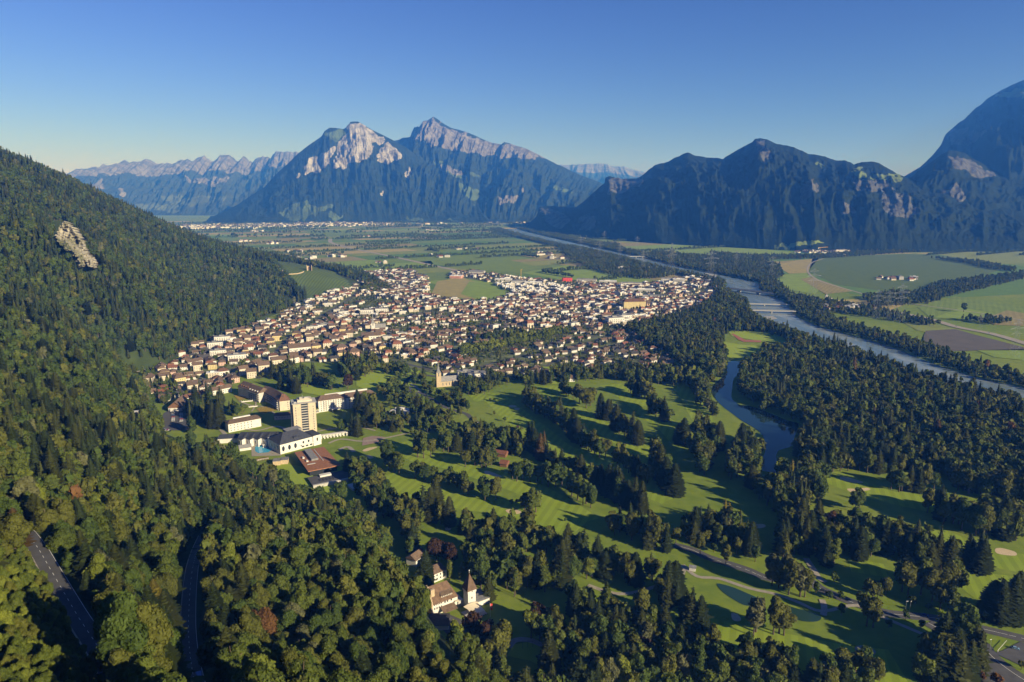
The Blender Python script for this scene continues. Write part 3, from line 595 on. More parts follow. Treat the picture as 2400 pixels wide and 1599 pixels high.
LM={'deep':leafmat('leaf_deep_green',(0.046,0.074,0.017),(0.072,0.106,0.022)),'mid':leafmat('leaf_mid_green',(0.064,0.089,0.016),(0.102,0.127,0.024)),
 'olive':leafmat('leaf_olive',(0.079,0.089,0.018),(0.120,0.126,0.025)),'lime':leafmat('leaf_yellow_green',(0.106,0.131,0.020),(0.167,0.191,0.030)),
 'grey':leafmat('leaf_grey_green',(0.093,0.100,0.047),(0.144,0.148,0.070)),'rust':leafmat('leaf_rusty_brown',(0.101,0.052,0.020),(0.156,0.079,0.030)),
 'copper':leafmat('leaf_copper',(0.034,0.020,0.014),(0.054,0.029,0.020)),
 'spruce':leafmat('needle_dark',(0.028,0.043,0.016),(0.047,0.064,0.020)),'fir':leafmat('needle_mid',(0.048,0.059,0.018),(0.078,0.087,0.024)),'gold':leafmat('needle_golden',(0.140,0.119,0.020),(0.217,0.179,0.030)),
 'dry':leafmat('needle_brownish',(0.079,0.052,0.023),(0.120,0.079,0.034))}
BARK=simple('bark',(.09,.07,.05),.95,1.0,.3)
import bmesh
def _ico(sub):
    bm=bmesh.new(); bmesh.ops.create_icosphere(bm,subdivisions=sub,radius=1.0)
    V=np.array([v.co[:] for v in bm.verts]); F=np.array([[v.index for v in f.verts] for f in bm.faces]); bm.free(); return V,F
ICO1=_ico(1); ICO2=_ico(2)
def rvec(r,n):
    v=r.normal(size=(n,3)); return v/np.linalg.norm(v,axis=1)[:,None]
def leaf_quads(c,nrm,size,r,asp=1.3):
    n=len(c); t=np.cross(nrm,rvec(r,n)); t/=np.linalg.norm(t,axis=1)[:,None]+1e-9; b=np.cross(nrm,t)
    s=size[:,None]*.5; k=lambda:1+.35*r.normal(size=(n,1))
    q=np.stack([c-t*s*asp*k()-b*s*k()*.6,c+t*s*k()-b*s*k(),c+t*s*asp*k()+b*s*k()*.6,c-t*s*k()+b*s*k()],1)
    return q.reshape(-1,3)
def finish(name,parts,mats,bark=None):
    """parts: list of (V,F,matidx,tint)"""
    V=[];off=0;L4=[];T=[];me=bpy.data.meshes.new(name)
    loops=[];starts=[];mi=[];ls=0
    for v,f,m_,t in parts:
        V.append(v); T.append(t); loops.append((f+off).ravel()); k=f.shape[1]
        starts.append(ls+np.arange(len(f))*k); ls+=f.size; mi.append(np.full(len(f),m_)); off+=len(v)
    V=np.concatenate(V).astype(np.float32); loops=np.concatenate(loops).astype(np.int32); starts=np.concatenate(starts).astype(np.int32)
    me.vertices.add(len(V)); me.vertices.foreach_set('co',V.ravel()); me.loops.add(len(loops)); me.loops.foreach_set('vertex_index',loops)
    me.polygons.add(len(starts)); me.polygons.foreach_set('loop_start',starts)
    for m_ in mats: me.materials.append(m_)
    me.polygons.foreach_set('material_index',np.concatenate(mi).astype(np.int32))
    a=me.attributes.new('tint','FLOAT','POINT'); a.data.foreach_set('value',np.concatenate(T).astype(np.float32))
    me.update(calc_edges=True); return me
def trunk_part(H,r0,rs,m=1,limbs=0,R_=5,zc=.3):
    mb=MB(); prev=Vector((0,0,-1.5)); rad=r0*1.4; n=4
    for k in range(1,n+1):
        q=Vector((rs.uniform(-.3,.3)*k/2,rs.uniform(-.3,.3)*k/2,H*.8*k/n)); 
        vs=[];
        for c,rr in ((prev,rad),(q,r0*(1-.8*k/n))):
            for j in range(7):
                a=2*math.pi*j/7; vs.append((c.x+rr*math.cos(a),c.y+rr*math.sin(a),c.z))
        mb.add(vs,[(j,(j+1)%7,7+(j+1)%7,7+j) for j in range(7)]); prev=q; rad=r0*(1-.8*k/n)
    for k in range(limbs):
        a=rs.uniform(0,6.28); z=H*rs.uniform(zc,zc+.25); L=R_*rs.uniform(.5,.85)
        mb.bar((0,0,z),(L*math.cos(a),L*math.sin(a),z+L*rs.uniform(.5,1.0)),r0*.3)
    V=np.array(mb.V); F=np.array([f for f in mb.F if len(f)==4]); return V,F,m,np.full(len(V),.5)
def broad_parts(seed,H,R_,nb,nl,ls,z0=.22,ico=1,shape='round',core=.86):
    r=np.random.default_rng(seed); parts=[]
    zc=H*(1+z0)/2; rz=H*(1-z0)/2
    C=[];S=[]
    for k in range(nb):
        for _ in range(40):
            d=rvec(r,1)[0]*r.uniform(.25,.78)**.7
            if d[2]>-.75: break
        if shape=='round': w=1.0
        elif shape=='tall': w=.9-.25*max(0,d[2])
        elif shape=='column': w=1-.5*max(0,d[2])**2
        else: w=1.0
        c=np.array([d[0]*R_*.78*w,d[1]*R_*.78*w,zc+d[2]*rz*.82]); C.append(c); S.append(R_*r.uniform(.28,.44)*(1.0 if shape!='column' else .8))
    C.append(np.array([0,0,zc])); S.append(R_*.55)
    C=np.array(C);S=np.array(S); iv,if_=(ICO1 if ico==1 else ICO2)
    for c,s in zip(C,S):
        st=np.array([1,1,1.0+.25*r.random() if shape!='column' else 1.6])
        v=iv*s*core*st*(1+.16*r.normal(size=(len(iv),1)))+c
        parts.append((v,if_,0,np.full(len(v),.12)+.25*r.random(len(v))))  # darker tint on the cores: shade deep in the crown put into colour
    per=np.maximum(4,(nl*S**2/np.sum(S**2)).astype(int)); cs=[];ns=[];ts=[]
    for c,s,n_ in zip(C,S,per):
        d=rvec(r,n_); d[:,2]=np.where(d[:,2]<-.35,-d[:,2],d[:,2]); st=np.array([1,1,1.1 if shape!='column' else 1.6])
        cs.append(c+d*st*s*r.uniform(.82,1.16,size=(n_,1))); ns.append(d+.45*r.normal(size=(n_,3))); ts.append(np.clip(r.normal(.5,.25)+.22*r.normal(size=n_),0,1))
    cs=np.concatenate(cs);ns=np.concatenate(ns);ns/=np.linalg.norm(ns,axis=1)[:,None];ts=np.concatenate(ts)
    q=leaf_quads(cs,ns,ls*r.uniform(.6,1.4,len(cs)),r); F=np.arange(len(q)).reshape(-1,4)
    parts.append((q,F,0,np.repeat(ts,4))); return parts
def spruce_parts(seed,H,R_,tiers,per,z0=.08,droop=.35,seg=2,taper=1.0,ragged=.18):
    r=np.random.default_rng(seed); V=[];F=[];T=[]
    # inner cone
    n=8; vs=[];
    for k,(zz,rr) in enumerate(((z0,.55),(.35,.5),(.65,.28),(.97,.02))):
        for j in range(n): a=2*math.pi*j/n+k; vs.append((R_*rr*math.cos(a)*r.uniform(.8,1.15),R_*rr*math.sin(a)*r.uniform(.8,1.15),H*zz))
    fs=[]
    for k in range(3): fs+=[(k*n+j,k*n+(j+1)%n,(k+1)*n+(j+1)%n,(k+1)*n+j) for j in range(n)]
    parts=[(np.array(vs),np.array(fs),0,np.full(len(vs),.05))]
    o=0
    for i in range(tiers):
        f=i/(tiers-1); z=H*(z0+(1-z0)*f**.95); rad=R_*((1-f)**(.75*taper))*(1+ragged*r.normal()*.5)+.25
        if f<.12: rad*=.8+f*1.6
        m=max(4,int(per*(.45+.55*(1-f)))); a0=r.random()*6.28
        for j in range(m):
            a=a0+2*math.pi*(j+.35*r.normal())/m; L=rad*(1+ragged*r.normal()); zz=z+r.normal()*H*.008; w=.34*L+.35
            d=np.array([math.cos(a),math.sin(a),0]); s_=np.array([-math.sin(a),math.cos(a),0]); up=np.array([0,0,1.0])
            dr=droop*(1-.5*f)
            p0=up*(zz+.12*L)+d*.05*L; p1=up*(zz-dr*L*.35)+d*L*.6; p2=up*(zz-dr*L*.75)+d*L
            V+=[p0-s_*w*.25,p0+s_*w*.25,p1+s_*w*.62-up*w*.3,p1-s_*w*.62-up*w*.3]; F.append((o,o+1,o+2,o+3)); 
            V+=[p1-s_*w*.62-up*w*.3,p1+s_*w*.62-up*w*.3,p2+s_*w*.15,p2-s_*w*.15]; F.append((o+4,o+5,o+6,o+7)); o+=8
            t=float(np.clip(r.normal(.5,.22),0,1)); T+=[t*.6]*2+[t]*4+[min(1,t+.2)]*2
    parts.append((np.array(V),np.array(F),0,np.array(T))); return parts
# kinds: name -> (list of part builders hi, lo, H, R)
KIND={}
def mk(kind,hi,lo,trunk):
    KIND[kind]=dict(hi=hi,lo=lo,trunk=trunk)
rs=random.Random(5)
mk('round',[broad_parts(s,18,6.8,16,2600,.9,.12) for s in (1,2,3)],[broad_parts(s+20,18,6.8,8,330,1.9,.12,ico=1) for s in (1,2,3)],(18,.42))
mk('tall',[broad_parts(s,24,6.2,18,2700,.9,.07,shape='tall') for s in (4,5,6)],[broad_parts(s+20,24,6.2,9,360,2.0,.07,shape='tall') for s in (4,5)],(24,.45))
mk('column',[broad_parts(s,20,2.8,12,1500,.7,.06,shape='column') for s in (7,8)],[broad_parts(s+20,20,2.8,7,260,1.4,.06,shape='column') for s in (7,)],(20,.3))
mk('spruce',[spruce_parts(s,24,5.6,34,16,.05,.32,taper=.85) for s in (1,2,3)],[spruce_parts(s+20,24,5.6,13,8,.05,.32,taper=.85) for s in (1,2,3)],(26,.4))
mk('fat',[spruce_parts(s,27,7.2,40,20,.05,.25,taper=.62,ragged=.12) for s in (5,6)],[spruce_parts(s+20,27,7.2,15,10,.05,.25,taper=.62,ragged=.12) for s in (5,)],(27,.5))
HI2={'round':lambda:[broad_parts(s,18,6.8,19,7500,.52,.12,ico=2) for s in (1,2,3)],'tall':lambda:[broad_parts(s,24,6.2,22,8000,.52,.07,ico=2,shape='tall') for s in (4,5,6)],
 'spruce':lambda:[spruce_parts(s,24,5.4,60,34,.05,.32,taper=.85,ragged=.25) for s in (1,2,3)],'fat':lambda:[spruce_parts(s,27,6.8,70,44,.05,.25,taper=.7,ragged=.25) for s in (5,6)]}
HIC={}
HI={};LO={};TR={}
for kd,v in KIND.items():
    TR[kd]=mesh('trunk',*(lambda t:(t[0],t[1]))(trunk_part(v['trunk'][0],v['trunk'][1],rs,0,5 if kd in('round','tall') else 0)),mats=[BARK])
def himesh(kd,i,col,near=0):
    k=(kd,i,col,near)
    if near and kd in HI2 and k not in HI:
        if kd not in HIC: HIC[kd]=HI2[kd]()
        HI[k]=finish('crown',HIC[kd][i],[LM[col]])
    if k not in HI: HI[k]=finish('crown',KIND[kd]['hi'][i],[LM[col]])
    return HI[k]
SRC=bpy.data.collections.new('forest_sources'); LOIDX={}
def loproto(kd,i,col,near=False):
    k=(kd,i,col,near)
    if k not in LO:
        tr=trunk_part(KIND[kd]['trunk'][0],KIND[kd]['trunk'][1]*1.2,rs,1)
        
        if near and kd in HI2 and kd not in HIC: HIC[kd]=HI2[kd]()
        me=finish('tree_in_wood',((HIC[kd][i] if kd in HI2 else KIND[kd]['hi'][i]) if near else KIND[kd]['lo'][i])+[tr],[LM[col],BARK]); LO[k]=me
        o=bpy.data.objects.new('wood_tree_%03d'%len(LO),me); SRC.objects.link(o); LOIDX[k]=len(LO)-1
    return LOIDX[k]
def scatter(name,label,data,coll,cat=None,vary=True):
    """one object; instances of the meshes in coll on points (x,y,z,rot,scale,index)"""
    d=np.array(data,float); me=bpy.data.meshes.new(name); me.vertices.add(len(d)); me.vertices.foreach_set('co',d[:,:3].astype(np.float32).ravel())
    for k,a,t in (('rot',3,'FLOAT'),('scl',4,'FLOAT'),('idx',5,'INT')):
        at=me.attributes.new(k,t,'POINT'); at.data.foreach_set('value',d[:,a].astype(np.int32 if t=='INT' else np.float32))
    r_=np.random.default_rng(3)
    for k,lo_,hi_ in (('sy',.85,1.18),('sz',.8,1.25)):
        at=me.attributes.new(k,'FLOAT','POINT'); at.data.foreach_set('value',(d[:,4]*(r_.uniform(lo_,hi_,len(d)) if vary else 1)).astype(np.float32))
    me.update(); o=link(name,me); tag(o,label,cat,kind='stuff')
    ng=bpy.data.node_groups.new(name+'_nodes','GeometryNodeTree'); ng.interface.new_socket('Geometry',in_out='INPUT',socket_type='NodeSocketGeometry'); ng.interface.new_socket('Geometry',in_out='OUTPUT',socket_type='NodeSocketGeometry')
    a=ng.nodes; l=ng.links; gi=a.new('NodeGroupInput'); go=a.new('NodeGroupOutput'); ip=a.new('GeometryNodeInstanceOnPoints'); ci=a.new('GeometryNodeCollectionInfo')
    ci.inputs['Collection'].default_value=coll; ci.inputs['Separate Children'].default_value=True; ci.inputs['Reset Children'].default_value=True
    ip.inputs['Pick Instance'].default_value=True
    def na(nm,t):
        n_=a.new('GeometryNodeInputNamedAttribute'); n_.data_type=t; n_.inputs['Name'].default_value=nm; return n_.outputs['Attribute']
    cx_=a.new('ShaderNodeCombineXYZ'); l.new(na('rot','FLOAT'),cx_.inputs['Z']); l.new(cx_.outputs[0],ip.inputs['Rotation'])
    cs_=a.new('ShaderNodeCombineXYZ'); l.new(na('scl','FLOAT'),cs_.inputs['X']); l.new(na('sy','FLOAT'),cs_.inputs['Y']); l.new(na('sz','FLOAT'),cs_.inputs['Z']); l.new(cs_.outputs[0],ip.inputs['Scale']); l.new(na('idx','INT'),ip.inputs['Instance Index'])
    l.new(gi.outputs[0],ip.inputs['Points']); l.new(ci.outputs[0],ip.inputs['Instance']); l.new(ip.outputs[0],go.inputs[0])
    md=o.modifiers.new('scatter','NODES'); md.node_group=ng; return o
# ---------------------------------------------------------------- where the trees stand
TREES=[]   # x,y,z,kind,variant,colour,scale,zone,boost
HTOP={'round':18,'tall':24,'column':20,'spruce':26,'fat':27}
tr=random.Random(11)
def T(x,y,kd,col,sc,zone,z=None,boost=0):
    if boost and sc>.45: sc*=1.08
    TREES.append((x,y,(Hs(x,y) if z is None else z),kd,tr.randrange(len(KIND[kd]['hi'])),col,sc,zone,boost))
NOBUILD=[]      # footprints the trees keep clear of: (polygon world, margin)
def clearmask(X,Y,margin=0):
    m=np.zeros(X.shape,bool)
    for poly,mg in NOBUILD: 
        m|=inpoly(X,Y,poly)
        if mg: m|=segdist(X,Y,poly,True)<mg
    for L,w in ROADS: m|=segdist(X,Y,[(p.x,p.y) for p in L])<w*.5+2.5
    for L,w in [(ROAD_A,7),(ROAD_B,8),(ROAD_C,14)]: m|=segdist(X,Y,[(p.x,p.y) for p in L])<w*.5+2.5
    k=Y>300
    dd=segdist(X,Y,[(p.x,p.y) for p in RMID]); m|=dd<57+ (Y>4200)*25
    m|=inpoly(X,Y,LAKEW)|(segdist(X,Y,LAKEW,True)<4)
    return m
HCOLS=[('mid',4.5),('deep',3),('olive',3.5),('lime',.25),('rust',.03),('grey',.3)]
def pick(w): return tr.choices([a for a,_ in w],[b for _,b in w])[0]
def wood(poly,sp,mix,zone,scl=(.8,1.15),world=False,dens=1.0,seed=1,boost=0,zmax=None,noise_=0):
    q=poly if world else PP(poly); q=np.array(q); x0,y0=q.min(0);x1,y1=q.max(0)
    r=np.random.default_rng(seed); gx_=np.arange(x0,x1,sp);gy_=np.arange(y0,y1,sp); X,Y=np.meshgrid(gx_,gy_)
    X=(X+r.uniform(-.42,.42,X.shape)*sp).ravel();Y=(Y+r.uniform(-.42,.42,Y.shape)*sp).ravel()
    k=inpoly(X,Y,q)&(r.random(X.shape)<dens)
    if noise_: k&=fbm(X/60,Y/60,3,seed)>noise_
    X,Y=X[k],Y[k]; k=~clearmask(X,Y); X,Y=X[k],Y[k]
    Z=np.maximum(hill(X,Y),0) if len(X) else X
    nz=fbm(X/70,Y/70,3,seed+5)
    for x,y,z,nn in zip(X,Y,Z,nz):
        kd,col=mixpick(mix,nn); T(x,y,kd,col,tr.uniform(*scl),zone,z,boost)
def mixpick(mix,nn):
    """mix = conifer share; clumped by noise"""
    con=min(.97,max(.03,mix+(nn-.5)*1.1)) if mix>0 else 0
    if tr.random()<con: 
        return tr.choices(['spruce','fat'],[4,1])[0], pick([('spruce',4),('fir',3),('dry',.05),('gold',.02)])
    return tr.choices(['round','tall'],[3,2])[0],pick(HCOLS)
# ---------------------------------------------------------------- building materials
def wallm(n,c): return simple(n,c,.85,.25,.08)
def roofm(n,c):
    m,nt,b=nmat(n); p=wpos(nt); f=noise(nt,p,.5,4,.6); c2=ramp(nt,f,[(.3,mul(c,.7)),(.7,mul(c,1.25))])
    w=N(nt,'ShaderNodeTexWave'); w.bands_direction='Z'; w.inputs['Scale'].default_value=1.1; nt.links.new(p,w.inputs['Vector'])
    c2=mixc(nt,1.0,c2,ramp(nt,w.outputs['Fac'],[(.2,(.85,)*3),(.6,(1,)*3)]),'MULTIPLY')
    nt.links.new(rnd(nt,c2,.18),b.inputs['Base Color']); b.inputs['Roughness'].default_value=.85; return m
WM={'white':wallm('white_render',(.56,.545,.52)),'cream':wallm('cream_render',(.5,.45,.37)),'yellow':wallm('yellow_render',(.52,.43,.23)),'pink':wallm('pink_render',(.48,.33,.28)),
 'grey':wallm('grey_render',(.45,.44,.42)),'wood':simple('brown_timber',(.16,.085,.045),.85,.8,.25),'stone':simple('sandstone',(.42,.33,.22),.95,.6,.18),'red':wallm('red_panel',(.62,.08,.07)),
 'salmon':wallm('salmon_render',(.55,.3,.24)),'beige':wallm('beige_concrete',(.5,.42,.31)),'blue':wallm('pale_blue_render',(.45,.55,.68)),'concrete':simple('concrete',(.38,.37,.35),.9,.4,.12)}
RM={'brown':roofm('brown_tiles',(.135,.095,.072)),'red':roofm('red_tiles',(.2,.085,.055)),'dark':roofm('dark_slate',(.06,.058,.062)),'grey':roofm('grey_metal_roof',(.22,.22,.23)),'rust':roofm('rust_tiles',(.15,.08,.055)),
 'navy':roofm('navy_slate',(.045,.05,.068)),'terracotta':roofm('terracotta_gravel',(.3,.14,.075)),'white':simple('white_roofing',(.6,.6,.6),.8,.3,.1),'green':simple('sedum_roof',(.1,.12,.035),.95,.3,.3)}
def glassm():
    m,nt,b=nmat('window_glass'); b.inputs['Base Color'].default_value=(.03,.035,.045,1); b.inputs['Roughness'].default_value=.12; b.inputs['Specular IOR Level'].default_value=.6; return m
GL=glassm(); METAL=simple('white_frame',(.7,.7,.68),.6,1,.05); DKM=simple('dark_metal',(.05,.05,.055),.6,1,.1); STEEL=simple('galvanised_steel',(.3,.32,.34),.5,1,.1,metal=.3)
def framepx(pL,pR,z):
    a=P(pL[0],pL[1],z);b=P(pR[0],pR[1],z); return a[0],a[1],math.atan2(b[1]-a[1],b[0]-a[0]),math.hypot(b[0]-a[0],b[1]-a[1])
def footprint(x,y,rz,x0,x1,y0,y1):
    c,s=math.cos(rz),math.sin(rz); return [(x+u*c-v*s,y+u*s+v*c) for u,v in ((x0,y0),(x1,y0),(x1,y1),(x0,y1))]
def reserve(x,y,rz,x0,x1,y0,y1,mg=3): NOBUILD.append((footprint(x,y,rz,x0,x1,y0,y1),mg))
def bld(name,label,cat,x,y,rz,z=0.0,group=None):
    o=empty(name,(x,y,z),rz); tag(o,label,cat,group); return o
WINM={}
def winmesh(w,h,oval=False,arch=False):
    k=(w,h,oval,arch)
    if k not in WINM:
        mb=MB()
        if oval:
            n=16; ring=[(w/2*math.cos(6.2832*i/n),h/2*math.sin(6.2832*i/n)) for i in range(n)]
            vs=[(a*1.18,-.12,b*1.12) for a,b in ring]+[(a,-.16,b) for a,b in ring]+[(a*1.18,.05,b*1.12) for a,b in ring]
            mb.add(vs,[(i,(i+1)%n,n+(i+1)%n,n+i) for i in range(n)]+[(2*n+i,2*n+(i+1)%n,(i+1)%n,i) for i in range(n)],1); mb.add([(a,-.1,b) for a,b in ring],[tuple(range(n))],0)
        else:
            mb.box(-w/2,w/2,-.06,.04,-h/2,h/2,0); mb.box(-w/2-.12,-w/2,-.1,.04,-h/2-.12,h/2+.12,1); mb.box(w/2,w/2+.12,-.1,.04,-h/2-.12,h/2+.12,1); mb.box(-w/2,w/2,-.11,.04,h/2,h/2+.12,1); mb.box(-w/2,w/2,-.11,.04,-h/2-.12,-h/2,1)
            if arch: mb.prism([(w/2*math.cos(3.1416*i/6),0) for i in range(2)],0,0) if False else None
        WINM[k]=mb.me('window',[GL,METAL])
    return WINM[k]
def windows(root,xs,zs,y=0.0,w=1.3,h=1.6,face='front',oval=False):
    me=winmesh(w,h,oval)
    for xx in xs:
        for zz in zs:
            if face=='front': link('window',me,root,(xx,y,zz),0)
            elif face=='left': link('window',me,root,(y,xx,zz),R(-90))
            elif face=='right': link('window',me,root,(y,xx,zz),R(90))
def lin(a,b,n): return [a+(b-a)*(i+.5)/n for i in range(n)]
# ---------------------------------------------------------------- hotel tower
x,y,rz,L=framepx((686,948.5),(740.5,942),40.0); L=28; rz=R(22)
tw=bld('hotel_tower','tall beige eleven storey hotel tower with central balconies','hotel',x,y,rz); reserve(x,y,rz,0,L,0,20)
mb=MB(); mb.box(0,9.5,0,20,-1,40); mb.box(18.5,28,0,20,-1,40); mb.box(9.5,18.5,1.6,20,-1,40); mb.box(-2.5,0,5,19,-1,38); mb.build('wall',WM['beige'],tw)
MB().box(-1.2,29.2,-1.2,21,40,40.7).build('roof_slab',WM['concrete'],tw)
mb=MB(); mb.box(6,24,4,17,40.7,43.6); mb.box(9,22,6,15,43.6,44.6); mb.build('penthouse',WM['cream'],tw)
for b_ in ((9,12,8,12,44.6,46),(15,20,8,11,44.6,45.8),(1.5,4.5,2,5,40.7,42.2)): MB().box(*b_).build('roof_plant',WM['concrete'],tw)
MB().bar((13,10,44.6),(13,10,49),.15).build('antenna',WM['concrete'],tw)
for k in range(11):
    z_=3+k*3.35; b_=MB(); b_.box(9.7,18.3,-.5,1.6,z_,z_+.25); b_.box(9.7,18.3,-.55,-.4,z_+.25,z_+1.2); b_.build('balcony',WM['grey'] if k in(5,1) else WM['concrete'],tw); 
    MB().box(10,18,1.52,1.62,z_+.3,z_+2.6).build('window',GL,tw)
windows(tw,[3.2,24.8],[4.6+3.35*k for k in range(10)],0,1.0,1.9); windows(tw,[5,10,15],[4.6+3.35*k for k in range(10)],-2.5,1.0,1.6,'left')
# ---------------------------------------------------------------- white hotel wing
x,y,rz,L=framepx((745.7,940),(879.4,921.3),17.0)
wh=bld('hotel_wing','long white hotel wing with brown hipped roof right of the tower','hotel',x,y,rz); reserve(x,y,rz,0,L,0,17)
mb=MB(); mb.box(0,L*.42,0,17,-1,17); mb.box(L*.42,L,-2.2,15,-1,16.4); mb.build('wall',WM['white'],wh)
mb=MB(); mb.gable(0,L*.42,0,17,17,5,1,0,7); mb.gable(L*.42,L,-2.2,15,16.4,5,1,0,7); mb.build('roof',RM['brown'],wh)
mb=MB(); mb.box(L*.15,L*.9,12.5,14.5,18.4,21.6); mb.build('roof_terrace',WM['white'],wh)
windows(wh,lin(2,L*.42-1,9),[2.2,5.4,8.6,11.8,14.8],0,1.25,1.8); windows(wh,lin(L*.42+1,L-1,9),[2.2,5.4,8.6,11.8,14.6],-2.2,1.3,1.7)
for xx in (L*.12,L*.28): 
    for z_ in (4.2,7.4,10.6,13.6): b_=MB(); b_.box(xx-2.2,xx+2.2,-1.4,0,z_-.1,z_+.1); b_.box(xx-2.2,xx+2.2,-1.45,-1.35,z_+.1,z_+1.0); b_.build('balcony',WM['concrete'],wh)
for xx in (L*.55,L*.7,L*.85): b_=MB(); b_.box(xx-2,xx+2,-3.4,-2.2,13.2,13.4); b_.box(xx-2,xx+2,-3.5,-3.4,13.4,14.3); b_.build('balcony',WM['white'],wh)
cp_=MB(); cp_.box(L*.2,L*.36,-9,-.1,4,4.5); cp_.bar((L*.21,-8.5,0),(L*.21,-8.5,4),.3); cp_.bar((L*.35,-8.5,0),(L*.35,-8.5,4),.3); cp_.build('entrance_canopy',WM['grey'],wh)
cn=bld('connecting_pavilion','low glazed pavilion with planted roof joining tower and white wing','pavilion',x-12,y-6,rz); reserve(x-12,y-6,rz,0,12,-4,10,1)
MB().box(0,13,-3,9,-.5,5.5).build('wall',WM['cream'],cn); MB().box(-.5,13.5,-3.5,9.5,5.5,6.1).build('roof',RM['green'],cn); windows(cn,lin(0,13,5),[2.8],-3,1.8,3.2)
# ---------------------------------------------------------------- curved wing (three blocks and an end pavilion)
x,y,rz,L=framepx((557.5,904),(607.7,919.6),16.0)
cw=bld('hotel_wing','long grey hotel wing with mansard roof and dormers behind the courtyard','hotel',x,y,rz); reserve(x,y,rz,0,L,0,18)
mb=MB(); mb.box(0,L*.5,0,18,-1,15); mb.box(L*.5,L,-1.5,17,-1,15); mb.build('wall',WM['grey'],cw)
mb=MB(); mb.gable(0,L*.5,0,18,15,7,.8,0,3); mb.gable(L*.5,L,-1.5,17,15,6.5,.8,0,1); mb.build('roof',RM['brown'],cw)
windows(cw,lin(1,L*.5-1,7),[2,5,8,11,13.8],0,1.3,1.6); windows(cw,lin(L*.5+1,L-1,5),[2,5,8,11],-1.5,3.0,2.0)
for xx in lin(L*.52,L*.98,4): b_=MB(); b_.box(xx-1.2,xx+1.2,-1.2,3,15.2,17.2); b_.build('dormer',WM['white'],cw)
for xx in lin(L*.05,L*.48,4): b_=MB(); b_.box(xx-.9,xx+.9,1,4,16.2,18.2); b_.build('dormer',WM['wood'],cw)
for z_ in (3.4,6.4,9.4,12.4): MB().box(L*.5+.5,L-.5,-2.8,-1.5,z_,z_+.9).build('balcony',WM['concrete'],cw)
arc=[(P(px,py,15)[0],P(px,py,15)[1]) for px,py in [(611,916),(622,919),(634,925),(643,931),(650,939)]]
ox,oy=arc[0]; loc=[(a-ox,b-oy) for a,b in arc]
back=[]
for i,(a,b) in enumerate(loc):
    q0=loc[max(i-1,0)];q1_=loc[min(i+1,len(loc)-1)]; t=Vector((q1_[0]-q0[0],q1_[1]-q0[1])).normalized(); back.append((a-t.y*17,b+t.x*17))
cv=bld('hotel_wing','curved hotel wing with stacked balconies beside the tower','hotel',ox,oy,0); NOBUILD.append(([(a+ox,b+oy) for a,b in loc+back[::-1]],2))
mb=MB(); mb.prism(loc+back[::-1],-1,14.5); mb.build('wall',WM['grey'],cv)
V=[];F=[]
for i in range(len(loc)):
    a=Vector(loc[i]+(14.5,));b=Vector(back[i]+(14.5,)); d=(a-b).normalized(); m_=(a+b)/2+Vector((0,0,6.5)); V+=[tuple(a+d*1),tuple(m_),tuple(b-d*1)]
for i in range(len(loc)-1): F+=[(3*i,3*i+3,3*i+4,3*i+1),(3*i+1,3*i+4,3*i+5,3*i+2)]
F+=[(2,1,0),(3*len(loc)-3,3*len(loc)-2,3*len(loc)-1)]
link('roof',mesh('roof',V,F,[RM['brown']]),cv)
for k in range(4):
    mb=MB(); z_=2.6+3*k
    for i in range(len(loc)-1):
        a=Vector(loc[i]+(0,));b=Vector(loc[i+1]+(0,)); t=(b-a).normalized(); n_=Vector((t.y,-t.x,0))*1.5
        mb.add([(a.x,a.y,z_),(b.x,b.y,z_),(b.x+n_.x,b.y+n_.y,z_),(a.x+n_.x,a.y+n_.y,z_),(a.x,a.y,z_+.9),(b.x,b.y,z_+.9),(b.x+n_.x,b.y+n_.y,z_+.9),(a.x+n_.x,a.y+n_.y,z_+.9)],[(0,1,2,3),(7,6,5,4),(3,2,6,7),(0,3,7,4),(1,5,6,2)])
    mb.build('balcony',WM['concrete'],cv)
    mb=MB()
    for i in range(len(loc)-1):
        a=Vector(loc[i]+(0,));b=Vector(loc[i+1]+(0,)); t=(b-a).normalized(); n_=Vector((t.y,-t.x,0))*.08
        mb.add([(a.x+n_.x,a.y+n_.y,z_+1),(b.x+n_.x,b.y+n_.y,z_+1),(b.x+n_.x,b.y+n_.y,z_+2.6),(a.x+n_.x,a.y+n_.y,z_+2.6)],[(0,1,2,3)])
    mb.build('window',GL,cv)
x,y,rz,L=framepx((654.6,940),(677.5,937.5),15.0)
ep=bld('end_pavilion','peach coloured end pavilion with pyramid roof left of the tower','hotel',x,y,rz); reserve(x,y,rz,0,L,0,16,1)
MB().box(0,L,0,16,-1,15).build('wall',WM['cream'],ep); MB().gable(0,L,0,16,15,7.5,1,0,L*.42).build('roof',RM['rust'],ep); windows(ep,[L*.85],[2.5,5.5,8.5,11.5],0,1.2,1.6)
x,y,_z=P(650,985); bb=bld('service_building','low pink service building left of the tower base','building',x-4,y,R(12)); reserve(x-4,y,R(12),0,24,0,12,1)
MB().box(0,24,0,12,-.5,6).build('wall',WM['pink'],bb); MB().gable(0,24,0,12,6,3,.6,0,4).build('roof',RM['rust'],bb); windows(bb,lin(1,23,6),[3.4],0,1.3,1.4)
# ---------------------------------------------------------------- cream building
x,y,rz,L=framepx((534.5,994.5),(611,980),11.5)
cb=bld('guest_house','cream three storey guest house with brown roof and pale skylight','hotel',x,y,rz); reserve(x,y,rz,0,L,0,14)
MB().box(0,L,0,14,-1,11.5).build('wall',WM['white'],cb); MB().gable(0,L,0,14,11.5,3.6,.9,0,5).build('roof',RM['brown'],cb); MB().box(L*.22,L*.75,9.8,12.4,12.4,15.4).build('skylight',RM['white'],cb)
windows(cb,lin(1,L*.75,7),[2.2,5.6,9.0],0,1.4,1.5)
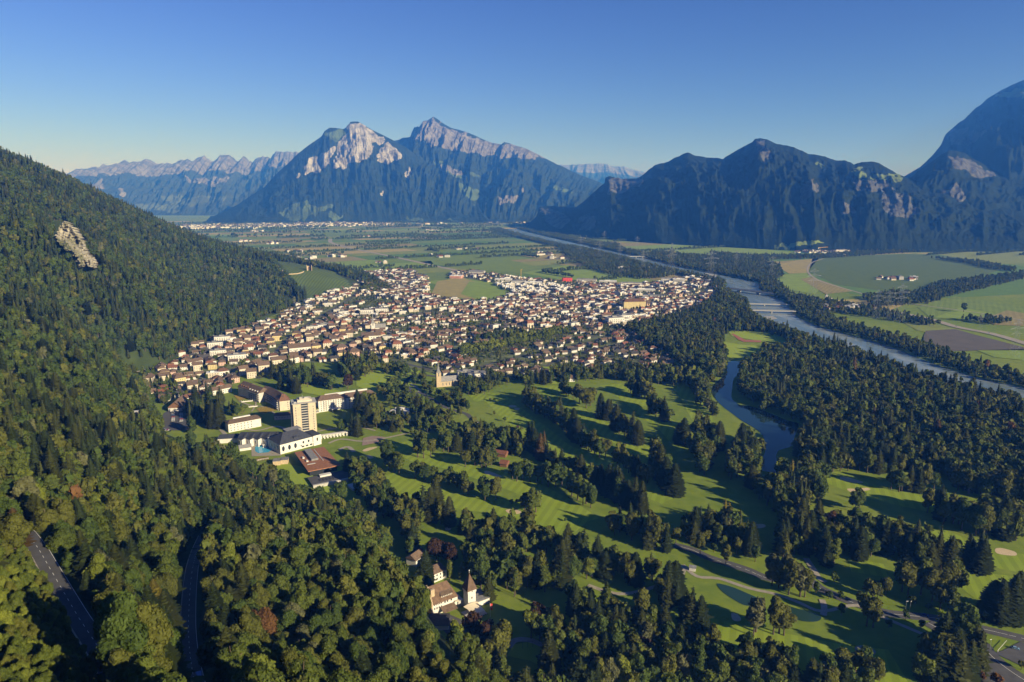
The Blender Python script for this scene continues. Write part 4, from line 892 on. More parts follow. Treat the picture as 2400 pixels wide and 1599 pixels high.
# ---------------------------------------------------------------- spa
x,y,rz,L=framepx((656,1043),(750.8,1018.4),12.0)
sp_=bld('spa_building','white spa hall with navy slate roof and tall oval windows','spa',x,y,rz); reserve(x,y,rz,0,L,0,34)
MB().box(0,L*.8,0,34,-1,12).box(L*.8,L,-1.5,20,-1,12.8).build('wall',WM['white'],sp_)
mb=MB(); mb.gable(0,L*.8,0,30,12,9,.5,0,12); mb.gable(L*.8,L,-1.5,20,12.8,1.2,.4,0,2); mb.build('roof',RM['navy'],sp_)
MB().box(L*.35,L*.72,19,31,16.5,19.5).build('skylight',RM['grey'],sp_); d_=MB(); d_.box(L*.36,L*.46,2.5,7,13.2,16.2); d_.build('dormer',RM['navy'],sp_)
windows(sp_,lin(0,L*.44,3),[6.2],0,3.6,6.6,oval=True); windows(sp_,lin(L*.5,L*.76,2),[7.8],0,2.6,3.4,oval=True); windows(sp_,[L*.9],[7.5],-1.5,2.2,5.0,oval=True); windows(sp_,lin(L*.5,L*.8,3),[2.5],0,3.4,2.0)
MB().box(L*.5,L*.99,-3,-1.6,4.6,5.0).box(L*.5,L*.99,-3.1,-2.95,5.0,5.9).build('balcony',WM['white'],sp_)
windows(sp_,[6,14,22],[6.2],0,3.4,6.2,'left',oval=True)
x2,y2,rz2,L2=framepx((556,1028),(650,1027),9.5)
sw=bld('spa_wing','zigzag white spa wing with navy roof and oval windows by the pool','spa',x2,y2,rz2); reserve(x2,y2,rz2,0,L2,-5,24)
bays=5; zig=[]
for i in range(bays): zig+=[(L2*i/bays,0),(L2*(i+.78)/bays,-6.0)]
zig.append((L2,0)); poly=zig+[(L2,22),(0,22)]
MB().prism(poly,-1,9.5).build('wall',WM['white'],sw)
mb=MB(); top=[(a,b,9.55) for a,b in zig]; rid=[(a*.96+1,10,14.5) for a,b in zig]
mb.add(top+rid,[(i,i+1,len(zig)+i+1,len(zig)+i) for i in range(len(zig)-1)]); mb.add([(0,22,9.55),(L2,22,9.55),(rid[-1][0],10,14.5),(rid[0][0],10,14.5)],[(0,3,2,1)]); mb.add([top[0],rid[0],(0,22,9.55)],[(0,1,2)]); mb.add([top[-1],(L2,22,9.55),rid[-1]],[(0,1,2)]); mb.build('roof',RM['navy'],sw)
om=winmesh(3.2,5.6,True)
for i in range(bays):
    a=Vector(zig[2*i]);b=Vector(zig[2*i+1]); m_=(a+b)/2; link('window',om,sw,(m_.x,m_.y,5.2),math.atan2(b.y-a.y,b.x-a.x))
x3,y3,_z=P(541,1040); sa=bld('spa_annex','small annexe with navy roof at the left end of the spa','annexe',x3-16,y3,R(10)); reserve(x3-16,y3,R(10),0,24,0,14,1)
MB().box(0,24,0,14,-.5,6).build('wall',WM['white'],sa); MB().gable(0,24,0,14,6,3.5,.6,0,2).build('roof',RM['navy'],sa)
x4,y4,_z=P(562,1058); gp=bld('pool_pavilion','little white pavilion with grey pitched roof beside the pool','pavilion',x4,y4,R(25)); reserve(x4,y4,R(25),0,13,0,8,1)
MB().box(0,13,0,8,-.3,3.6).build('wall',WM['white'],gp); MB().gable(0,13,0,8,3.6,3,.8).build('roof',RM['grey'],gp)
pl=PP([(598,1048),(608,1042),(620,1038),(630,1046),(640,1054),(628,1061),(606,1063),(598,1058)]); patch('pool',pl,.35,water('pool_water',(.05,.32,.5),.08,.6,.1),'bright blue swimming pool beside the spa',True); NOBUILD.append((pl,6))
patch('terrace',[(588,1040),(655,1040),(660,1068),(590,1070)],.2,M['path'],'pale paving around the pool')
isl=MB(); isl.cone((0,0,0),1.8,1.4,.5,12); isl.cone((0,0,.5),.5,.3,3,8); isl.cone((0,0,3.2),2.2,1.6,.4,12); xq,yq,_z=P(618,1049); o=isl.build('fountain',WM['white']); o.location=(xq,yq,.3); tag(o,'white mushroom fountain in the swimming pool','fountain')
gallery=bld('glass_gallery','white arcade running right from the spa towards the park','arcade',*P(752,1030)[:2],R(25)); gx0,gy0=P(752,1030)[:2]; reserve(gx0,gy0,R(25),0,48,-1,6,1)
mb=MB(); mb.box(0,48,0,5,4.2,4.8); mb.box(0,48,4.6,5,0,4.2); [mb.box(k*4,k*4+1.6,0,.4,0,4.2) for k in range(12)]; mb.build('wall',WM['white'],gallery)
# ---------------------------------------------------------------- flat terracotta building
zr=8.0; c4=[P(px,py,zr)[:2] for px,py in [(722,1105),(798.5,1090),(759,1047),(690,1060)]]
ox,oy=c4[0]; q=[(a-ox,b-oy) for a,b in c4]
tb=bld('sports_pavilion','flat terracotta roofed pavilion with grey terrace on the lawn','pavilion',ox,oy,0); NOBUILD.append((c4,6))
cen=(sum(a for a,b in q)/4,sum(b for a,b in q)/4); ins=[(cen[0]+(a-cen[0])*.84,cen[1]+(b-cen[1])*.84) for a,b in q]
MB().prism(q,7.2,8.0).build('roof',[RM['terracotta']],tb); MB().prism(ins,-.5,7.2).build('wall',GL,tb)
def bil(u,v): a=Vector(q[0]).lerp(Vector(q[1]),u); b=Vector(q[3]).lerp(Vector(q[2]),u); return a.lerp(b,v)
def slab(n,u0,u1,v0,v1,z0,z1,m): MB().prism([tuple(bil(u0,v0)),tuple(bil(u1,v0)),tuple(bil(u1,v1)),tuple(bil(u0,v1))],z0,z1).build(n,m,tb)
slab('skylight',.3,.52,.42,.95,8.0,10.2,RM['grey']); slab('vent',.62,.645,.35,.95,8.0,8.4,WM['concrete']); slab('vent',.1,.36,.28,.31,8.0,8.4,WM['concrete'])
slab('vent',.1,.16,.6,.66,8.0,9.4,WM['white']); slab('vent',.14,.2,.42,.48,8.0,9.2,WM['white']); slab('terrace',-.06,1.12,-.42,-.05,1.8,2.6,M['asphalt'])
slab('parapet',-.06,1.12,-.46,-.42,-.5,3.4,WM['concrete']); slab('awning',.28,.62,-.16,-.08,2.6,4.4,WM['white']); 
for k in range(5): slab('sun_lounger',.2+.1*k,.26+.1*k,-.33,-.22,2.6,3.0,DKM)
# pergola and two box pavilions
pts_=[P(*p)[:2] for p in [(552,1101),(568,1097),(584,1090),(600,1085),(616,1081),(630,1079)]]
ox,oy=pts_[0]; pg=bld('pergola','curved white pergola with timber posts along the lawn','pergola',ox,oy,0); NOBUILD.append(([(a,b) for a,b in pts_]+[(a+2,b+7) for a,b in pts_[::-1]],3))
fine=[Vector((a-ox,b-oy,0)) for a,b in pts_]; fine=smooth_line(fine,4); mw=MB();mp=MB();ms=MB()
for i,p_ in enumerate(fine):
    t=(fine[min(i+1,len(fine)-1)]-fine[max(i-1,0)]).normalized(); n_=Vector((-t.y,t.x,0))
    mp.bar(p_+Vector((0,0,0)),p_+Vector((0,0,3.4)),.18); mp.bar(p_+n_*4,p_+n_*4+Vector((0,0,3.4)),.18); mp.bar(p_+Vector((0,0,3.4)),p_+n_*4+Vector((0,0,3.4)),.15)
    if i<len(fine)-1:
        b_=fine[i+1]; ms.bar(p_+Vector((0,0,3.5)),b_+Vector((0,0,3.5)),.18); ms.bar(p_+n_*4+Vector((0,0,3.5)),b_+n_*4+Vector((0,0,3.5)),.18); mw.bar(p_+n_*4+Vector((0,0,1)),b_+n_*4+Vector((0,0,1)),.9)
mw.build('wall',WM['concrete'],pg); mp.build('post',WM['wood'],pg); ms.build('beam',WM['wood'],pg)
for k,(px,py,lb) in enumerate([(640,1092,'left'),(658,1089,'right')]):
    a=P(px,py); hb=bld('cabin','%s of two boxy timber cabins with flat grey roofs'%lb,'cabin',a[0],a[1],R(12),0,'boxy cabins beside the terracotta roof'); reserve(a[0],a[1],R(12),0,8,0,9,1)
    MB().box(0,8,0,9,-.3,5).build('wall',WM['stone'],hb); MB().box(-.3,8.3,-.3,9.3,5,5.4).build('roof',RM['grey'],hb)
# ---------------------------------------------------------------- barn, long low houses, glasshouse
x,y,rz,L=framepx((394,957),(427.5,953),5.5)
bn=bld('barn','brown timber barn on a white base beside the car park','barn',x,y,R(8)); reserve(x,y,R(8),0,L,0,34,3)
mb=MB(); mb.box(0,L,0,32,-1,5.5); mb.build('wall',WM['white'],bn)
mb=MB(); mb.add([(0,-.1,5.5),(L,-.1,5.5),(L,-.1,7),(L/2,-.1,14.3),(0,-.1,7)],[(0,1,2,3,4)]); mb.add([(0,0,5.5),(0,32,5.5),(0,32,7),(0,0,7)],[(3,2,1,0)]); mb.add([(L,0,5.5),(L,32,5.5),(L,32,7),(L,0,7)],[(0,1,2,3)]); mb.build('gable_wall',WM['wood'],bn)
mb=MB(); mb.add([(-1,-1.5,6.3),(L/2,-1.5,14.8),(L/2,33,14.8),(-1,33,6.3),(L+1,-1.5,6.3),(L+1,33,6.3),(-1,-1.5,6.0),(L+1,-1.5,6.0),(L/2,-1.5,14.4)],[(0,1,2,3),(1,4,5,2),(0,6,8,1),(1,8,7,4)]); mb.build('roof',RM['brown'],bn)
for (pa,pb,h,lb,wc) in [((431,935),(478,921),6,'long low house with orange brown roof beside the barn','white'),((480,920),(543,907),8,'long white two storey house with brown roof left of the curved wing','white')]:
    x,y,rz,L=framepx(pa,pb,h); o=bld('row_house',lb,'house',x,y,rz); reserve(x,y,rz,0,L,0,12,2)
    MB().box(0,L,0,12,-1,h).build('wall',WM[wc],o); MB().gable(0,L,0,12,h,4,.9).build('roof',RM['rust' if h==6 else 'brown'],o); windows(o,lin(1,L-1,11),[2,5] if h==8 else [3],0,1.3,1.5)
x,y,_z=P(436,1062); gh=bld('villa','small villa with pale grey roofs among the trees below the car park','villa',x,y,R(25)); reserve(x,y,R(25),0,20,0,13,1)
MB().box(0,20,0,13,-.5,5).build('wall',WM['white'],gh); mb=MB(); mb.gable(0,12,0,13,5,4,.6); mb.gable(12,20,2,12,5,3,.5); mb.build('roof',RM['grey'],gh)
x,y,_z=P(484,1075); gh=bld('villa','little white house with brown roof at the forest edge','house',x,y,R(15)); reserve(x,y,R(15),0,18,0,9,1)
MB().box(0,18,0,9,-.5,4.5).build('wall',WM['white'],gh); MB().gable(0,18,0,9,4.5,3,.6).build('roof',RM['brown'],gh)
x,y,_z=P(1018,1366); vi=bld('villa','tall white villa half hidden above the castle','villa',x,y,R(40)); reserve(x,y,R(40),0,12,0,12,1)
MB().box(0,12,0,12,-.5,7.5).build('wall',WM['white'],vi); MB().gable(0,12,0,12,7.5,4,.6,0,3).build('roof',RM['brown'],vi); windows(vi,lin(1,11,3),[2.5,5.5],0,1.3,1.6)
x,y,_z=P(975,1330); v2=bld('villa','brown roofed house in the trees above the white villa','house',x,y,R(60)); reserve(x,y,R(60),0,14,0,10,1)
MB().box(0,14,0,10,-.5,6).build('wall',WM['white'],v2); MB().gable(0,14,0,10,6,4,.6).build('roof',RM['brown'],v2)
for px,py,lb in ((1172,1070,'upper'),(1184,1094,'lower')):
    x,y,_z=P(px,py); kk=bld('halt_building','%s low hut with orange red roof in the golf trees'%lb,'hut',x-6,y,R(-20),0,'orange roofed huts in the golf trees'); reserve(x-6,y,R(-20),0,16 if lb=='upper' else 9,0,9,2)
    l_=13 if lb=='upper' else 8
    MB().box(0,l_,0,9,-.3,4).build('wall',WM['wood'],kk); MB().gable(0,l_,0,9,4,3.2,.8).build('roof',RM['red'],kk)
x,y,_z=P(815,1143); gs=bld('shelter','small grey shelter at the edge of the sunlit lawn','shelter',x,y,R(-50)); reserve(x,y,R(-50),0,12,0,5,3)
MB().box(0,12,0,5,-.3,3).build('wall',WM['grey'],gs); MB().box(-.4,12.4,-.4,5.4,3,3.3).build('roof',RM['white'],gs)
x,y,_z=P(1615,1338); gs=bld('shelter','small white kiosk beside the path fork','kiosk',x,y,R(-20)); reserve(x,y,R(-20),0,5,0,4,2)
MB().box(0,5,0,4,-.3,3).build('wall',WM['white'],gs); MB().box(-.4,5.4,-.4,4.4,3,3.3).build('roof',RM['grey'],gs)
# circular white pool terrace and pavilion right of the white hotel
x,y,_z=P(940,965); pt=bld('round_pavilion','round white terrace pavilion in the hotel park','pavilion',x,y,0); NOBUILD.append(([(x-18,y-10),(x+22,y-10),(x+22,y+14),(x-18,y+14)],2))
mb=MB(); mb.cone((0,0,-.2),16,16,1.2,20); mb.build('terrace',WM['white'],pt); mb=MB(); mb.box(-9,5,5,9,1,4.2); mb.build('wall',WM['white'],pt); mb=MB()
for k in range(9): mb.box(-8+2.6*k,-6.6+2.6*k,-7,-5,1,1.7)
mb.build('sun_lounger',WM['blue'],pt)
x,y,_z=P(905,988); pc=bld('colonnade','row of pale stone columns in the hotel park','colonnade',x,y,R(8)); NOBUILD.append((footprint(x,y,R(8),-10,16,-3,6),2))
for k in range(9): MB().cone((-9+3*k,1.5*(k%2),0),.4,.35,5.5,8).build('column',WM['white'],pc)
MB().box(-10,17,-1,3,-.2,.3).build('base',WM['pink'],pc)
# ---------------------------------------------------------------- castle
x,y,rz,L=framepx((1013,1417),(1068,1393),9.5); rz=R(34); L=21
ca=bld('castle','white castle house with stepped gable and square pointed tower','castle',x,y,rz); reserve(x,y,rz,-2,L+26,-4,16,1)
MB().box(0,L,0,14,-2,9.5).build('wall',WM['white'],ca)
mb=MB(); hh=10.5
mb.add([(0.3,-.9,9.0),(L+.3,-.9,9.0),(L-5,7,9.5+hh),(.3,7,9.5+hh),(.3,14.9,9.0),(L+.3,14.9,9.0)],[(0,1,2,3),(3,2,5,4),(1,5,2)]); mb.build('roof',roofm('castle_tiles',(.15,.095,.065)),ca)
mb=MB()
for k in range(7):
    z_=9.5+hh*k/7; a=7*(k/7); mb.box(-.7,.3,a-.5,a+1.3,-2 if k==0 else 8,z_+2.2); mb.box(-.7,.3,14-a-1.3,14-a+.5,-2 if k==0 else 8,z_+2.2)
mb.box(-.5,.2,0,14,-2,10); mb.add([(-.4,0,9.5),(-.4,14,9.5),(-.4,7,9.5+hh)],[(0,2,1)]); mb.build('stepped_gable',WM['stone'],ca)
d_=MB(); d_.box(L*.38,L*.82,1.0,6.0,11,13.2); d_.build('dormer_wall',WM['cream'],ca); dm=MB(); dm.add([(L*.35,.4,13.2),(L*.85,.4,13.2),(L*.8,7,17.2),(L*.4,7,17.2),(L*.35,.4,12.9),(L*.85,.4,12.9)],[(0,1,2,3),(4,5,1,0)]); dm.build('dormer',RM['brown'],ca)
windows(ca,lin(L*.4,L*.8,6),[12.3],1.0,.8,1.0); windows(ca,lin(1,L*.4,5),[8.2],0,.9,1.3); windows(ca,lin(1,L*.4,4),[5.2],0,1.0,1.8); windows(ca,[L*.5,L*.6,L*.75],[7.8],0,1.3,1.5); windows(ca,[L*.52,L*.62],[3.6],0,1.8,2.6); windows(ca,[L*.85],[4.0],0,1.2,1.8)
MB().box(L*.86,L,-1.6,0,5.4,6.2).build('balcony',WM['cream'],ca); MB().box(.2,3.2,2,3.6,14,19.5).build('chimney',WM['stone'],ca)
mb=MB(); mb.add([(L*.3,-6,3.4),(L*.85,-6,3.4),(L*.85,0,5.2),(L*.3,0,5.2),(L*.3,-6,3.0),(L*.85,-6,3.0),(L*.85,0,4.8),(L*.3,0,4.8)],[(0,1,2,3),(7,6,5,4),(0,4,5,1),(1,5,6,2),(3,7,4,0)]); mb.build('porch_roof',RM['brown'],ca)
tx=25.5; tyo=-6.5
tw_=MB(); tw_.box(tx,tx+6.5,-8,-1,-1,13.2); tw_.box(tx-.4,tx+6.9,-8.4,-.6,13.2,15.6); tw_.build('tower',WM['white'],ca)
mb=MB(); cx_,cy_=tx+3.25,-4.5; mb.add([(tx-1,-9,15.3),(tx+7.5,-9,15.3),(tx+7.5,0,15.3),(tx-1,0,15.3),(cx_,cy_,27.5)],[(3,2,1,0),(0,1,4),(1,2,4),(2,3,4),(3,0,4)]); mb.build('tower_roof',roofm('tower_tiles',(.12,.08,.058)),ca)
MB().bar((cx_,cy_,27.3),(cx_,cy_,30),.12).cone((cx_,cy_,29.3),.45,.1,.8,6).build('finial',METAL,ca)
windows(ca,[tx+3.25],[9.0],-8,1.0,1.8); windows(ca,[tx+3.25],[14.3],-8.4,.9,1.0); windows(ca,[tx+3.25],[3.6],-8,1.5,2.4)
MB().box(tx+1,tx+5.5,-9.2,-8,1.4,2.2).build('balcony',WM['grey'],ca)
MB().box(tx+6.5,tx+18,-9,5,-1,4.2).build('annex_wall',WM['white'],ca); MB().box(tx+6.2,tx+18.4,-9.4,5.4,4.2,4.7).build('annex_roof',RM['grey'],ca)
mb=MB(); mb.box(L,tx,-1,12,-1,5); mb.box(tx-6,tx+9,-20,-8,-1,.6); mb.build('terrace',WM['concrete'],ca)
MB().box(-14,0,13,13.8,-1,7).box(-14,-13.2,2,13,-1,7).build('courtyard_wall',WM['stone'],ca)
# curved awning
V=[];F=[];nu_,nv_=8,8; ax0,ax1,ay0,ay1=tx-5,tx+7,-20,-9.4
for i in range(nu_+1):
    for j in range(nv_+1):
        u=i/nu_;v=j/nv_; V.append((ax0+(ax1-ax0)*u+1.6*math.sin(v*3.14)*(1-u),ay0+(ay1-ay0)*v,3.2+1.8*v+.9*math.sin(u*3.14)*(.4+.6*v)))
for i in range(nu_):
    for j in range(nv_): a=i*(nv_+1)+j; F.append((a,a+nv_+1,a+nv_+2,a+1))
sx,sy=x,y
aw=link('awning',mesh('awning',V,F,[simple('cream_canvas',(.62,.54,.4),.9,1,.05)]),None,(x,y,.2),rz); tag(aw,'curved cream canvas awning over the castle terrace','awning')
for k in range(8):
    u=tx-3+1.6*k; c_,s_=math.cos(rz),math.sin(rz); v=-21-.5*(k%2)
    t_=empty('terrace_table',(x+u*c_-v*s_,y+u*s_+v*c_,.62),rz); tag(t_,'dark terrace table, %s from left along the awning edge'%['first','second','third','fourth','fifth','sixth','seventh','eighth'][k],'table','terrace tables by the castle awning')
    MB().cone((0,0,.7),.5,.5,.06,8).build('tabletop',DKM,t_); MB().bar((0,0,0),(0,0,.7),.05).build('leg',DKM,t_)
x5,y5,_z=P(1003,1478); ga=bld('garage','flat dark roofed garage in front of the castle','garage',x5,y5,R(2)); reserve(x5,y5,R(2),0,16,0,12,1)
MB().box(0,14.5,0,14,-.5,3.5).build('wall',WM['grey'],ga); MB().box(-.3,14.8,-.3,14.3,3.5,3.9).build('roof',RM['dark'],ga)
def flagpole(px,py,h,lb,ang=0,dz=0):
    x,y,_z=P(px,py); f=empty('flagpole',(x,y,dz),ang); tag(f,lb,'flag'); MB().bar((0,0,0),(0,0,h),.12,0,6).build('pole',METAL,f)
    o=MB().box(.1,1.7,-.03,.03,h-5.5,h-.3).build('flag',WM['red'],f); MB().box(.45,1.35,-.05,.05,h-3.0,h-2.6).box(.72,1.08,-.05,.05,h-3.5,h-2.1).build('cross',WM['white'],o)
flagpole(1149,1446,11,'red flag with white cross hanging on the castle lawn')
# swing frame on the round lawn
x,y,_z=P(1225,1520); sf=empty('swing_frame',(x,y,.2),R(10)); tag(sf,'dark metal swing frame on the small round lawn','swing frame')
mb=MB(); [mb.bar((a,0,0),(a,0,4.5),.1) for a in (0,3.5,7)]; mb.build('post',DKM,sf); MB().bar((0,0,4.5),(7,0,4.5),.1).build('beam',DKM,sf)
# ---------------------------------------------------------------- churches
def church(px,py,hT,hS,wT,navL,navW,navH,rz,wc,rc,lb,side=1,spc='grey'):
    x,y,_z=P(px,py); c_=bld('church',lb,'church',x,y,rz); reserve(x,y,rz,-wT/2,wT/2+navL,-2,navW,3)
    t=MB(); t.box(-wT/2,wT/2,0,wT,-1,hT); t.build('tower',WM[wc],c_)
    s=MB(); e=wT/2+.4; m_=wT/2; s.add([(-e,-.4,hT),(e,-.4,hT),(e,wT+.4,hT),(-e,wT+.4,hT),(-e*.45,m_-e*.45,hT+hS*.25),(e*.45,m_-e*.45,hT+hS*.25),(e*.45,m_+e*.45,hT+hS*.25),(-e*.45,m_+e*.45,hT+hS*.25),(0,m_,hT+hS)],[(3,2,1,0),(0,1,5,4),(1,2,6,5),(2,3,7,6),(3,0,4,7),(4,5,8),(5,6,8),(6,7,8),(7,4,8)]); s.build('spire',RM[spc],c_)
    n_=MB(); x0=wT/2; n_.box(x0,x0+navL,0,navW,-1,navH); n_.box(x0+navL,x0+navL+5,navW*.25,navW*.75,-1,navH*.9); n_.build('nave_wall',WM[wc],c_)
    MB().gable(x0,x0+navL,0,navW,navH,navW*.55,.6).build('roof',RM['grey'],c_); windows(c_,lin(x0,x0+navL,5),[navH*.5],0,1.2,navH*.5); windows(c_,[0],[hT*.8],0,1.4,2.6); windows(c_,[wT/2],[hT*.8],wT/2,1.4,2.6,'right')
    k_=winmesh(2.4,2.4,True); link('clock_face',k_,c_,(0,0,hT*.93)); MB().bar((0,wT/2,hT+hS),(0,wT/2,hT+hS+1.6),.1).build('cross',METAL,c_)
church(1029,908,24,17,7.5,27,13,9,R(18),'stone','grey','sandstone church with pointed spire and grey roof beside the golf course')
church(875,779,20,25,8,24,14,10,R(15),'white','dark','white town church tower with slim dark spire')
church(936,680,14,7,5,14,9,7,R(20),'white','white','small white church on a mound at the far end of town',spc='white')
church(2026,577,22,10,7,16,10,8,R(10),'white','white','white village church tower below the dark mountain',spc='white')
church(1937,705,16,7,6,10,8,7,R(0),'white','grey','white tower house beside the motorway bridge')
# ruin
def ruin(px,py,w,h,lb):
    x,y,z=G(px,py); r_=bld('castle_ruin',lb,'ruin',x,y,R(20),z-1); NOBUILD.append(([(x-w,y-w),(x+w,y-w),(x+w,y+w),(x-w,y+w)],4))
    mb=MB(); mb.box(-w/2,-w/2+1.5,-w/2,w/2,0,h); mb.box(-w/2+1.5,w/2,w/2-1.5,w/2,0,h*.75); mb.box(w/2-1.5,w/2,-w/2,w/2-1.5,0,h*.95); mb.box(-w/2+1.5,-w/2+4,-w/2,-w/2+1.5,0,h*.5); mb.build('wall',WM['stone'],r_)
ruin(725,634,17,20,'tall broken stone tower of the castle ruin on the vineyard hill'); ruin(660,642,9,14,'small stone tower stump at the left end of the ruin wall')
mb=MB(); L_=[G(*p) for p in [(665,645),(680,644),(696,643),(705,641),(712,638)]]
for a,b in zip(L_[:-1],L_[1:]): mb.bar((a[0],a[1],a[2]+1),(b[0],b[1],b[2]+1),2.0)
tag(mb.build('ruin_wall',WM['stone']),'low stone curtain wall between the two ruin towers','wall')
# small pale tower in the forest on the left
x,y,z=G(322,1000); st=bld('lookout_tower','slim pale stone tower rising from the forest left of the car park','tower',x,y,R(20),z-2); NOBUILD.append(([(x-4,y-9),(x+4,y-9),(x+4,y+4),(x-4,y+4)],2))
MB().box(-2.2,2.2,-2.2,2.2,0,18).build('wall',WM['stone'],st); MB().box(-2.6,2.6,-2.6,2.6,18,18.9).build('parapet',WM['white'],st)

for q_,w_ in [([(555,1000),(600,1010),(650,1000),(680,1012)],4),([(745,1012),(780,1005),(830,1000),(880,1010)],3.5),([(560,940),(585,950),(620,955),(650,975)],3),([(585,930),(600,945),(590,965)],2.5),([(690,905),(740,912),(790,905),(830,890)],3),([(770,1040),(800,1030),(850,1035),(900,1028),(960,1015)],4),([(795,1055),(815,1048),(830,1060)],5),([(470,935),(480,960),(500,985),(520,1010),(540,1030)],5),([(860,985),(900,965),(940,975),(985,1000)],3)]:
    ROADS.append((road('path',q_,w_,M['path'],.42,'pale garden path in the hotel grounds'),w_))
for c_ in [[(548,928),(580,922),(590,932),(560,940)],[(600,958),(640,950),(650,962),(615,972)]]: patch('flower_bed',c_,.55,simple('ochre_flower_bed',(.28,.2,.04),.95,.5,.4),'ochre flower bed in the hotel courtyard')
for k,(px,py,l_) in enumerate([(566,944,16),(583,956,12),(596,940,12)]):
    a=P(px,py); o=bld('garden_pergola','low white garden wall with posts, %s from left in the hotel courtyard'%['first','second','third'][k],'pergola',a[0],a[1],R(22),.4,'white garden walls in the courtyard'); MB().box(0,l_,0,.5,0,1.4).build('wall',WM['white'],o)
    pm=MB(); [pm.box(t_,t_+.3,2,2.3,0,2.6) for t_ in np.arange(0,l_,3)]; pm.build('post',WM['white'],o)
# ---------------------------------------------------------------- town houses
def wallwins(mb,L,W,H,m):
    fl=max(1,int(H/3.0)); 
    for s in range(4):
        ln=L if s%2==0 else W; n_=max(2,int(ln/3.4))
        for k in range(n_):
            u=ln*(k+.5)/n_; 
            for f in range(fl):
                z=1.0+f*3.0; a,b=u-.6,u+.6
                if z+1.5>H: continue
                if s==0: v=[(a,-.05,z),(b,-.05,z),(b,-.05,z+1.4),(a,-.05,z+1.4)]
                elif s==2: v=[(L-a,W+.05,z),(L-b,W+.05,z),(L-b,W+.05,z+1.4),(L-a,W+.05,z+1.4)]
                elif s==1: v=[(L+.05,a,z),(L+.05,b,z),(L+.05,b,z+1.4),(L+.05,a,z+1.4)]
                else: v=[(-.05,W-a,z),(-.05,W-b,z),(-.05,W-b,z+1.4),(-.05,W-a,z+1.4)]
                mb.add(v,[(0,1,2,3)],m)
def house_parts(L,W,H,kind,rh,wc,rc,wood=0):
    """returns [(part name, MB, [materials])], origin at the footprint centre"""
    w=MB(); w.box(0,L,0,W,-2,H,0)
    if kind=='gable':
        for xx in (0.0,L): w.add([(xx,0,H),(xx,W,H),(xx,W/2,H+rh-.1)],[(0,1,2) if xx else (0,2,1)],2 if wood else 0)
    wallwins(w,L,W,H,1)
    r_=MB()
    if kind=='gable': r_.gable(0,L,0,W,H,rh,1.0)
    elif kind=='hip': r_.gable(0,L,0,W,H,rh,.7,0,min(L,W)*.42)
    elif kind=='mansard':
        i=1.6; r_.add([(-.4,-.4,H),(L+.4,-.4,H),(L+.4,W+.4,H),(-.4,W+.4,H),(i,i,H+rh*.7),(L-i,i,H+rh*.7),(L-i,W-i,H+rh*.7),(i,W-i,H+rh*.7),(L*.3,W/2,H+rh),(L*.7,W/2,H+rh)],[(3,2,1,0),(0,1,5,4),(1,2,6,5),(2,3,7,6),(3,0,4,7),(4,5,9,8),(5,6,9),(6,7,8,9),(7,4,8)])
        for k in range(int(L/4)): r_.box(2+4*k,3.4+4*k,.2,2,H+.4,H+2.0)
    else:
        r_.box(-.3,L+.3,-.3,W+.3,H,H+.5); r_.box(L*.3,L*.6,W*.3,W*.7,H+.5,H+2.4)
        for f in range(int(H/3)): w.box(L*.1,L*.9,-1.4,-.1,3*f+.1+ .9*0,3*f+1.1,0)
    c=MB(); c.box(L*.6,L*.6+.9,W*.55,W*.55+.9,H,H+rh*.75+1.2)
    for mb_ in (w,r_,c): mb_.V=[(a-L/2,b-W/2,z) for a,b,z in mb_.V]
    out=[('wall',w,[WM[wc],GL,WM['wood']]),('roof',r_,[RM[rc]])]
    if kind in('gable','hip','mansard'): out.append(('chimney',c,[WM['concrete']]))
    return out
HT=[ # L,W,H,kind,rh,wall,roof,wood,label
 (15,12,6,'gable',4.0,'white','brown',0,'white gabled house with brown roof'),
 (14,11,5.5,'gable',3.6,'cream','brown',0,'cream gabled house with brown roof'),
 (15,12,6,'gable',4.2,'white','red',0,'white gabled house with red roof'),
 (16,12,6,'gable',4.0,'cream','dark',0,'cream gabled house with dark roof'),
 (16,14,9,'hip',4,'pink','brown',0,'pink house with brown hipped roof'),
 (15,13,9,'mansard',5,'cream','red',0,'cream house with red mansard roof'),
 (26,13,10.5,'flat',0,'white','grey',0,'white flat roofed apartment block'),
 (20,13,9,'flat',0,'cream','white',0,'cream flat roofed apartment block'),
 (27,13,8,'gable',4.2,'white','brown',0,'long white gabled house with brown roof'),
 (15,12,5.5,'gable',3.6,'white','brown',1,'white chalet with timber gable'),
 (15,12,11.5,'gable',4.6,'cream','brown',0,'tall cream town house with brown roof'),
 (15,12,6,'gable',4.2,'white','dark',0,'white gabled house with dark roof'),
 (17,14,8,'hip',4.0,'white','rust',0,'white house with rust brown hipped roof'),
 (18,13,11,'hip',4.5,'yellow','brown',0,'yellow town house with brown hipped roof'),
 (48,26,8,'flat',0,'white','grey',0,'large white industrial hall'),
 (40,20,7,'gable',3,'grey','white',0,'grey hall with pale pitched roof'),
]
HP=[]; SRC2=bpy.data.collections.new('town_sources')
for i,(L,W_,H,k,rh,wc,rc,wd,lb) in enumerate(HT):
    parts=house_parts(L,W_,H,k,rh,wc,rc,wd); HP.append([(n_,mb_.me(n_,ms)) for n_,mb_,ms in parts])
    j=MB(); mats=[];
    for n_,mb_,ms in parts: j.add(mb_.V,mb_.F[:0]); 
    j=MB();off=0
    for n_,mb_,ms in parts:
        o_=len(j.V); j.V+=mb_.V; j.F+=[tuple(a+o_ for a in f) for f in mb_.F]; j.M+=[m_+len(mats) for m_ in mb_.M]; mats+=ms
    o=bpy.data.objects.new('town_house_%03d'%i,j.me('town_house',mats)); SRC2.objects.link(o)
HOUSES=[] # x,y,z,rz,type,scale,zone
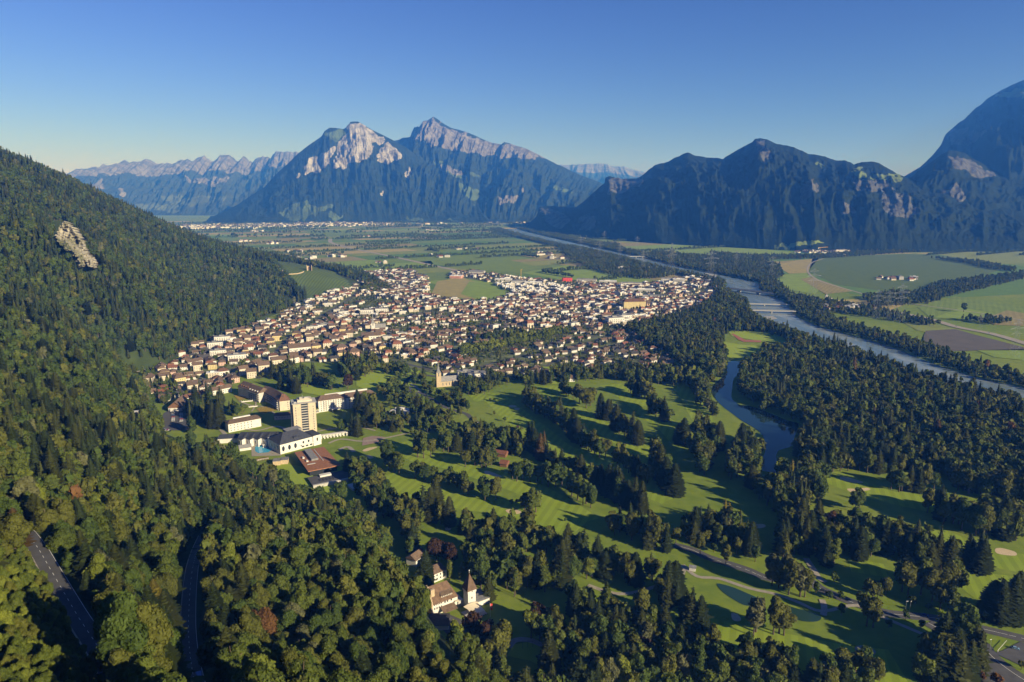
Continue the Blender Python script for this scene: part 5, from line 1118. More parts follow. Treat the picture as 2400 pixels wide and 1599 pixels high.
# notable houses set by eye: (px,py base centre, type, angle, scale)
hr=random.Random(21)
NOTE=[(582,820,2,35,1.15),(702,826,8,27,1.5),(676,852,8,50,1.3),(455,856,8,50,1.0),(478,846,11,50,1.2),(505,815,6,20,1.1),(522,802,6,20,1.2),(512,834,6,20,1.1),(556,846,6,24,1.2),(545,806,7,25,1),(740,822,13,35,1),(766,815,5,30,1.2),
 (830,838,4,30,1.4),(800,826,4,30,1.3),(930,818,5,20,1.25),(648,858,10,30,1.1),(618,872,10,30,1.2),(590,885,10,25,1),(570,878,10,40,1),(522,880,12,35,1.1),(500,885,7,20,1),(600,858,0,70,1.2),(640,842,12,30,1),
 (1120,892,6,12,1.3),(1092,885,6,12,1.1),(1335,893,0,10,1.0),(1270,882,9,20,1.3),(1255,872,9,70,1.2),(1385,873,0,20,1.1),(1410,872,1,60,1.2),(1440,760,6,20,1.6),(1462,752,6,20,1.4),(1320,738,6,40,1),
 (1238,768,5,40,1.3),(1215,757,4,20,1.2),(870,797,8,15,1.4),(758,772,6,18,1.1),(732,775,6,18,1.0),(860,738,6,10,1.3),(895,735,6,10,1.3)]
for px,py,t,a,s in NOTE:
    x,y,z=P(px,py); HOUSES.append((x,y,0,R(a),t,s,''))
# big singular town buildings
def solo(px,py,L,W_,H,k,rh,wc,rc,ang,lb,cat='building'):
    x,y,_z=P(px,py); o=bld('town_building',lb,cat,x,y,R(ang)); 
    for n_,mb_,ms in house_parts(L,W_,H,k,rh,wc,rc): 
        if n_!='chimney': link(n_,mb_.me(n_,ms),o)
    NOBUILD.append((footprint(x,y,R(ang),-L/2,L/2,-W_/2,W_/2),2)); SOLOB.append((x,y,max(L,W_)/2+6)); return o
SOLOB=[]
solo(1485,722,62,22,19,'hip',7,'yellow','rust',8,'large yellow palace like block with brown roof','apartment block')
solo(1329,659,34,20,12,'flat',0,'red','red',5,'bright red hall at the industrial edge','hall')
solo(1070,652,44,36,10,'flat',0,'salmon','white',-10,'salmon pink hall with pale roof in the fields','hall')
solo(1118,643,60,26,12,'gable',4,'white','grey',-15,'white arched hall beside the railway','hall')
for k,(px,py,L,W_,h) in enumerate([(1375,660,70,26,9),(1425,664,60,24,9),(1480,668,70,24,8),(1505,684,80,22,9),(1530,698,60,24,8),(1180,660,60,24,10),(1215,664,50,30,10),(1250,666,60,24,8),(1570,662,60,30,14),(1590,664,40,24,16)]):
    solo(px,py,L,W_,h,'flat',0,'white' if k%3 else 'grey','white' if k%2 else 'grey',-12+3*(k%4),'%s low industrial hall %s'%(['wide white','pale','long grey','broad white','low pale','square white','large pale','flat white','big gravel plant','tall gravel plant'][k],['beside the red hall','right of the red hall','below the far river wood','at the right end of the industrial row','near the river bridge','right of the salmon hall','left of the red hall','between salmon and red halls','by the river','silo by the river'][k]),'hall')
solo(1110,606+40,30,14,6,'gable',3,'grey','brown',20,'grey farm shed beside the motorway end','shed')
# filler
tq=np.array(TOWNW); x0,y0=tq.min(0);x1,y1=tq.max(0)
occ=[(h[0],h[1],12) for h in HOUSES]+SOLOB
rr=np.random.default_rng(4); HG=R(28); ch,sh=math.cos(HG),math.sin(HG)
cand=[]
u=-3500
for U_ in np.arange(-2500,2500,20.5):
    for V_ in np.arange(0,4200,19.5):
        uu=U_+rr.uniform(-5,5); vv_=V_+rr.uniform(-4.5,4.5); cand.append((uu*ch-vv_*sh,uu*sh+vv_*ch))
cand=np.array(cand); k=inpoly(cand[:,0],cand[:,1],TOWNW); cand=cand[k]; k=~clearmask(cand[:,0],cand[:,1],0); cand=cand[k]
for L,w in ROADS:
    cand=cand[segdist(cand[:,0],cand[:,1],[(p.x,p.y) for p in L])>w*.5+7]
px_,py_,_d=pix(cand[:,0],cand[:,1],cand[:,0]*0)
OPEN=[[(650,868),(700,850),(850,845),(900,850),(960,905),(830,925),(640,900)],[(1230,880),(1280,855),(1370,862),(1380,885),(1300,885)],[(1075,830),(1320,772),(1345,786),(1110,845)],[(820,720),(890,705),(880,725),(830,728)]]
for (x,y),px,py,nn in zip(cand,px_,py_,fbm(cand[:,0]/90,cand[:,1]/90,3,8)):
    if any(inpoly([px],[py],o_)[0] for o_ in OPEN): continue
    if any((x-a)**2+(y-b)**2<(c+8)**2 for a,b,c in occ): continue
    old=(px<900 and py>770); vil=(px>1000 and py>775)
    dens=.93 if old else (.8 if vil else .8)
    if hr.random()>dens or nn<.27: continue
    if old: t=hr.choice([0,1,10,11,12,4,3,2,0,8,10,5,0,11,13])
    elif vil: t=hr.choice([0,0,1,9,11,3,2,0,9,1,12])
    elif py<690: t=hr.choice([0,1,7,6,3,11,8,0,7,2])
    else: t=hr.choice([0,1,2,3,6,7,8,9,11,12,0,5,4,6,7])
    if t in(6,8) and hr.random()<.4: t=0
    if 1130<px<1330 and 662<py<690: t=7
    a=HG+hr.choice([0,0,math.pi/2])+hr.uniform(-.3,.3)
    HOUSES.append((x,y,0,a,t,hr.uniform(.7,1.05)*(1.0 if old else .95),''))
for h in HOUSES: 
    L,W_=HT[h[4]][0]*h[5],HT[h[4]][1]*h[5]; 
HXY=np.array([(h[0],h[1]) for h in HOUSES])
TOWNN=len(HOUSES)
# hamlets and far towns
def hamlet(px,py,n_,sx,sy,sc=1.0,flat=0):
    x,y,_z=P(px,py)
    for _ in range(n_):
        t=hr.choice([0,1,0,11,8,7,2,6,12]) if not flat else hr.choice([6,7,8,0,14,1]); HOUSES.append((x+hr.gauss(0,sx),y+hr.gauss(0,sy),0,hr.uniform(0,3.1),t,sc*hr.uniform(.85,1.2),'far'))
for px,py,n_,sx,sy in [(470,533,120,300,160),(540,532,160,330,150),(620,530,170,350,160),(700,529,170,300,160),(770,526,110,260,170),(830,527,60,200,160),(940,528,22,300,60),(1180,524,14,400,80)]: hamlet(px,py,n_,sx,sy,1.5,1)
for px,py,n_ in [(600,543,10),(640,572,5),(690,591,4),(730,608,5),(790,602,6),(880,618,3),(1100,585,5),(1030,603,4),(1265,597,8),(1290,606,7),(850,555,6),(1010,540,8),(1480,633,8),(1440,640,6),(2110,655,8),(1960,600,3),(960,645,4),(760,632,4),(1900,592,30),(1980,590,20),(1940,592,14),(1950,722,8),(1990,728,9),(1880,585,10),(2075,655,4),(570,566,8)]:
    hamlet(px,py,n_,34,22,1.1)
# the village on the slope of the pale cliff mountain is out at its foot
for px,py,n_ in [(700,515,30),(650,520,25),(760,518,25)]: hamlet(px,py,n_,260,120,1.3)
HA=np.array([(h[0],h[1],HT[h[4]][0]*h[5]) for h in HOUSES]); hx_,hy_,hd_=pix(HA[:,0],HA[:,1],HA[:,0]*0+3)
ok=(hx_>0)&(hx_<2400); ids=[i for i in range(TOWNN) if ok[i]]; ids.sort(key=lambda i:-(HA[i,2]/hd_[i])); SOLOH=set(ids[:290])
LAND=[('the stone church',1029,900),('the spired town church',875,775),('the hotel tower',710,950),('the barn',410,950),('the green avenue',1200,815),('the yellow palace block',1485,720),('the villa meadow',1320,875),('the mountain lane bend',420,840),('the park lawn',900,885)]
def hzone(px,py):
    n_,lx,ly=min(LAND,key=lambda l:(px-l[1])**2+((py-l[2])*2.2)**2); dx,dy=px-lx,(py-ly)*2.2
    return ('right of ' if dx>0 else 'left of ')+n_ if abs(dx)>abs(dy) else ('below ' if dy>0 else 'above ')+n_
hb={}
for i in SOLOH: hb.setdefault((HT[HOUSES[i][4]][8],hzone(hx_[i],hy_[i])),[]).append(i)
HL={}
OR=['first','second','third','fourth','fifth','sixth','seventh','eighth','ninth','tenth','eleventh','twelfth','thirteenth','fourteenth','fifteenth','sixteenth','seventeenth','eighteenth','nineteenth','twentieth']
for (lb,zn),l in hb.items():
    if len(l)==1: HL[l[0]]=(lb+' '+zn,zn); continue
    l.sort(key=lambda i:hx_[i])
    for k_,i in enumerate(l): HL[i]=(('leftmost ' if k_==0 else 'rightmost ' if k_==len(l)-1 else OR[k_]+' from left, ')+lb+' '+zn,zn)
for i in sorted(SOLOH):
    x,y,z,a,t,s,_zn=HOUSES[i]; zz=max(0,Hs(x,y)); lb,zn=HL[i]
    o=empty('town_house',(x,y,zz+.3),a,s); tag(o,lb,'apartment block' if HT[t][3]=='flat' else 'house','houses '+zn); rf=None
    for n_,me_ in HP[t]:
        if n_=='chimney': link(n_,me_,rf)
        else:
            q_=link(n_,me_,o)
            if n_=='roof': rf=q_
hd=[(h[0],h[1],h[2]+.3,h[3],h[5],h[4]) for i,h in enumerate(HOUSES) if i not in SOLOH]
scatter('distant_houses','many small houses of the town and far villages',hd,SRC2,vary=False)
print('HOUSES',len(HOUSES),len(SOLOH))
for i in range(TOWNN):
    x,y,z,a,t,s,_zn=HOUSES[i]; L,W_=HT[t][0]*s,HT[t][1]*s
    if i<len(NOTE): NOBUILD.append((footprint(x,y,a,-L/2,L/2,-W_/2,W_/2),2))
# ---------------------------------------------------------------- bridges
def bridge(a,b,w,zt,npier,lb,mat=WM['concrete'],rail=True):
    A=Vector(P(*a,zt));B=Vector(P(*b,zt)); A=Vector((A.x,A.y,0));B=Vector((B.x,B.y,0)); L=(B-A).length; rz=math.atan2(B.y-A.y,B.x-A.x)
    o=bld('bridge',lb,'bridge',A.x,A.y,rz,0); MB().box(0,L,-w/2,w/2,zt-1.8,zt).build('deck',mat,o)
    MB().box(0,L,-w/2+.6,w/2-.6,zt,zt+.05).build('roadway',M['asphalt'],o)
    mb=MB(); mb.box(0,L,-w/2,-w/2+.25,zt,zt+1.0); mb.box(0,L,w/2-.25,w/2,zt,zt+1.0); mb.build('railing',STEEL,o)
    for k in range(npier): 
        xx=L*(k+1)/(npier+1); MB().box(xx-1.2,xx+1.2,-w/2+1,w/2-1,-2,zt-1.8).build('pier',mat,o)
    return o
bridge((1690,673),(1925,702),20,9,4,'long motorway bridge crossing the river'); bridge((1735,711),(1850,714),5,6,1,'thin pale footbridge between the road bridges'); bridge((1750,726),(1868,729),11,7,1,'grey road bridge nearest the camera'); bridge((1476,601),(1520,601),14,8,2,'far bridge over the narrow stretch of river')
# ---------------------------------------------------------------- pylons
def pylon_parts(H):
    t=MB(); w=H*.09
    for sx in (-1,1):
        for sy in (-1,1): t.bar((sx*w,sy*w,0),(sx*w*.18,sy*w*.18,H),.09)
    for k in range(7):
        z0,z1=H*k/7,H*(k+1)/7; a=w*(1-.82*k/7);b=w*(1-.82*(k+1)/7)
        for s in (-1,1): t.bar((-a,s*a,z0),(b,s*b,z1),.05); t.bar((a,s*a,z0),(-b,s*b,z1),.05); t.bar((s*a,-a,z0),(s*b,b,z1),.05)
    c=[]
    for k,(zz,ww) in enumerate(((.62,.2),(.76,.27),(.9,.17))):
        m_=MB(); m_.bar((-H*ww,0,H*zz),(H*ww,0,H*zz),.1); m_.bar((-H*ww,0,H*zz),(0,0,H*(zz+.05)),.12); m_.bar((H*ww,0,H*zz),(0,0,H*(zz+.05)),.12); c.append(m_.me('cross_arm',STEEL))
    return t.me('lattice_tower',STEEL),c
PYT,PYC=pylon_parts(50)
PY=[(1361,592,38,'farthest left in the river wood'),(1405,606,42,'second from left in the river wood'),(1452,614,42,'third from left in the river wood'),(1507,635,48,'beside the far bridge'),(1572,645,75,'left of the gravel plant'),(1664,666,78,'beside the gravel silo'),(1725,632,44,'in the wide far bank wood'),(1808,655,55,'right of the far bank wood'),(1903,706,78,'beside the motorway bridge'),(2052,748,70,'left of the three motorway pylons'),(2078,752,72,'middle of the three motorway pylons'),(2106,756,92,'right of the three motorway pylons'),(2375,836,88,'at the right edge by the ploughed field'),(2296,776,42,'small one beyond the motorway'),(1416,568,26,'tiny one in the far river wood'),(1493,580,26,'tiny one on the far bank')]
for k,(px,py,hp,lb) in enumerate(PY):
    x,y,_z=P(px,py); d_=y*cp+CAMH*sp; H=hp*d_/FPX*1.0; o=empty('power_pylon',(x,y,0),R(20),H/50); tag(o,'grey lattice power pylon, '+lb,'pylon','power pylons along the river')
    link('lattice_tower',PYT,o); [link('cross_arm',c_,o) for c_ in PYC]
# crane in the village
x,y,_z=P(1922,600); cr=empty('tower_crane',(x,y,0),R(20)); tag(cr,'yellow tower crane standing over the far village','crane'); YEL=simple('crane_yellow',(.6,.35,.05),.6,1,.1)
MB().bar((0,0,0),(0,0,42),.9).build('mast',YEL,cr); MB().bar((-16,0,42),(45,0,44),.8).build('jib',YEL,cr); MB().box(-17,-11,-1,1,37,42).build('counterweight',WM['concrete'],cr)
x,y,_z=P(1221,662); cr=empty('tower_crane',(x,y,0),R(80)); tag(cr,'slim orange crane above the industrial quarter','crane'); MB().bar((0,0,0),(0,0,44),.6).build('mast',YEL,cr); MB().bar((-10,0,44),(28,0,44),.6).build('jib',YEL,cr)
# ---------------------------------------------------------------- rock face in the forest
x,y,z=D(165,575,1235)
r2_=np.random.default_rng(12); V=[];F=[];nu_,nv_=44,60
S=[(122,548,172,520),(126,556,185,535),(128,566,200,552),(136,578,206,572),(150,590,206,590),(165,604,212,606),(180,620,232,622),(188,628,232,632)]
top=[(122,560),(128,540),(143,514),(158,522),(170,530),(180,545),(190,560),(204,572),(206,590),(214,600),(228,612),(233,632)]
cl=[(122,560),(128,540),(143,512),(158,520),(172,532),(182,548),(205,575),(204,590),(215,600),(230,610),(233,632),(225,634),(215,628),(205,622),(196,632),(186,628),(178,605),(165,590),(150,585),(140,572)]
fx=np.linspace(112,242,nu_*2); fy=np.linspace(505,640,nv_*2); FX,FY=np.meshgrid(fx,fy)
nn=fbm(FX/9,FY/6,5,31,True); n2_=fbm(FX/4,FY/3,4,33)
ins=inpoly(FX+(n2_-.5)*15+(nn-.5)*8,FY+(fbm(FX/5,FY/5,3,37)-.5)*15,[(178+(a-178)*.86,575+(b-575)*.9) for a,b in cl]); base=np.zeros(FX.shape)
Vv_=np.zeros(FX.shape+(3,))
for i in range(FX.shape[0]):
    for j in range(0,FX.shape[1]): pass
# depth of the hillside canopy along each ray, then the crag stands proud of it
g0=[G(px,py) for px,py in [(120,520),(120,635),(235,520),(235,635)]]
def dep_(p): return p[1]*cp-(p[2]-CAMH)*sp
dd=[dep_(g) for g in g0]; uu=(FX-120)/115;vv2=(FY-520)/115
cgx=np.linspace(112,242,9); cgy=np.linspace(505,640,11); CG=np.array([[min(1330.0,dep_(G(a,b))) for a in cgx] for b in cgy])
iu=np.clip((FX-112)/130*8,0,7.999); iv=np.clip((FY-505)/135*10,0,9.999); i0=iu.astype(int); j0=iv.astype(int); fu=iu-i0; fv=iv-j0
DD=(CG[j0,i0]*(1-fu)+CG[j0,i0+1]*fu)*(1-fv)+(CG[j0+1,i0]*(1-fu)+CG[j0+1,i0+1]*fu)*fv
n4_=fbm(FX/16,FY/30,3,39,True); DD=DD-20-26*(nn-.5)-34*(n4_-.5)-4*(n2_-.5)
a_=(FX-1200)/FPX;b_=(799.5-FY)/FPX; Vv_[...,0]=a_*DD; Vv_[...,1]=(cp+b_*sp)*DD; Vv_[...,2]=CAMH+(b_*cp-sp)*DD
Fq=gridF(*FX.shape)[:,::-1]; keep=ins.ravel()[Fq].all(1); 
back=Vv_.copy(); back[...,1]+=60; back[...,0]-=25; back[...,2]-=6
nF=Fq[keep]; NV=FX.size
# side walls along the boundary
ed={}
for f in nF:
    for a,b in zip(f,np.roll(f,-1)): ed[(a,b)]=ed.get((a,b),0)+1
side=[(b,a,a+NV,b+NV) for (a,b) in ed if (b,a) not in ed]
AF=np.concatenate([nF,np.array(side),nF[:,::-1]+NV]); AV=np.concatenate([Vv_.reshape(-1,3),back.reshape(-1,3)])
used=np.unique(AF); remap=np.full(len(AV),-1); remap[used]=np.arange(len(used))
def rockm():
    m,nt,b=nmat('crag_rock'); p=wpos(nt); f=noise(nt,p,.022,7,.62); c=ramp(nt,f,[(.36,(.07,.08,.03)),(.43,(.2,.19,.12)),(.5,(.28,.26,.2)),(.68,(.38,.35,.29))]); nt.links.new(c,b.inputs['Base Color']); b.inputs['Roughness'].default_value=1; bump(nt,b,f,1.0,3.0); return m
tag(link('crag',mesh('crag',AV[used],remap[AF].astype(int),[rockm()])),'pale limestone crag standing out of the left forest',kind='structure')
# ---------------------------------------------------------------- cars
def car_parts(col):
    b=MB(); b.add([(-2.2,-.88,.35),(2.2,-.88,.35),(2.2,.88,.35),(-2.2,.88,.35),(-2.2,-.9,.85),(2.15,-.9,.78),(2.15,.9,.78),(-2.2,.9,.85)],[(3,2,1,0),(4,5,6,7),(0,1,5,4),(1,2,6,5),(2,3,7,6),(3,0,4,7)])
    b.add([(-1.5,-.68,1.42),(.4,-.68,1.42),(.4,.68,1.42),(-1.5,.68,1.42),(-1.45,-.66,1.45),(.35,-.66,1.45),(.35,.66,1.45),(-1.45,.66,1.45)],[(4,5,6,7),(0,1,5,4),(1,2,6,5),(2,3,7,6),(3,0,4,7)])
    c=MB(); c.add([(-2.05,-.84,.83),(1.2,-.84,.8),(1.2,.84,.8),(-2.05,.84,.83),(-1.5,-.68,1.42),(.4,-.68,1.42),(.4,.68,1.42),(-1.5,.68,1.42)],[(0,1,5,4),(1,2,6,5),(2,3,7,6),(3,0,4,7)])
    pm=simple('car_paint',col,.25,1,.03,spec=.6); return b.me('body',pm),c.me('cabin',GL)
wm=MB(); wm.bar((0,-.12,0),(0,.12,0),.33,0,12); WH=wm.me('wheel',DKM)
CC={'white':(.7,.7,.7),'silver':(.4,.41,.43),'black':(.02,.02,.022),'blue':(.04,.1,.3),'red':(.4,.03,.03),'light blue':(.2,.35,.5)}
CM={k:car_parts(v) for k,v in CC.items()}
def car(px,py,ang,col,lb,grp=None,z=None,world=None):
    x,y,zz=world if world else G(px,py)
    if z is not None: zz=z
    o=empty('parked_car' if 'parked' in lb else 'car',(x,y,zz),R(ang)); tag(o,lb,'car',grp); link('body',CM[col][0],o); link('cabin',CM[col][1],o)
    for sx in (-1.35,1.35):
        for sy in (-.82,.82): link('wheel',WH,o,(sx,sy,.33))
pB=min(ROAD_B,key=lambda p:abs(pix(p.x,p.y,p.z)[1]-1590)); tB=offset_line(ROAD_B,0); kB=ROAD_B.index(pB); dv=ROAD_B[kB-1]-ROAD_B[min(kB+1,len(ROAD_B)-1)]; nB=Vector((dv.y,-dv.x,0)).normalized()
car(0,0,math.degrees(math.atan2(dv.y,dv.x)),'blue','dark blue car driving on the lower forest road',world=(pB.x+nB.x*1.7,pB.y+nB.y*1.7,pB.z+.28))
car(1930,1386,-28,'black','black car on the main road beyond the ponds',z=.25); car(2380,1522,-25,'light blue','light blue parked car behind the barrier at the corner',z=.34); car(2168,1445,-28,'blue','dark blue car waiting at the junction',z=.27)
car(1118,993,120,'white','white car on the tree lined road',z=.25); car(1108,985,120,'light blue','pale blue car behind the white car on the tree lined road',z=.25)
cn_=['white','silver','black','silver','white','red','blue']; 
for r_ in range(2):
    for k in range(9):
        px=crop(*KA,[(415+75*r_,742+9.5*k)])[0]; car(px[0],px[1],12,cn_[(k*3+r_)%7],'%s parked car, %s from the barn in the %s row'%(cn_[(k*3+r_)%7],OR[k],['left','right'][r_]),'cars parked below the barn',z=.5)
for k in range(9):
    px=crop(*KA,[(285+13*k,880+6*(k%3)+8*(k//3))])[0]; car(px[0],px[1],100,cn_[(k*2)%7],'%s parked car, %s from left in the lower car park'%(cn_[(k*2)%7],OR[k]),'cars in the lower hotel car park',z=.5)
for k,(px,py) in enumerate([(800,577),(832,584),(862,590),(900,598),(935,606),(965,612),(1000,620),(2100,732),(2160,744),(2240,766),(2318,781),(2040,721)]):
    car(px,py,118 if px<1100 else 150,['white','silver'][k%2],'%s car, %s from left on the %s motorway'%(['white','silver'][k%2],OR[k if k<7 else [1,2,3,4,0][k-7]],'straight' if k<7 else 'river bank'),'cars on the motorways',z=.9 if k<7 else 1.1)
# barrier, lamps and boundary
x,y,_z=P(2338,1529); ba=empty('barrier',(x,y,.3),R(38)); tag(ba,'white striped barrier arm across the car park entrance','barrier'); MB().box(-.3,.3,-.2,.2,0,1.1).build('post',WM['white'],ba); MB().box(0,17,-.08,.08,1.0,1.2).build('arm',WM['white'],ba)
lam=MB(); lam.bar((0,0,0),(0,0,7.5),.09,0,6); LA=lam.me('pole',STEEL); lh=MB(); lh.box(-.2,1.3,-.15,.15,7.4,7.6); LHd=lh.me('lamp_head',METAL)
for k,(px,py) in enumerate([(2122,1431),(2132,1432),(1000,1478),(1013,1452),(1900,1365),(2320,1522)]):
    x,y,_z=P(px,py); o=empty('street_lamp',(x,y,.1),R(40*k)); tag(o,'slim grey street lamp '+['left of a close pair above the junction','right of a close pair above the junction','left of the garage by the castle','in front of the castle wall','beside the footbridge path','on the corner lawn'][k],'street lamp','street lamps'); link('pole',LA,o); link('lamp_head',LHd,o)
# ---------------------------------------------------------------- planting: hillside
r=np.random.default_rng(99)
def plant_hill():
    xs=[];ys=[]
    for (x0,x1,y0,y1,sp) in [(-700,110,-40,700,7.6),(-1500,110,700,1400,9.6),(-1500,-700,-40,700,10.5),(-1900,-200,1400,2900,11.0)]:
        X,Y=np.meshgrid(np.arange(x0,x1,sp),np.arange(y0,y1,sp)); X=(X+r.uniform(-.42,.42,X.shape)*sp).ravel();Y=(Y+r.uniform(-.42,.42,Y.shape)*sp).ravel(); xs.append(X);ys.append(Y)
    X=np.concatenate(xs);Y=np.concatenate(ys); k=inpoly(X,Y,FOOT)&(segdist(X,Y,FOOT,True)>3); X,Y=X[k],Y[k]
    Z=hill(X,Y); qx,qy,dp=pix(X,Y,Z+10)
    k=(qx>-160)&(qx<1300)&(qy<1760)&(qy>300)&(dp>95); X,Y,Z,qx,qy,dp=[a[k] for a in (X,Y,Z,qx,qy,dp)]
    k=~inpoly(X,Y,VINE)
    for g in GREEN_GAPS: k&=~inpoly(X,Y,g)
    k&=~clearmask(X,Y)
    rock=[(122,520),(150,512),(172,540),(205,590),(235,625),(225,632),(185,620),(150,590),(125,560)]
    k&=~inpoly(*pix(X,Y,Z+4)[:2],rock)
    k&=dp>100
    X,Y,Z,qx,qy,dp=[a[k] for a in (X,Y,Z,qx,qy,dp)]
    nz=fbm(X/90,Y/90,4,77)
    for x,y,z,px,py,d,nn in zip(X,Y,Z,qx,qy,dp,nz):
        mixv=.4 if d>900 else (.3 if px<470 or py<1050 else .12)
        kd,col=mixpick(mixv,nn); s=tr.uniform(.62,1.05)*(1.2 if d>650 else 1)
        if col in('rust','dry','gold','lime') and d>500: col='spruce' if kd in('spruce','fat') else 'deep'
        if d>650 and col in('olive','mid') and tr.random()<.5: col='deep'
        if d<420 and kd in('spruce','fat'): s*=.9
        if d<320 and kd=='fat': kd,col='tall','deep'
        if px<300 and py>1290 and px<(py-1200)*.75: s*=.4; z-=1.2; kd='round'; zone='bushy slope left of the upper forest road'; col=pick([('mid',3),('olive',2),('lime',3)])
        elif px<455 and py>1170: zone='forest between the two forest roads'
        elif px<470: zone='steep left hillside'
        elif py>1080: zone='wooded hump above the castle'
        else: zone='far end of the left hillside'
        T(x,y,kd,col,s,zone,z)
plant_hill()
XB,YB=np.meshgrid(np.arange(-260,-60,3.6),np.arange(60,330,3.6)); XB=(XB+r.uniform(-1.6,1.6,XB.shape)).ravel(); YB=(YB+r.uniform(-1.6,1.6,YB.shape)).ravel(); ZB=hill(XB,YB); bx_,by_,bd_=pix(XB,YB,ZB+2)
kB=inpoly(bx_,by_,[(-60,1225),(0,1238),(40,1268),(75,1310),(110,1375),(150,1450),(200,1530),(240,1590),(250,1640),(-60,1640)])&(bd_>95)&~clearmask(XB,YB)
for x,y,z in zip(XB[kB],YB[kB],ZB[kB]): T(x,y,'round',pick([('mid',3),('olive',2),('lime',1.2)]),tr.uniform(.2,.34),'bushy slope left of the upper forest road',z-.9)
for px,py,c_,s_ in [(618,1535,'rust',1.15),(315,1180,'lime',.8),(255,1150,'olive',1.1)]:
    g=G(px,py); T(g[0],g[1],'round',c_,s_,{'rust':'wooded hump above the castle','lime':'steep left hillside','olive':'steep left hillside'}[c_],g[2])
# ---------------------------------------------------------------- planting: golf course and parks
def row(pts,k,kd,col,sc,zone,step=0,jit=2.0):
    q=[P(*p[:2]) for p in crop(*k,pts)] if k else [P(*p) for p in pts]
    out=[]
    if step:
        for a,b in zip(q[:-1],q[1:]):
            L=math.dist(a[:2],b[:2]); m_=max(1,round(L/step))
            for i in range(m_): t=i/m_; out.append((a[0]+(b[0]-a[0])*t,a[1]+(b[1]-a[1])*t))
        out.append(q[-1][:2])
    else: out=[p[:2] for p in q]
    for x,y in out:
        x+=tr.uniform(-jit,jit);y+=tr.uniform(-jit,jit)
        kk=tr.choice(kd) if isinstance(kd,list) else kd; cc=tr.choice(col) if isinstance(col,list) else col
        T(x,y,kk,cc,tr.uniform(*sc) if isinstance(sc,tuple) else sc,zone,0,1)
MIXK=['tall','round','round','fat','tall']; MIXC={'tall':['deep','mid','olive'],'round':['deep','mid','olive'],'spruce':['spruce','fir'],'fat':['spruce','fir'],'column':['mid','deep']}
def rowm(pts,k,sc,zone,step,kinds=MIXK,jit=3.5):
    q=[P(*p[:2]) for p in crop(*k,pts)]; out=[]
    for a,b in zip(q[:-1],q[1:]):
        L=math.dist(a[:2],b[:2]); m_=max(1,round(L/step/.62))
        for i in range(m_): t=i/m_; out.append((a[0]+(b[0]-a[0])*t,a[1]+(b[1]-a[1])*t))
    out.append(q[-1][:2])
    for x,y in out:
        kd=tr.choice(kinds); T(x+tr.uniform(-jit,jit),y+tr.uniform(-jit,jit),kd,tr.choice(MIXC[kd]),tr.uniform(*sc),zone,0,1)
GZN='long diagonal tree row between the two upper fairways'
rowm([(975,350),(1000,400),(1060,440),(1130,470),(1190,500),(1250,560),(1310,620),(1370,670),(1430,700),(1500,740),(1545,745)],K3,(.85,1.25),GZN,9)
rowm([(985,330),(1040,390),(1120,445),(1210,480)],K3,(.8,1.1),GZN,10)
Z2='short tree belt right of the long diagonal row'
rowm([(1220,290),(1280,330),(1310,340)],K3,(.8,1.1),Z2,11); row([(1385,400),(1430,385),(1350,370)],K3,'round','olive',(1.5,1.7),Z2); row([(1500,470),(1540,480),(1570,470)],K3,['fat'],['spruce','fir'],(1.0,1.15),Z2)
rowm([(1590,540),(1640,580),(1690,610),(1750,650)],K3,(1.0,1.25),Z2,9,['fat','fat','tall','round'])
Z3='tree clump at the top of the right fairway'
rowm([(1700,290),(1760,330),(1830,340)],K3,(.8,1.1),Z3,11); row([(1790,330),(1840,350)],K3,'round','olive',(1.3,1.5),Z3); rowm([(1820,400),(1870,450),(1920,480),(1960,500)],K3,(.9,1.1),Z3,9,['tall','fat','round','tall'])
row([(1020,700),(1005,680),(1040,700)],K3,['fat'],['spruce'],(1.1,1.2),'dark group at the head of the middle row')
Z4='dark spruce row left of the middle fairway'
rowm([(1000,700),(1060,730),(1110,760),(1160,790),(1220,810),(1290,850),(1360,880),(1450,900)],K3,(.75,1.0),Z4,8,['spruce','fat','tall','round']); row([(1090,760),(1100,750)],K3,'spruce','dry',(1.1,1.2),Z4)
Z5='mixed tree row beside the lower right fairway'
rowm([(1590,790),(1640,810),(1700,850),(1760,880),(1810,920)],K3,(.8,1.05),Z5,8.5); rowm([(1860,740),(1900,900),(1950,960),(2000,1000)],K3,(.95,1.3),Z5,9,['tall','fat','round','tall']); row([(2030,640),(2060,650),(2090,640)],K3,'fat',['spruce','fir'],(1.0,1.15),'pair of dark conifers on the right fairway')
Z6='broadleaf row around the red roofed halt'
rowm([(560,800),(610,800),(660,810),(740,800)],K3,(.95,1.15),Z6,10,['round','tall']); row([(710,800),(750,790),(640,800)],K3,'round',['olive','mid'],(1.1,1.35),Z6)
rowm([(880,890),(920,900),(1050,910),(1150,940),(1220,940)],K3,(1.0,1.25),Z6,11,['round','tall'])
Z7='tree row across the middle of the golf course'
rowm([(1290,990),(1350,1030),(1390,1070),(1420,1080)],K3,(1.0,1.25),Z7,10,['round','tall']); rowm([(1480,960),(1560,1000),(1640,1060),(1720,1080),(1800,1130)],K3,(.95,1.2),Z7,9,['fat','fat','tall'])
Z8='broadleaf row along the lower left fairway'
rowm([(230,890),(270,890),(370,935),(430,920),(480,940),(545,970),(600,1000),(660,1010),(720,1040),(790,1045)],K3,(.85,1.1),Z8,12,['round','round','tall'])
row([(960,1115),(1005,1135),(1040,1125),(985,1100)],K3,'tall',['olive','mid'],(1.0,1.15),'lone clump on the lower left fairway')
Z9='big dark trees by the first bunker'
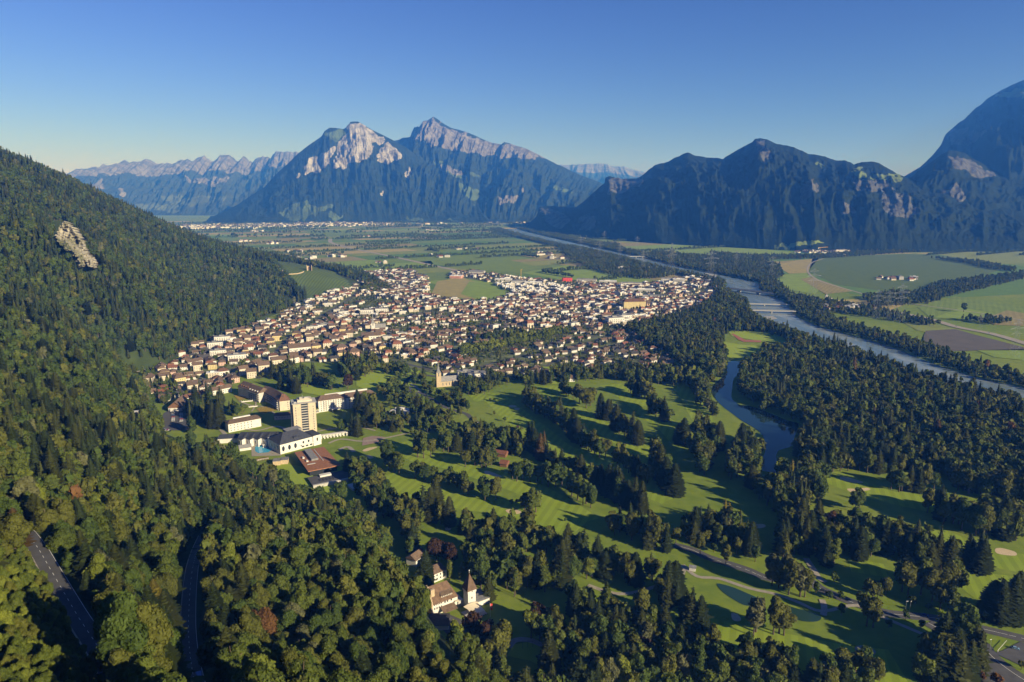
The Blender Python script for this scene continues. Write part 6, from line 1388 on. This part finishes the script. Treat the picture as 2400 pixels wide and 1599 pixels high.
row([(30,830),(70,850),(110,860),(60,800),(20,790)],K3,['round','tall'],['deep','mid'],(1.1,1.3),Z9); row([(240,740),(280,745),(320,730),(260,700)],K3,['round','tall'],['olive','mid'],(1.1,1.3),'tree group right of the orange flower bed')
wood(crop(*K3,[(370,660),(600,560),(700,600),(760,640),(800,720),(700,720),(560,690),(400,720)]),8.8,0.03,'bright green grove above the fairway',(.9,1.15),seed=2,boost=1)
wood(crop(*K3,[(740,640),(900,620),(990,680),(980,740),(860,760),(800,700)]),8.8,0.24,'dark grove above the halt',(.8,1.1),seed=3,boost=1)
wood(crop(*K3,[(250,270),(360,250),(500,310),(540,340),(600,460),(560,470),(420,400),(330,340),(260,300)]),7.9,0.03,'trees lining the road by the practice fairway',(.5,.8),seed=4,boost=1)
wood(crop(*K3,[(380,290),(520,300),(640,320),(720,300),(760,260),(700,250),(560,290),(440,270)]),7.9,0.09,'trees below the stone church',(.5,.85),seed=5,boost=1)
row([(915,545),(945,560),(735,350),(760,450),(885,560),(810,560),(840,495),(760,360)],K3,'round',['olive','rust','deep'],(.3,.42),'small fruit trees on the practice fairway')
row([(905,1060),(885,1065),(1245,1180)],K3,'round','deep',(.25,.35),'tiny trees on the lower fairway')
# hedgerow right side of the lake fairway
wood(crop(*K4,[(60,640),(130,590),(190,700),(260,790),(370,840),(400,900),(380,870),(270,850),(170,780),(80,720)]),7.9,.1,'trees between the fairway and the lake',(.6,.95),seed=6,boost=1)
wood(crop(*K4,[(130,470),(240,420),(300,480),(290,540),(200,600),(120,560)]),8.8,.0,'big round trees at the head of the lake',(1.0,1.3),seed=7,boost=1)
row(crop(.0,0,1,[(1,1)]) and [(450,920),(470,930),(460,900)],K4,'round','lime',(.95,1.1),'light green tree on the lake shore'); row([(570,770),(550,780)],K4,'round','mid',(.9,1.0),'lone tree on the lake bank'); 
wood(crop(*K4,[(380,1000),(480,960),(560,980),(560,1060),(510,1140),(500,1230),(400,1230),(330,1300),(310,1200)]),8.8,.1,'tall trees left of the lake end',(.9,1.2),seed=8,boost=1)
rowm([(20,1010),(100,1080),(140,1220),(230,1000),(240,1060)],K4,(.9,1.2),'tall trees beside the striped fairway',14)
wood(crop(*K4,[(70,900),(160,880),(240,980),(170,1040),(90,1060)]),9.7,.3,'tall trees beside the striped fairway',(.9,1.15),seed=9,boost=1)
wood(crop(*K4,[(540,1210),(650,1230),(760,1230),(860,1300),(960,1400),(850,1480),(830,1590),(700,1600),(640,1480),(520,1400),(440,1290)]),8.4,.1,'dense wood below the lake end',(.85,1.2),seed=10,boost=1)
wood(crop(*K4,[(850,1100),(1000,1080),(1010,1180),(980,1300),(960,1420),(860,1400),(780,1250)]),8.4,.1,'dense wood below the lake end',(1.0,1.3),seed=11,boost=1)
# south east parkland
ZS='tree belt north of the main road'
wood(crop(*K5,[(160,470),(340,480),(420,560),(490,640),(480,700),(330,650),(140,600),(0,620),(0,560)]),7.9,0.36,ZS,(.75,1.1),seed=12,boost=1); row([(290,480),(300,470)],K5,'spruce','gold',(.95,1.0),'golden conifer on the shaded fairway')
wood(crop(*K5,[(620,620),(700,560),(820,560),(900,640),(1060,760),(1180,790),(1000,800),(860,830),(820,700),(680,720)]),7.9,0.36,ZS,(.85,1.15),seed=13,boost=1)
wood(crop(*K5,[(900,500),(1100,520),(1300,520),(1500,560),(1690,640),(1690,760),(1500,740),(1380,700),(1250,730),(1120,700),(950,640)]),7.9,0.21,'long wood in the middle of the right golf course',(.8,1.15),seed=14,boost=1)
rowm([(1430,240),(1520,260),(1600,250),(1700,240)],K5,(1.0,1.2),'tall group above the right fairway',11,['tall','spruce','tall','round'])
row([(1200,400),(1230,380)],K5,'tall','deep',(.9,1.1),'lone tree between the two bunkers')
wood(crop(*K5,[(1600,420),(1700,400),(1760,470),(1870,500),(1850,400),(1720,360)]),8.8,0.30,'dark conifers on the right fairway',(1.0,1.25),seed=15,boost=1)
wood(crop(*K5,[(1900,540),(1980,570),(2120,580),(2350,600),(2350,480),(2150,420),(2000,480),(1900,470)]),9.2,0.18,'big dark clump on the right fairway',(1.1,1.35),seed=16,boost=1)
wood(crop(*K5,[(1830,230),(2000,290),(2250,300),(2420,350),(2420,150),(2200,140),(1950,180)]),8.4,0.27,'forest edge at the right',(.9,1.2),seed=17,boost=1)
wood(crop(*K5,[(1700,780),(1760,760),(1860,800),(2060,810),(2080,760),(1900,700),(1720,690)]),8.8,0.48,'conifer group beside the right bunker',(.95,1.15),seed=18,boost=1)
row([(2130,1130),(2190,1150),(2260,1160),(2300,1130),(2160,1080),(2240,1100)],K5,['fat','fat'],['spruce','fir'],(1.1,1.25),'huge dark conifer clump at the right edge')
row([(1500,940),(1560,960),(1620,960),(1700,1010),(1760,1010),(1820,1000),(1860,950)],K5,['tall','round'],['olive','mid'],(1.15,1.35),'tall olive clump above the main road')
wood(crop(*K5,[(1180,960),(1300,930),(1480,980),(1480,1010),(1300,1000)]),7.9,0.06,'shrubby trees above the main road',(.5,.8),seed=19,boost=1)
row([(600,900),(650,920),(740,960),(800,980),(850,990),(690,930)],K5,'tall',['olive','grey','mid'],(1.0,1.2),'willow clump beside the main road')
row([(470,1250),(520,1230),(620,1230),(690,1250),(660,1220)],K5,'tall',['grey','olive'],(1.05,1.3),'pale willow clump on the lower fairway')
row([(60,1180),(110,1200),(170,1190),(230,1190),(290,1180),(320,1170)],K5,['fat','spruce'],['spruce','fir'],(1.0,1.2),'dark spruce clump left of the willow clump'); row([(0,1150),(20,1170),(60,1120)],K5,'spruce','spruce',(.9,1.1),'dark spruce clump left of the willow clump')
row([(1250,1170),(1320,1180)],K5,'tall','olive',(1.0,1.1),'pale tree at the road bend'); rowm([(1760,1060),(1830,1090),(1900,1200),(1950,1180)],K5,(.75,.95),'round trees in the junction island',11,['round'])
wood(crop(*K5,[(1620,1500),(1700,1330),(1780,1300),(1870,1300),(2060,1330),(2080,1480),(2060,1620),(1560,1640)]),7.9,0.45,'dark conifer wood beside the junction',(1.0,1.25),seed=20,boost=1)
row([(910,950),(1010,990),(1110,1010),(1200,1010),(1570,1040),(1690,1060),(1410,1200),(1640,1190),(1540,1140),(2110,1150),(210,670),(1040,890),(1080,1110)],K5,'round',['deep','mid'],(.38,.5),'young trees lining the main road')
wood(crop(*K5,[(0,1290),(200,1330),(420,1400),(700,1470),(830,1560),(830,1700),(0,1700)]),7.9,0.15,'wood at the bottom centre edge',(.7,1.0),seed=21,boost=1)
wood(crop(*K5,[(860,1580),(1000,1500),(1120,1500),(1300,1480),(1330,1600),(1300,1700),(860,1700)]),7.9,0.18,'wood at the bottom edge below the oval bunker',(.8,1.05),seed=22,boost=1)
wood(crop(*K5,[(2100,1240),(2300,1200),(2400,1240),(2400,1280),(2240,1300)]),9.7,0.00,'shrubs at the lower right corner',(.4,.6),seed=23,boost=1)
row([(2170,1600),(2330,1490),(2060,1560)],K5,'round',['olive','rust'],(.35,.5),'small bushes on the forecourt')
# castle surroundings and lower middle
wood(crop(*K6,[(30,100),(130,90),(260,170),(330,300),(420,360),(540,420),(560,560),(480,640),(430,560),(360,480),(250,420),(150,330),(60,230)]),7.9,0.15,'tree belt down the left side of the fairway',(.75,1.05),seed=24,boost=1)
rowm([(560,450),(620,440),(650,400)],K6,(1.0,1.2),'dark clumps beside the small green',9,['tall','fat']); rowm([(690,480),(740,490)],K6,(.9,1.0),'dark clumps beside the small green',10,['fat','tall'])
wood(crop(*K6,[(820,480),(900,520),(1000,540),(1150,540),(1300,520),(1420,620),(1600,640),(1740,640),(1700,780),(1560,760),(1500,700),(1300,700),(1150,680),(1000,620),(860,560)]),7.9,0.27,'wide wood across the lower golf course',(.75,1.1),seed=25,boost=1)
wood(crop(*K6,[(880,640),(1000,680),(1250,780),(1300,860),(1550,830),(1700,860),(1960,880),(1960,780),(1800,780),(1600,870),(1560,960),(1300,940),(1200,960),(1000,930),(880,880),(860,760)]),7.9,0.27,'wood right of the castle',(.8,1.15),seed=26,boost=1)
wood(crop(*K6,[(1980,900),(2150,940),(2200,1040),(2350,1100),(2350,960),(2200,860),(2080,800)]),8.4,0.21,'dark wood beside the lower fairway',(.8,1.1),seed=27,boost=1)
wood(crop(*K6,[(1290,1180),(1400,1260),(1600,1300),(1700,1250),(1850,1180),(1900,1130),(2100,1180),(2300,1300),(2353,1330),(2353,1700),(1700,1700),(1560,1500),(1400,1420),(1290,1280)]),8.4,0.15,'mixed wood below the castle lawn',(.8,1.1),seed=28,boost=1)
wood(crop(*K6,[(1560,1000),(1650,1040),(1900,1120),(1800,1180),(1600,1140),(1480,1040)]),8.4,0.24,'mixed wood below the castle lawn',(.8,1.1),seed=29,boost=1)
row([(700,720),(760,760),(650,740)],K6,'round','copper',(1.05,1.2),'copper beech above the castle'); row([(750,860),(755,870)],K6,'column','lime',(.9,.95),'slim poplar behind the castle tower'); row([(800,880),(820,850)],K6,'column','lime',(.7,.9),'slim poplars behind the castle tower')
row([(1000,1010)],K6,'spruce','fir',.8,'neat conifer right of the castle'); row([(1200,980),(1190,960)],K6,'column','mid',(1.0,1.1),'column tree right of the castle')
row([(900,930),(930,900),(960,920)],K6,'tall','deep',(1.1,1.25),'large dark trees behind the castle tower'); row([(560,870),(590,880)],K6,'spruce','spruce',(1.1,1.2),'dark spruces left of the white villa')
row([(900,1310),(960,1330),(1000,1350),(930,1250)],K6,'round','copper',(1.05,1.2),'copper beech in front of the castle'); row([(1080,1490),(1060,1460),(1110,1400)],K6,'tall',['olive'],(1.0,1.15),'olive tree beside the copper beech'); row([(950,1500)],K6,'column','mid',(1.3),'cone shaped green tree by the forecourt'); row([(1450,1540),(1420,1500)],K6,'fat','fir',(.95,1.05),'olive green cone tree by the round lawn')
row([(1340,1230),(1370,1190)],K6,'tall','copper',(1.0,1.1),'copper beech beside the castle lawn'); row([(1500,1290),(1450,1260)],K6,'tall','olive',(1.0,1.1),'tall olive trees beside the castle lawn'); row([(1660,1290)],K6,'fat','fir',.85,'blue grey cedar below the lawn'); row([(2080,1420),(1800,1580)],K6,'round','copper',(.9,1.0),'copper beeches at the bottom edge')
wood(crop(*K6,[(460,600),(560,640),(560,760),(520,800),(480,700)]),7.9,0.30,'trees left of the white villa',(.7,1.0),seed=30,boost=1)
wood([(1105,1599),(1180,1590),(1400,1620),(1400,1700),(1100,1700)],9,.2,'trees at the bottom edge below the round lawn',(.7,1.0),seed=31,boost=1)
# hotel park
PK='hotel park'
row([(600,760),(620,800),(650,780),(560,740),(690,720)],KA,['fat','spruce'],['fir','spruce'],(.85,1.1),'dark conifers beside the barn car park')
wood(crop(*KA,[(580,680),(700,600),(880,620),(900,680),(880,760),(830,850),(760,880),(640,850),(570,800)]),10,.5,'grove between the barn and the curved wing',(.7,1.05),seed=33,boost=1)
row([(790,870),(830,880),(760,850)],KA,'fat','fir',(1.1,1.25),'tall cedar left of the cream building'); row([(440,970),(480,980),(520,960),(600,930),(570,900)],KA,'tall',['olive','deep'],(.9,1.05),'pines above the small glass house')
wood(crop(*KA,[(930,720),(1000,690),(1100,720),(1090,770),(1000,790),(930,770)]),10,.1,'round trees in the hotel courtyard',(.6,.85),seed=34,boost=1)
wood(crop(*KA,[(860,1150),(890,1110),(990,1110),(1020,1160),(1200,1130),(1290,1140),(1290,1170),(1150,1190),(1000,1210),(900,1190)]),8,.1,'hedge of round trees above the pergola',(.45,.75),seed=35,boost=1)
wood(crop(*KA,[(1900,760),(2080,720),(2220,680),(2300,700),(2330,780),(2280,900),(2170,880),(2100,1000),(2010,1000),(1950,860)]),10,.15,'tall trees in front of the white hotel',(.9,1.15),seed=36,boost=1)
row([(2200,860),(2160,800)],KA,'fat','fir',(1.15,1.2),'great cedar in front of the white hotel')
wood(crop(*KA,[(1300,430),(1420,420),(1500,480),(1560,560),(1700,480),(1880,500),(1920,560),(1700,430),(1500,370),(1350,380)]),10,.45,'dark park trees behind the curved wing',(.95,1.2),seed=37,boost=1)
row([(1390,500),(1400,520)],KA,'spruce','spruce',(1.0,1.1),'dark pointed spruce behind the curved wing'); row([(1510,530),(1540,560)],KA,'fat','fir',(.95,1.1),'pale cypress behind the curved wing'); row([(1590,490),(1640,480),(1600,450)],KA,'round','deep',(1.2,1.4),'broad round tree in the park'); row([(1730,470),(1790,490),(1870,520)],KA,'fat',['fir','spruce'],(.85,1.0),'row of conifers in the park')
row([(2030,520),(2010,510)],KA,'round','copper',(1.1,1.2),'copper beech behind the white hotel')
wood(crop(*KA,[(1930,380),(2000,300),(2250,290),(2290,360),(2150,420),(2100,440),(1980,420)]),10,.3,'park trees below the old town',(.95,1.2),seed=38,boost=1)
wood(crop(760,880,.1703,[]) or crop(*(760,880,.1703),[(700,250),(900,130),(1100,180),(1300,330),(1650,560),(1850,700),(1500,780),(1270,820),(1000,800),(700,700),(700,520),(880,430),(820,300)]),10,.15,'park trees right of the white hotel',(.55,.95),seed=39,boost=1,dens=.75)
wood([(330,880),(370,872),(420,905),(430,940),(385,950),(350,930)],9,.1,'trees below the left edge of town',(.5,.8),seed=40,dens=.6)
# right hand forest, river woods
FOR=[(1730,862),(1760,850),(1850,832),(1950,818),(2060,838),(2170,888),(2290,935),(2400,962),(2600,1005),(3000,1105),(3000,1300),(2600,1240),(2400,1190),(2330,1180),(2230,1130),(2200,1112),(2060,1112),(1960,1108),(1895,1112),(1870,1080),(1862,1040),(1895,1000),(1800,960),(1735,930),(1722,890)]
wood(FOR,9.6,.14,'large forest between the lake and the river',(.85,1.3),seed=50)
wood([(1470,772),(1560,752),(1640,728),(1690,690),(1730,705),(1760,740),(1790,765),(1860,790),(1900,810),(1850,832),(1780,842),(1700,848),(1640,880),(1600,868),(1560,830),(1500,800)],9.5,.18,'wood between the town and the river',(.7,1.1),seed=51)
wood([(1600,868),(1650,860),(1660,900),(1640,930),(1600,905)],9.5,.1,'wood between the town and the river',(.8,1.1),seed=52)
for i in range(0,1):
    for side,lo,hi,zone,sd in ((RBW,6,75,'wood along the far river bank',53),(RLEFT,6,50,'wood along the near river bank',54)):
        sgn=-1 if side is RBW else 1
        a=[(p.x,p.y) for p in side]; bl=offset_line([(p.x,p.y,0) for p in side],(-1 if side is RBW else 1)*-1*0)
        ctr=[(p.x,p.y) for p in RMID]; out=[]
        for (x,y),(mx_,my_) in zip(a,ctr):
            d=math.hypot(x-mx_,y-my_); ux,uy=(x-mx_)/d,(y-my_)/d; w=hi*(1+max(0,y-2500)/3000); out.append((x+ux*w,y+uy*w))
        seg=[k for k in range(len(a)) if a[k][1]>250]
        poly=[a[k] for k in seg]+[out[k] for k in reversed(seg)]
        wood(poly,10.5,.12,zone,(.6,.95),world=True,seed=sd)
EX=dict(scl=(.6,.9))
wood([(1300,572),(1350,585),(1420,597),(1480,606),(1560,628),(1600,640),(1560,652),(1500,655),(1440,648),(1380,632),(1330,605)],13,.2,'wide river wood north of the town',seed=55,**EX)
wood([(1240,550),(1320,560),(1450,573),(1470,600),(1400,585),(1300,565)],15,.1,'far river wood',seed=56,**EX)
wood([(1530,592),(1700,605),(1800,612),(1830,628),(1835,650),(1790,665),(1700,645),(1600,622),(1520,605)],13,.15,'wide wood on the far river bank',seed=57,**EX)
wood([(1660,592),(1760,600),(1900,600),(2100,585),(2400,563),(2400,572),(2150,592),(1950,606),(1800,610),(1680,603)],15,.1,'tree line below the dark mountain',seed=58,**EX)
wood([(2020,700),(2080,688),(2140,690),(2200,665),(2330,650),(2400,640),(2400,655),(2330,672),(2230,695),(2180,712),(2120,718),(2050,722)],12,.1,'hedge wood through the eastern fields',seed=59,**EX)
wood([(1800,690),(1850,700),(1930,705),(2060,730),(2200,760),(2190,768),(2080,750),(1960,735),(1860,735),(1850,720)],12,.15,'wood between the river and the motorway',seed=60,**EX)
wood([(2180,606),(2260,618),(2300,628),(2380,640),(2380,632),(2300,615)],14,.0,'hedge on the right',seed=61,**EX)
wood([(2250,752),(2330,748),(2370,756),(2330,764)],12,.0,'hedge by the motorway',seed=62,**EX)
row([(2257,732)],None,'round','deep',1.35,'lone round tree in the bright meadow')
wood([(760,640),(830,640),(890,660),(920,680),(870,690),(800,665)],11,.1,'trees at the foot of the vineyard hill',(.5,.8),seed=63)
wood([(650,650),(700,650),(760,655),(810,668),(770,690),(700,680)],30,0,'bushes on the vineyard hill',(.2,.35),seed=72)
wood([(735,628),(770,632),(800,645),(760,640)],9,.0,'trees at the castle ruin',(.35,.5),seed=64)
wood([(560,590),(580,600),(600,640),(560,600)],12,.1,'far field trees',(.6,.9),seed=65)
# avenue of bright green trees
row([(1080,830),(1130,818),(1180,808),(1230,796),(1275,788),(1310,778)],None,'round',['lime','mid'],(.85,1.0),'bright green avenue of trees through the town',step=9)
row([(1085,838),(1135,826),(1185,816),(1235,804),(1280,795),(1330,784)],None,'round',['lime','mid'],(.85,1.0),'bright green avenue of trees through the town',step=9)
wood([(1110,808),(1180,800),(1240,790),(1220,785),(1130,796)],11,.1,'dark trees beside the avenue',(.8,1.0),seed=66)
wood([(1200,888),(1300,880),(1440,868),(1600,875),(1600,905),(1500,900),(1430,890),(1320,900),(1220,905)],11,.2,'trees between the villas and the golf course',(.7,1.05),seed=67,boost=1)
wood([(900,850),(960,872),(1020,880),(1000,905),(940,900),(890,870)],11,.15,'trees below the old town',(.6,.9),seed=68,boost=1,dens=.7)
wood([(1040,905),(1090,880),(1180,885),(1200,900),(1150,915),(1090,915)],10,.15,'trees right of the stone church',(.6,.95),seed=69,boost=1,dens=.8)
# hedges between the valley fields
for a,b in HEDGE:
    L=math.dist(a,b); k=int(L/(11+ (a[1]>5000)*6))
    if max(a[1],b[1])>8600: continue
    X=[];Y=[]
    for i in range(k):
        t=i/max(1,k); X.append(a[0]+(b[0]-a[0])*t+tr.uniform(-3,3)); Y.append(a[1]+(b[1]-a[1])*t+tr.uniform(-3,3))
    if not X: continue
    X=np.array(X);Y=np.array(Y); px,py,_=pix(X,Y,X*0)
    ok=(px>-50)&(px<2450)&~clearmask(X,Y)&~inpoly(X,Y,TOWNW)&~inpoly(X,Y,FOOT)&~((px>1800)&(py>600))&(py<660)&(py>521)
    for x,y,o_ in zip(X,Y,ok):
        if o_: T(x,y,'round',tr.choice(['deep','mid']),tr.uniform(.7,1.15)*(1.25 if y>5000 else 1),'far hedges',0)
fr=random.Random(9)
for _ in range(45):
    px=fr.uniform(430,1700); py=522+fr.random()**1.5*38; x,y,_z=P(px,py); 
    if inpoly([x],[y],FOOT)[0]: continue
    n_=fr.randrange(12,60); lx=fr.uniform(60,420); ly=fr.uniform(15,60)
    for _k in range(n_): 
        xx,yy=x+fr.gauss(0,lx),y+fr.gauss(0,ly)
        if segdist([xx],[yy],[(p.x,p.y) for p in RMID])[0]>90 and segdist([xx],[yy],[(p.x,p.y) for p in HW])[0]>30: T(xx,yy,'round',fr.choice(['deep','mid']),fr.uniform(.8,1.3),'far woods',0)
row([(1610,1262),(1650,1272),(1690,1290),(1730,1300),(1770,1318),(1640,1300),(1700,1325),(1560,1262),(1580,1275)],None,'tall',['deep','olive','mid'],(.6,.9),'trees screening the main road')
wood([(1440,1225),(1500,1240),(1600,1270),(1590,1300),(1500,1285),(1430,1250)],9,.3,'trees over the road bend',(.85,1.1),seed=71,boost=1)
# garden trees of the town
wood([(900,770),(1080,740),(1200,735),(1400,740),(1560,760),(1580,865),(1400,860),(1240,878),(1080,888),(980,870),(900,840)],13,.05,'garden trees of the town',(.3,.55),seed=73,dens=.5,noise_=.35)
wood(TOWN,13.5,.05,'garden trees of the town',(.26,.52),seed=70,dens=.8,noise_=.3)
# sight lines that the photograph keeps open (clearings): no tree stands there
_t=np.array([(t[0],t[1],t[2],HTOP[t[3]]*t[6]) for t in TREES]); _r=np.array([6.0*t[6] for t in TREES]); drop=np.zeros(len(TREES),bool); shrink=drop.copy()
for pl,dmax in [([(992,1400),(1010,1378),(1075,1350),(1112,1350),(1140,1400),(1130,1425),(1105,1440),(1060,1450),(1015,1450),(990,1430)],560),([(122,560),(128,540),(143,512),(158,520),(172,532),(182,548),(205,575),(204,590),(215,600),(230,610),(233,632),(225,634),(215,628),(205,622),(196,632),(186,628),(178,605),(165,590),(150,585),(140,572)],1500),([(745,935),(835,925),(845,945),(835,965),(800,975),(745,975)],960),
   ([(555,1015),(655,1015),(755,1040),(765,1075),(660,1075),(600,1068),(555,1062)],800),([(675,1060),(760,1045),(815,1095),(810,1125),(725,1128)],760),([(552,1098),(640,1080),(720,1100),(860,1180),(720,1135),(600,1118)],700),
   ([(388,925),(430,925),(445,1010),(410,1030),(375,1010),(372,985)],900),([(425,1010),(470,1010),(475,1035),(425,1045)],800),(LAKE,9999),(crop(*K4,[(285,215),(400,208),(560,215),(700,235),(720,290),(540,300),(560,330),(480,380),(310,370),(280,300)]),1700),([(1165,1058),(1190,1058),(1192,1100),(1165,1100)],760),([(1192,1510),(1275,1510),(1275,1555),(1195,1560)],480),
   ([(1016,840),(1040,840),(1075,885),(1075,908),(1016,912)],1080),([(318,960),(330,960),(330,995),(318,995)],830),([(0,1215),(62,1240),(120,1300),(135,1330),(115,1330),(60,1262),(0,1235)],260),([(60,1262),(95,1280),(150,1380),(200,1450),(195,1480),(160,1440),(105,1350),(72,1290)],320),([(418,1330),(455,1330),(470,1599),(425,1599)],420),
   ([(1640,1430),(1700,1340),(1760,1390),(1760,1425),(1725,1425)],560),([(1840,1420),(1925,1440),(1925,1460),(1850,1450)],520),([(1000,1455),(1050,1455),(1055,1500),(1080,1540),(1050,1545),(1010,1500)],480),([(640,600),(800,600),(850,660),(790,690),(740,690),(690,650)],2400)]:
    for f_ in (.35,.7,.95):
        a_,b_,c_=pix(_t[:,0],_t[:,1],_t[:,2]+_t[:,3]*f_)
        for g_ in ((-.6,0,.6) if dmax<430 else (0,)): 
            hit=inpoly(a_+g_*_r/c_*FPX,b_,pl)&(c_<dmax)
            if dmax in (260,320): shrink|=hit
            else: drop|=hit
TREES=[(t[:2]+(t[2]-.8,)+t[3:6]+(.22+.1*((k_*37)%10)/10,)+t[7:] if s_ and not d_ else t) for k_,(t,s_,d_) in enumerate(zip(TREES,shrink,drop)) if not d_]
# ---------------------------------------------------------------- choose which trees are individuals
TA=np.array([(t[0],t[1],t[2],HTOP[t[3]]*t[6],t[8]) for t in TREES]); qx,qy,dp=pix(TA[:,0],TA[:,1],TA[:,2]+TA[:,3]*.6)
infr=(qx>5)&(qx<2395)&(qy>0)&(qy<1590)
ang=TA[:,3]/dp
RAD={'round':6.8,'tall':6.2,'column':2.8,'spruce':4.8,'fat':7.2}
rad=np.array([RAD[t[3]]*t[6] for t in TREES])
# how much of each crown is hidden behind a nearer tree: coarse image-space bins
vis=np.ones(len(TREES)); cell=6; order=np.argsort(dp); buf={}
for i in order:
    if not infr[i]: vis[i]=0; continue
    w=max(1,int(rad[i]/dp[i]*FPX/cell)); h=max(1,int(TA[i,3]*.5/dp[i]*FPX*.9/cell)); cxp=int(qx[i]/cell); cyp=int(qy[i]/cell); tot=0;free=0
    for a in range(-w,w+1):
        for b in range(-h,h+1):
            tot+=1; k=(cxp+a,cyp+b)
            if k not in buf: free+=1; buf[k]=i
    vis[i]=free/tot
score=ang*ang*rad/ (TA[:,3]+1e-6)*vis
GROUPK={'round':'broadleaf_tree','tall':'broadleaf_tree','column':'poplar_tree','spruce':'spruce_tree','fat':'spruce_tree'}
SOLO=set()
for g in ('broadleaf_tree','poplar_tree','spruce_tree'):
    ids=[i for i in range(len(TREES)) if GROUPK[TREES[i][3]]==g and infr[i] and vis[i]>.12]
    ids.sort(key=lambda i:-score[i]); SOLO|=set(ids[:295])
ZS_={'long diagonal tree row between the two upper fairways':'diagonal row between upper fairways','short tree belt right of the long diagonal row':'belt right of diagonal row','tree clump at the top of the right fairway':'clump atop right fairway','forest between the two forest roads':'between the forest roads','bushy slope left of the upper forest road':'slope left of upper road','large forest between the lake and the river':'forest right of the lake','long wood in the middle of the right golf course':'long wood on right course','mixed tree row beside the lower right fairway':'row beside lower right fairway','tree belt down the left side of the fairway':'belt left of the fairway','wood at the bottom edge below the oval bunker':'wood below the oval bunker','wood between the town and the river':'wood between town and river','broadleaf row along the lower left fairway':'row along lower left fairway','dark spruce row left of the middle fairway':'row left of middle fairway','tree row across the middle of the golf course':'row across middle of course','wide wood across the lower golf course':'wide wood on lower course','tall trees in front of the white hotel':'in front of white hotel','trees at the bottom edge below the round lawn':'bottom edge below round lawn','tall trees beside the striped fairway':'beside the striped fairway','trees between the fairway and the lake':'between fairway and lake','trees between the villas and the golf course':'between villas and golf course','trees lining the road by the practice fairway':'road beside practice fairway','hedge of round trees above the pergola':'hedge above the pergola','bright green avenue of trees through the town':'avenue through the town','grove between the barn and the curved wing':'grove right of the barn','dark park trees behind the curved wing':'park behind curved wing','dark clumps beside the small green':'beside the small green','park trees right of the white hotel':'park right of white hotel','conifer group beside the right bunker':'beside the right bunker','dark conifer wood beside the junction':'wood beside the junction','big dark clump on the right fairway':'big clump on right fairway','dark conifers on the right fairway':'right fairway','big round trees at the head of the lake':'head of the lake','tall trees left of the lake end':'left of the lake end','young trees lining the main road':'lining the main road','broadleaf row around the red roofed halt':'row around orange roofed huts','dense wood below the lake end':'wood below the lake'}
def ordinal(n):
    w=['first','second','third','fourth','fifth','sixth','seventh','eighth','ninth','tenth','eleventh','twelfth']
    if n<12: return w[n]
    n+=1; return '%d%s'%(n,{1:'st',2:'nd',3:'rd'}.get(n%10 if n%100 not in(11,12,13) else 0,'th'))
CN={'deep':'deep green','mid':'green','olive':'olive','lime':'yellow-green','grey':'grey-green','rust':'rusty brown','copper':'dark copper','spruce':'dark','fir':'mid-green','gold':'golden','dry':'brownish'}
KN={'round':'round tree','tall':'tall tree','column':'slim columnar tree','spruce':'pointed spruce','fat':'broad conifer'}
KC={'round':'tree','tall':'tree','column':'poplar','spruce':'spruce','fat':'conifer'}
bins={}
for i in SOLO: bins.setdefault((TREES[i][7],TREES[i][3],TREES[i][5]),[]).append(i)
LBL={}
for (zone,kd,col),ids in bins.items():
    base='%s %s'%(CN[col],KN[kd]); zone=ZS_.get(zone,zone)
    if len(ids)==1: LBL[ids[0]]='%s, %s'%(base,zone) ; continue
    ids.sort(key=lambda i:qy[i]); nr=max(1,math.ceil(len(ids)/9)); per=math.ceil(len(ids)/nr)
    for b in range(nr):
        rowi=sorted(ids[b*per:(b+1)*per],key=lambda i:qx[i])
        for k,i in enumerate(rowi):
            LBL[i]='%s, %s from left%s, %s'%(base,ordinal(k),'' if nr==1 else ' in %s tier'%ordinal(b),zone)
for i in sorted(SOLO):
    x,y,z,kd,vi,col,sc,zone,_b=TREES[i]
    root=empty(GROUPK[kd],(x,y,z),tr.uniform(0,6.28),(sc*tr.uniform(.9,1.15),sc*tr.uniform(.9,1.15),sc*tr.uniform(.85,1.2))); tag(root,LBL[i],KC[kd],zone if len(zone)<60 else zone[:60])
    link('trunk',TR[kd],root); link('crown',himesh(kd,vi,col,1 if dp[i]<330 else 0),root)
data=[]
for i,t in enumerate(TREES):
    if i in SOLO: continue
    if (qx[i]<-260 or qx[i]>3300 or qy[i]>2100): continue
    x,y,z,kd,vi,col,sc,zone,_b=t; nlo=len(KIND[kd]['lo']); nr_=dp[i]<360 and kd in HI2
    data.append((x,y,z,tr.uniform(0,6.28),sc,loproto(kd,vi if nr_ else vi%nlo,col,bool(nr_))))
scatter('forest','masses of forest, hedge and garden trees too many to count',data,SRC)
print('TREES',len(TREES),'solo',len(SOLO),'stuff',len(data))
# ---------------------------------------------------------------- haze
HAZE=8.5e-5
hm=bpy.data.materials.new('haze_air'); hm.use_nodes=True; hn=hm.node_tree
for n_ in list(hn.nodes):
    if n_.type=='BSDF_PRINCIPLED': hn.nodes.remove(n_)
pv=hn.nodes.new('ShaderNodeVolumePrincipled'); pv.inputs['Color'].default_value=(.05,.24,1.0,1); pv.inputs['Density'].default_value=HAZE
pv.inputs['Anisotropy'].default_value=0.0
hn.links.new(pv.outputs[0],hn.nodes['Material Output'].inputs['Volume'])
pv.inputs['Absorption Color'].default_value=(.9,.9,.9,1)
TOPZ=max(max(v.co.z for v in o.data.vertices) for o in bpy.data.objects if o.name.startswith('mountain'))+40
mb=MB(); mb.box(-26000,26000,-3200,30000,-25,TOPZ)
hz=mb.build('haze',hm); tag(hz,'thin blue morning haze filling the valley',kind='stuff')
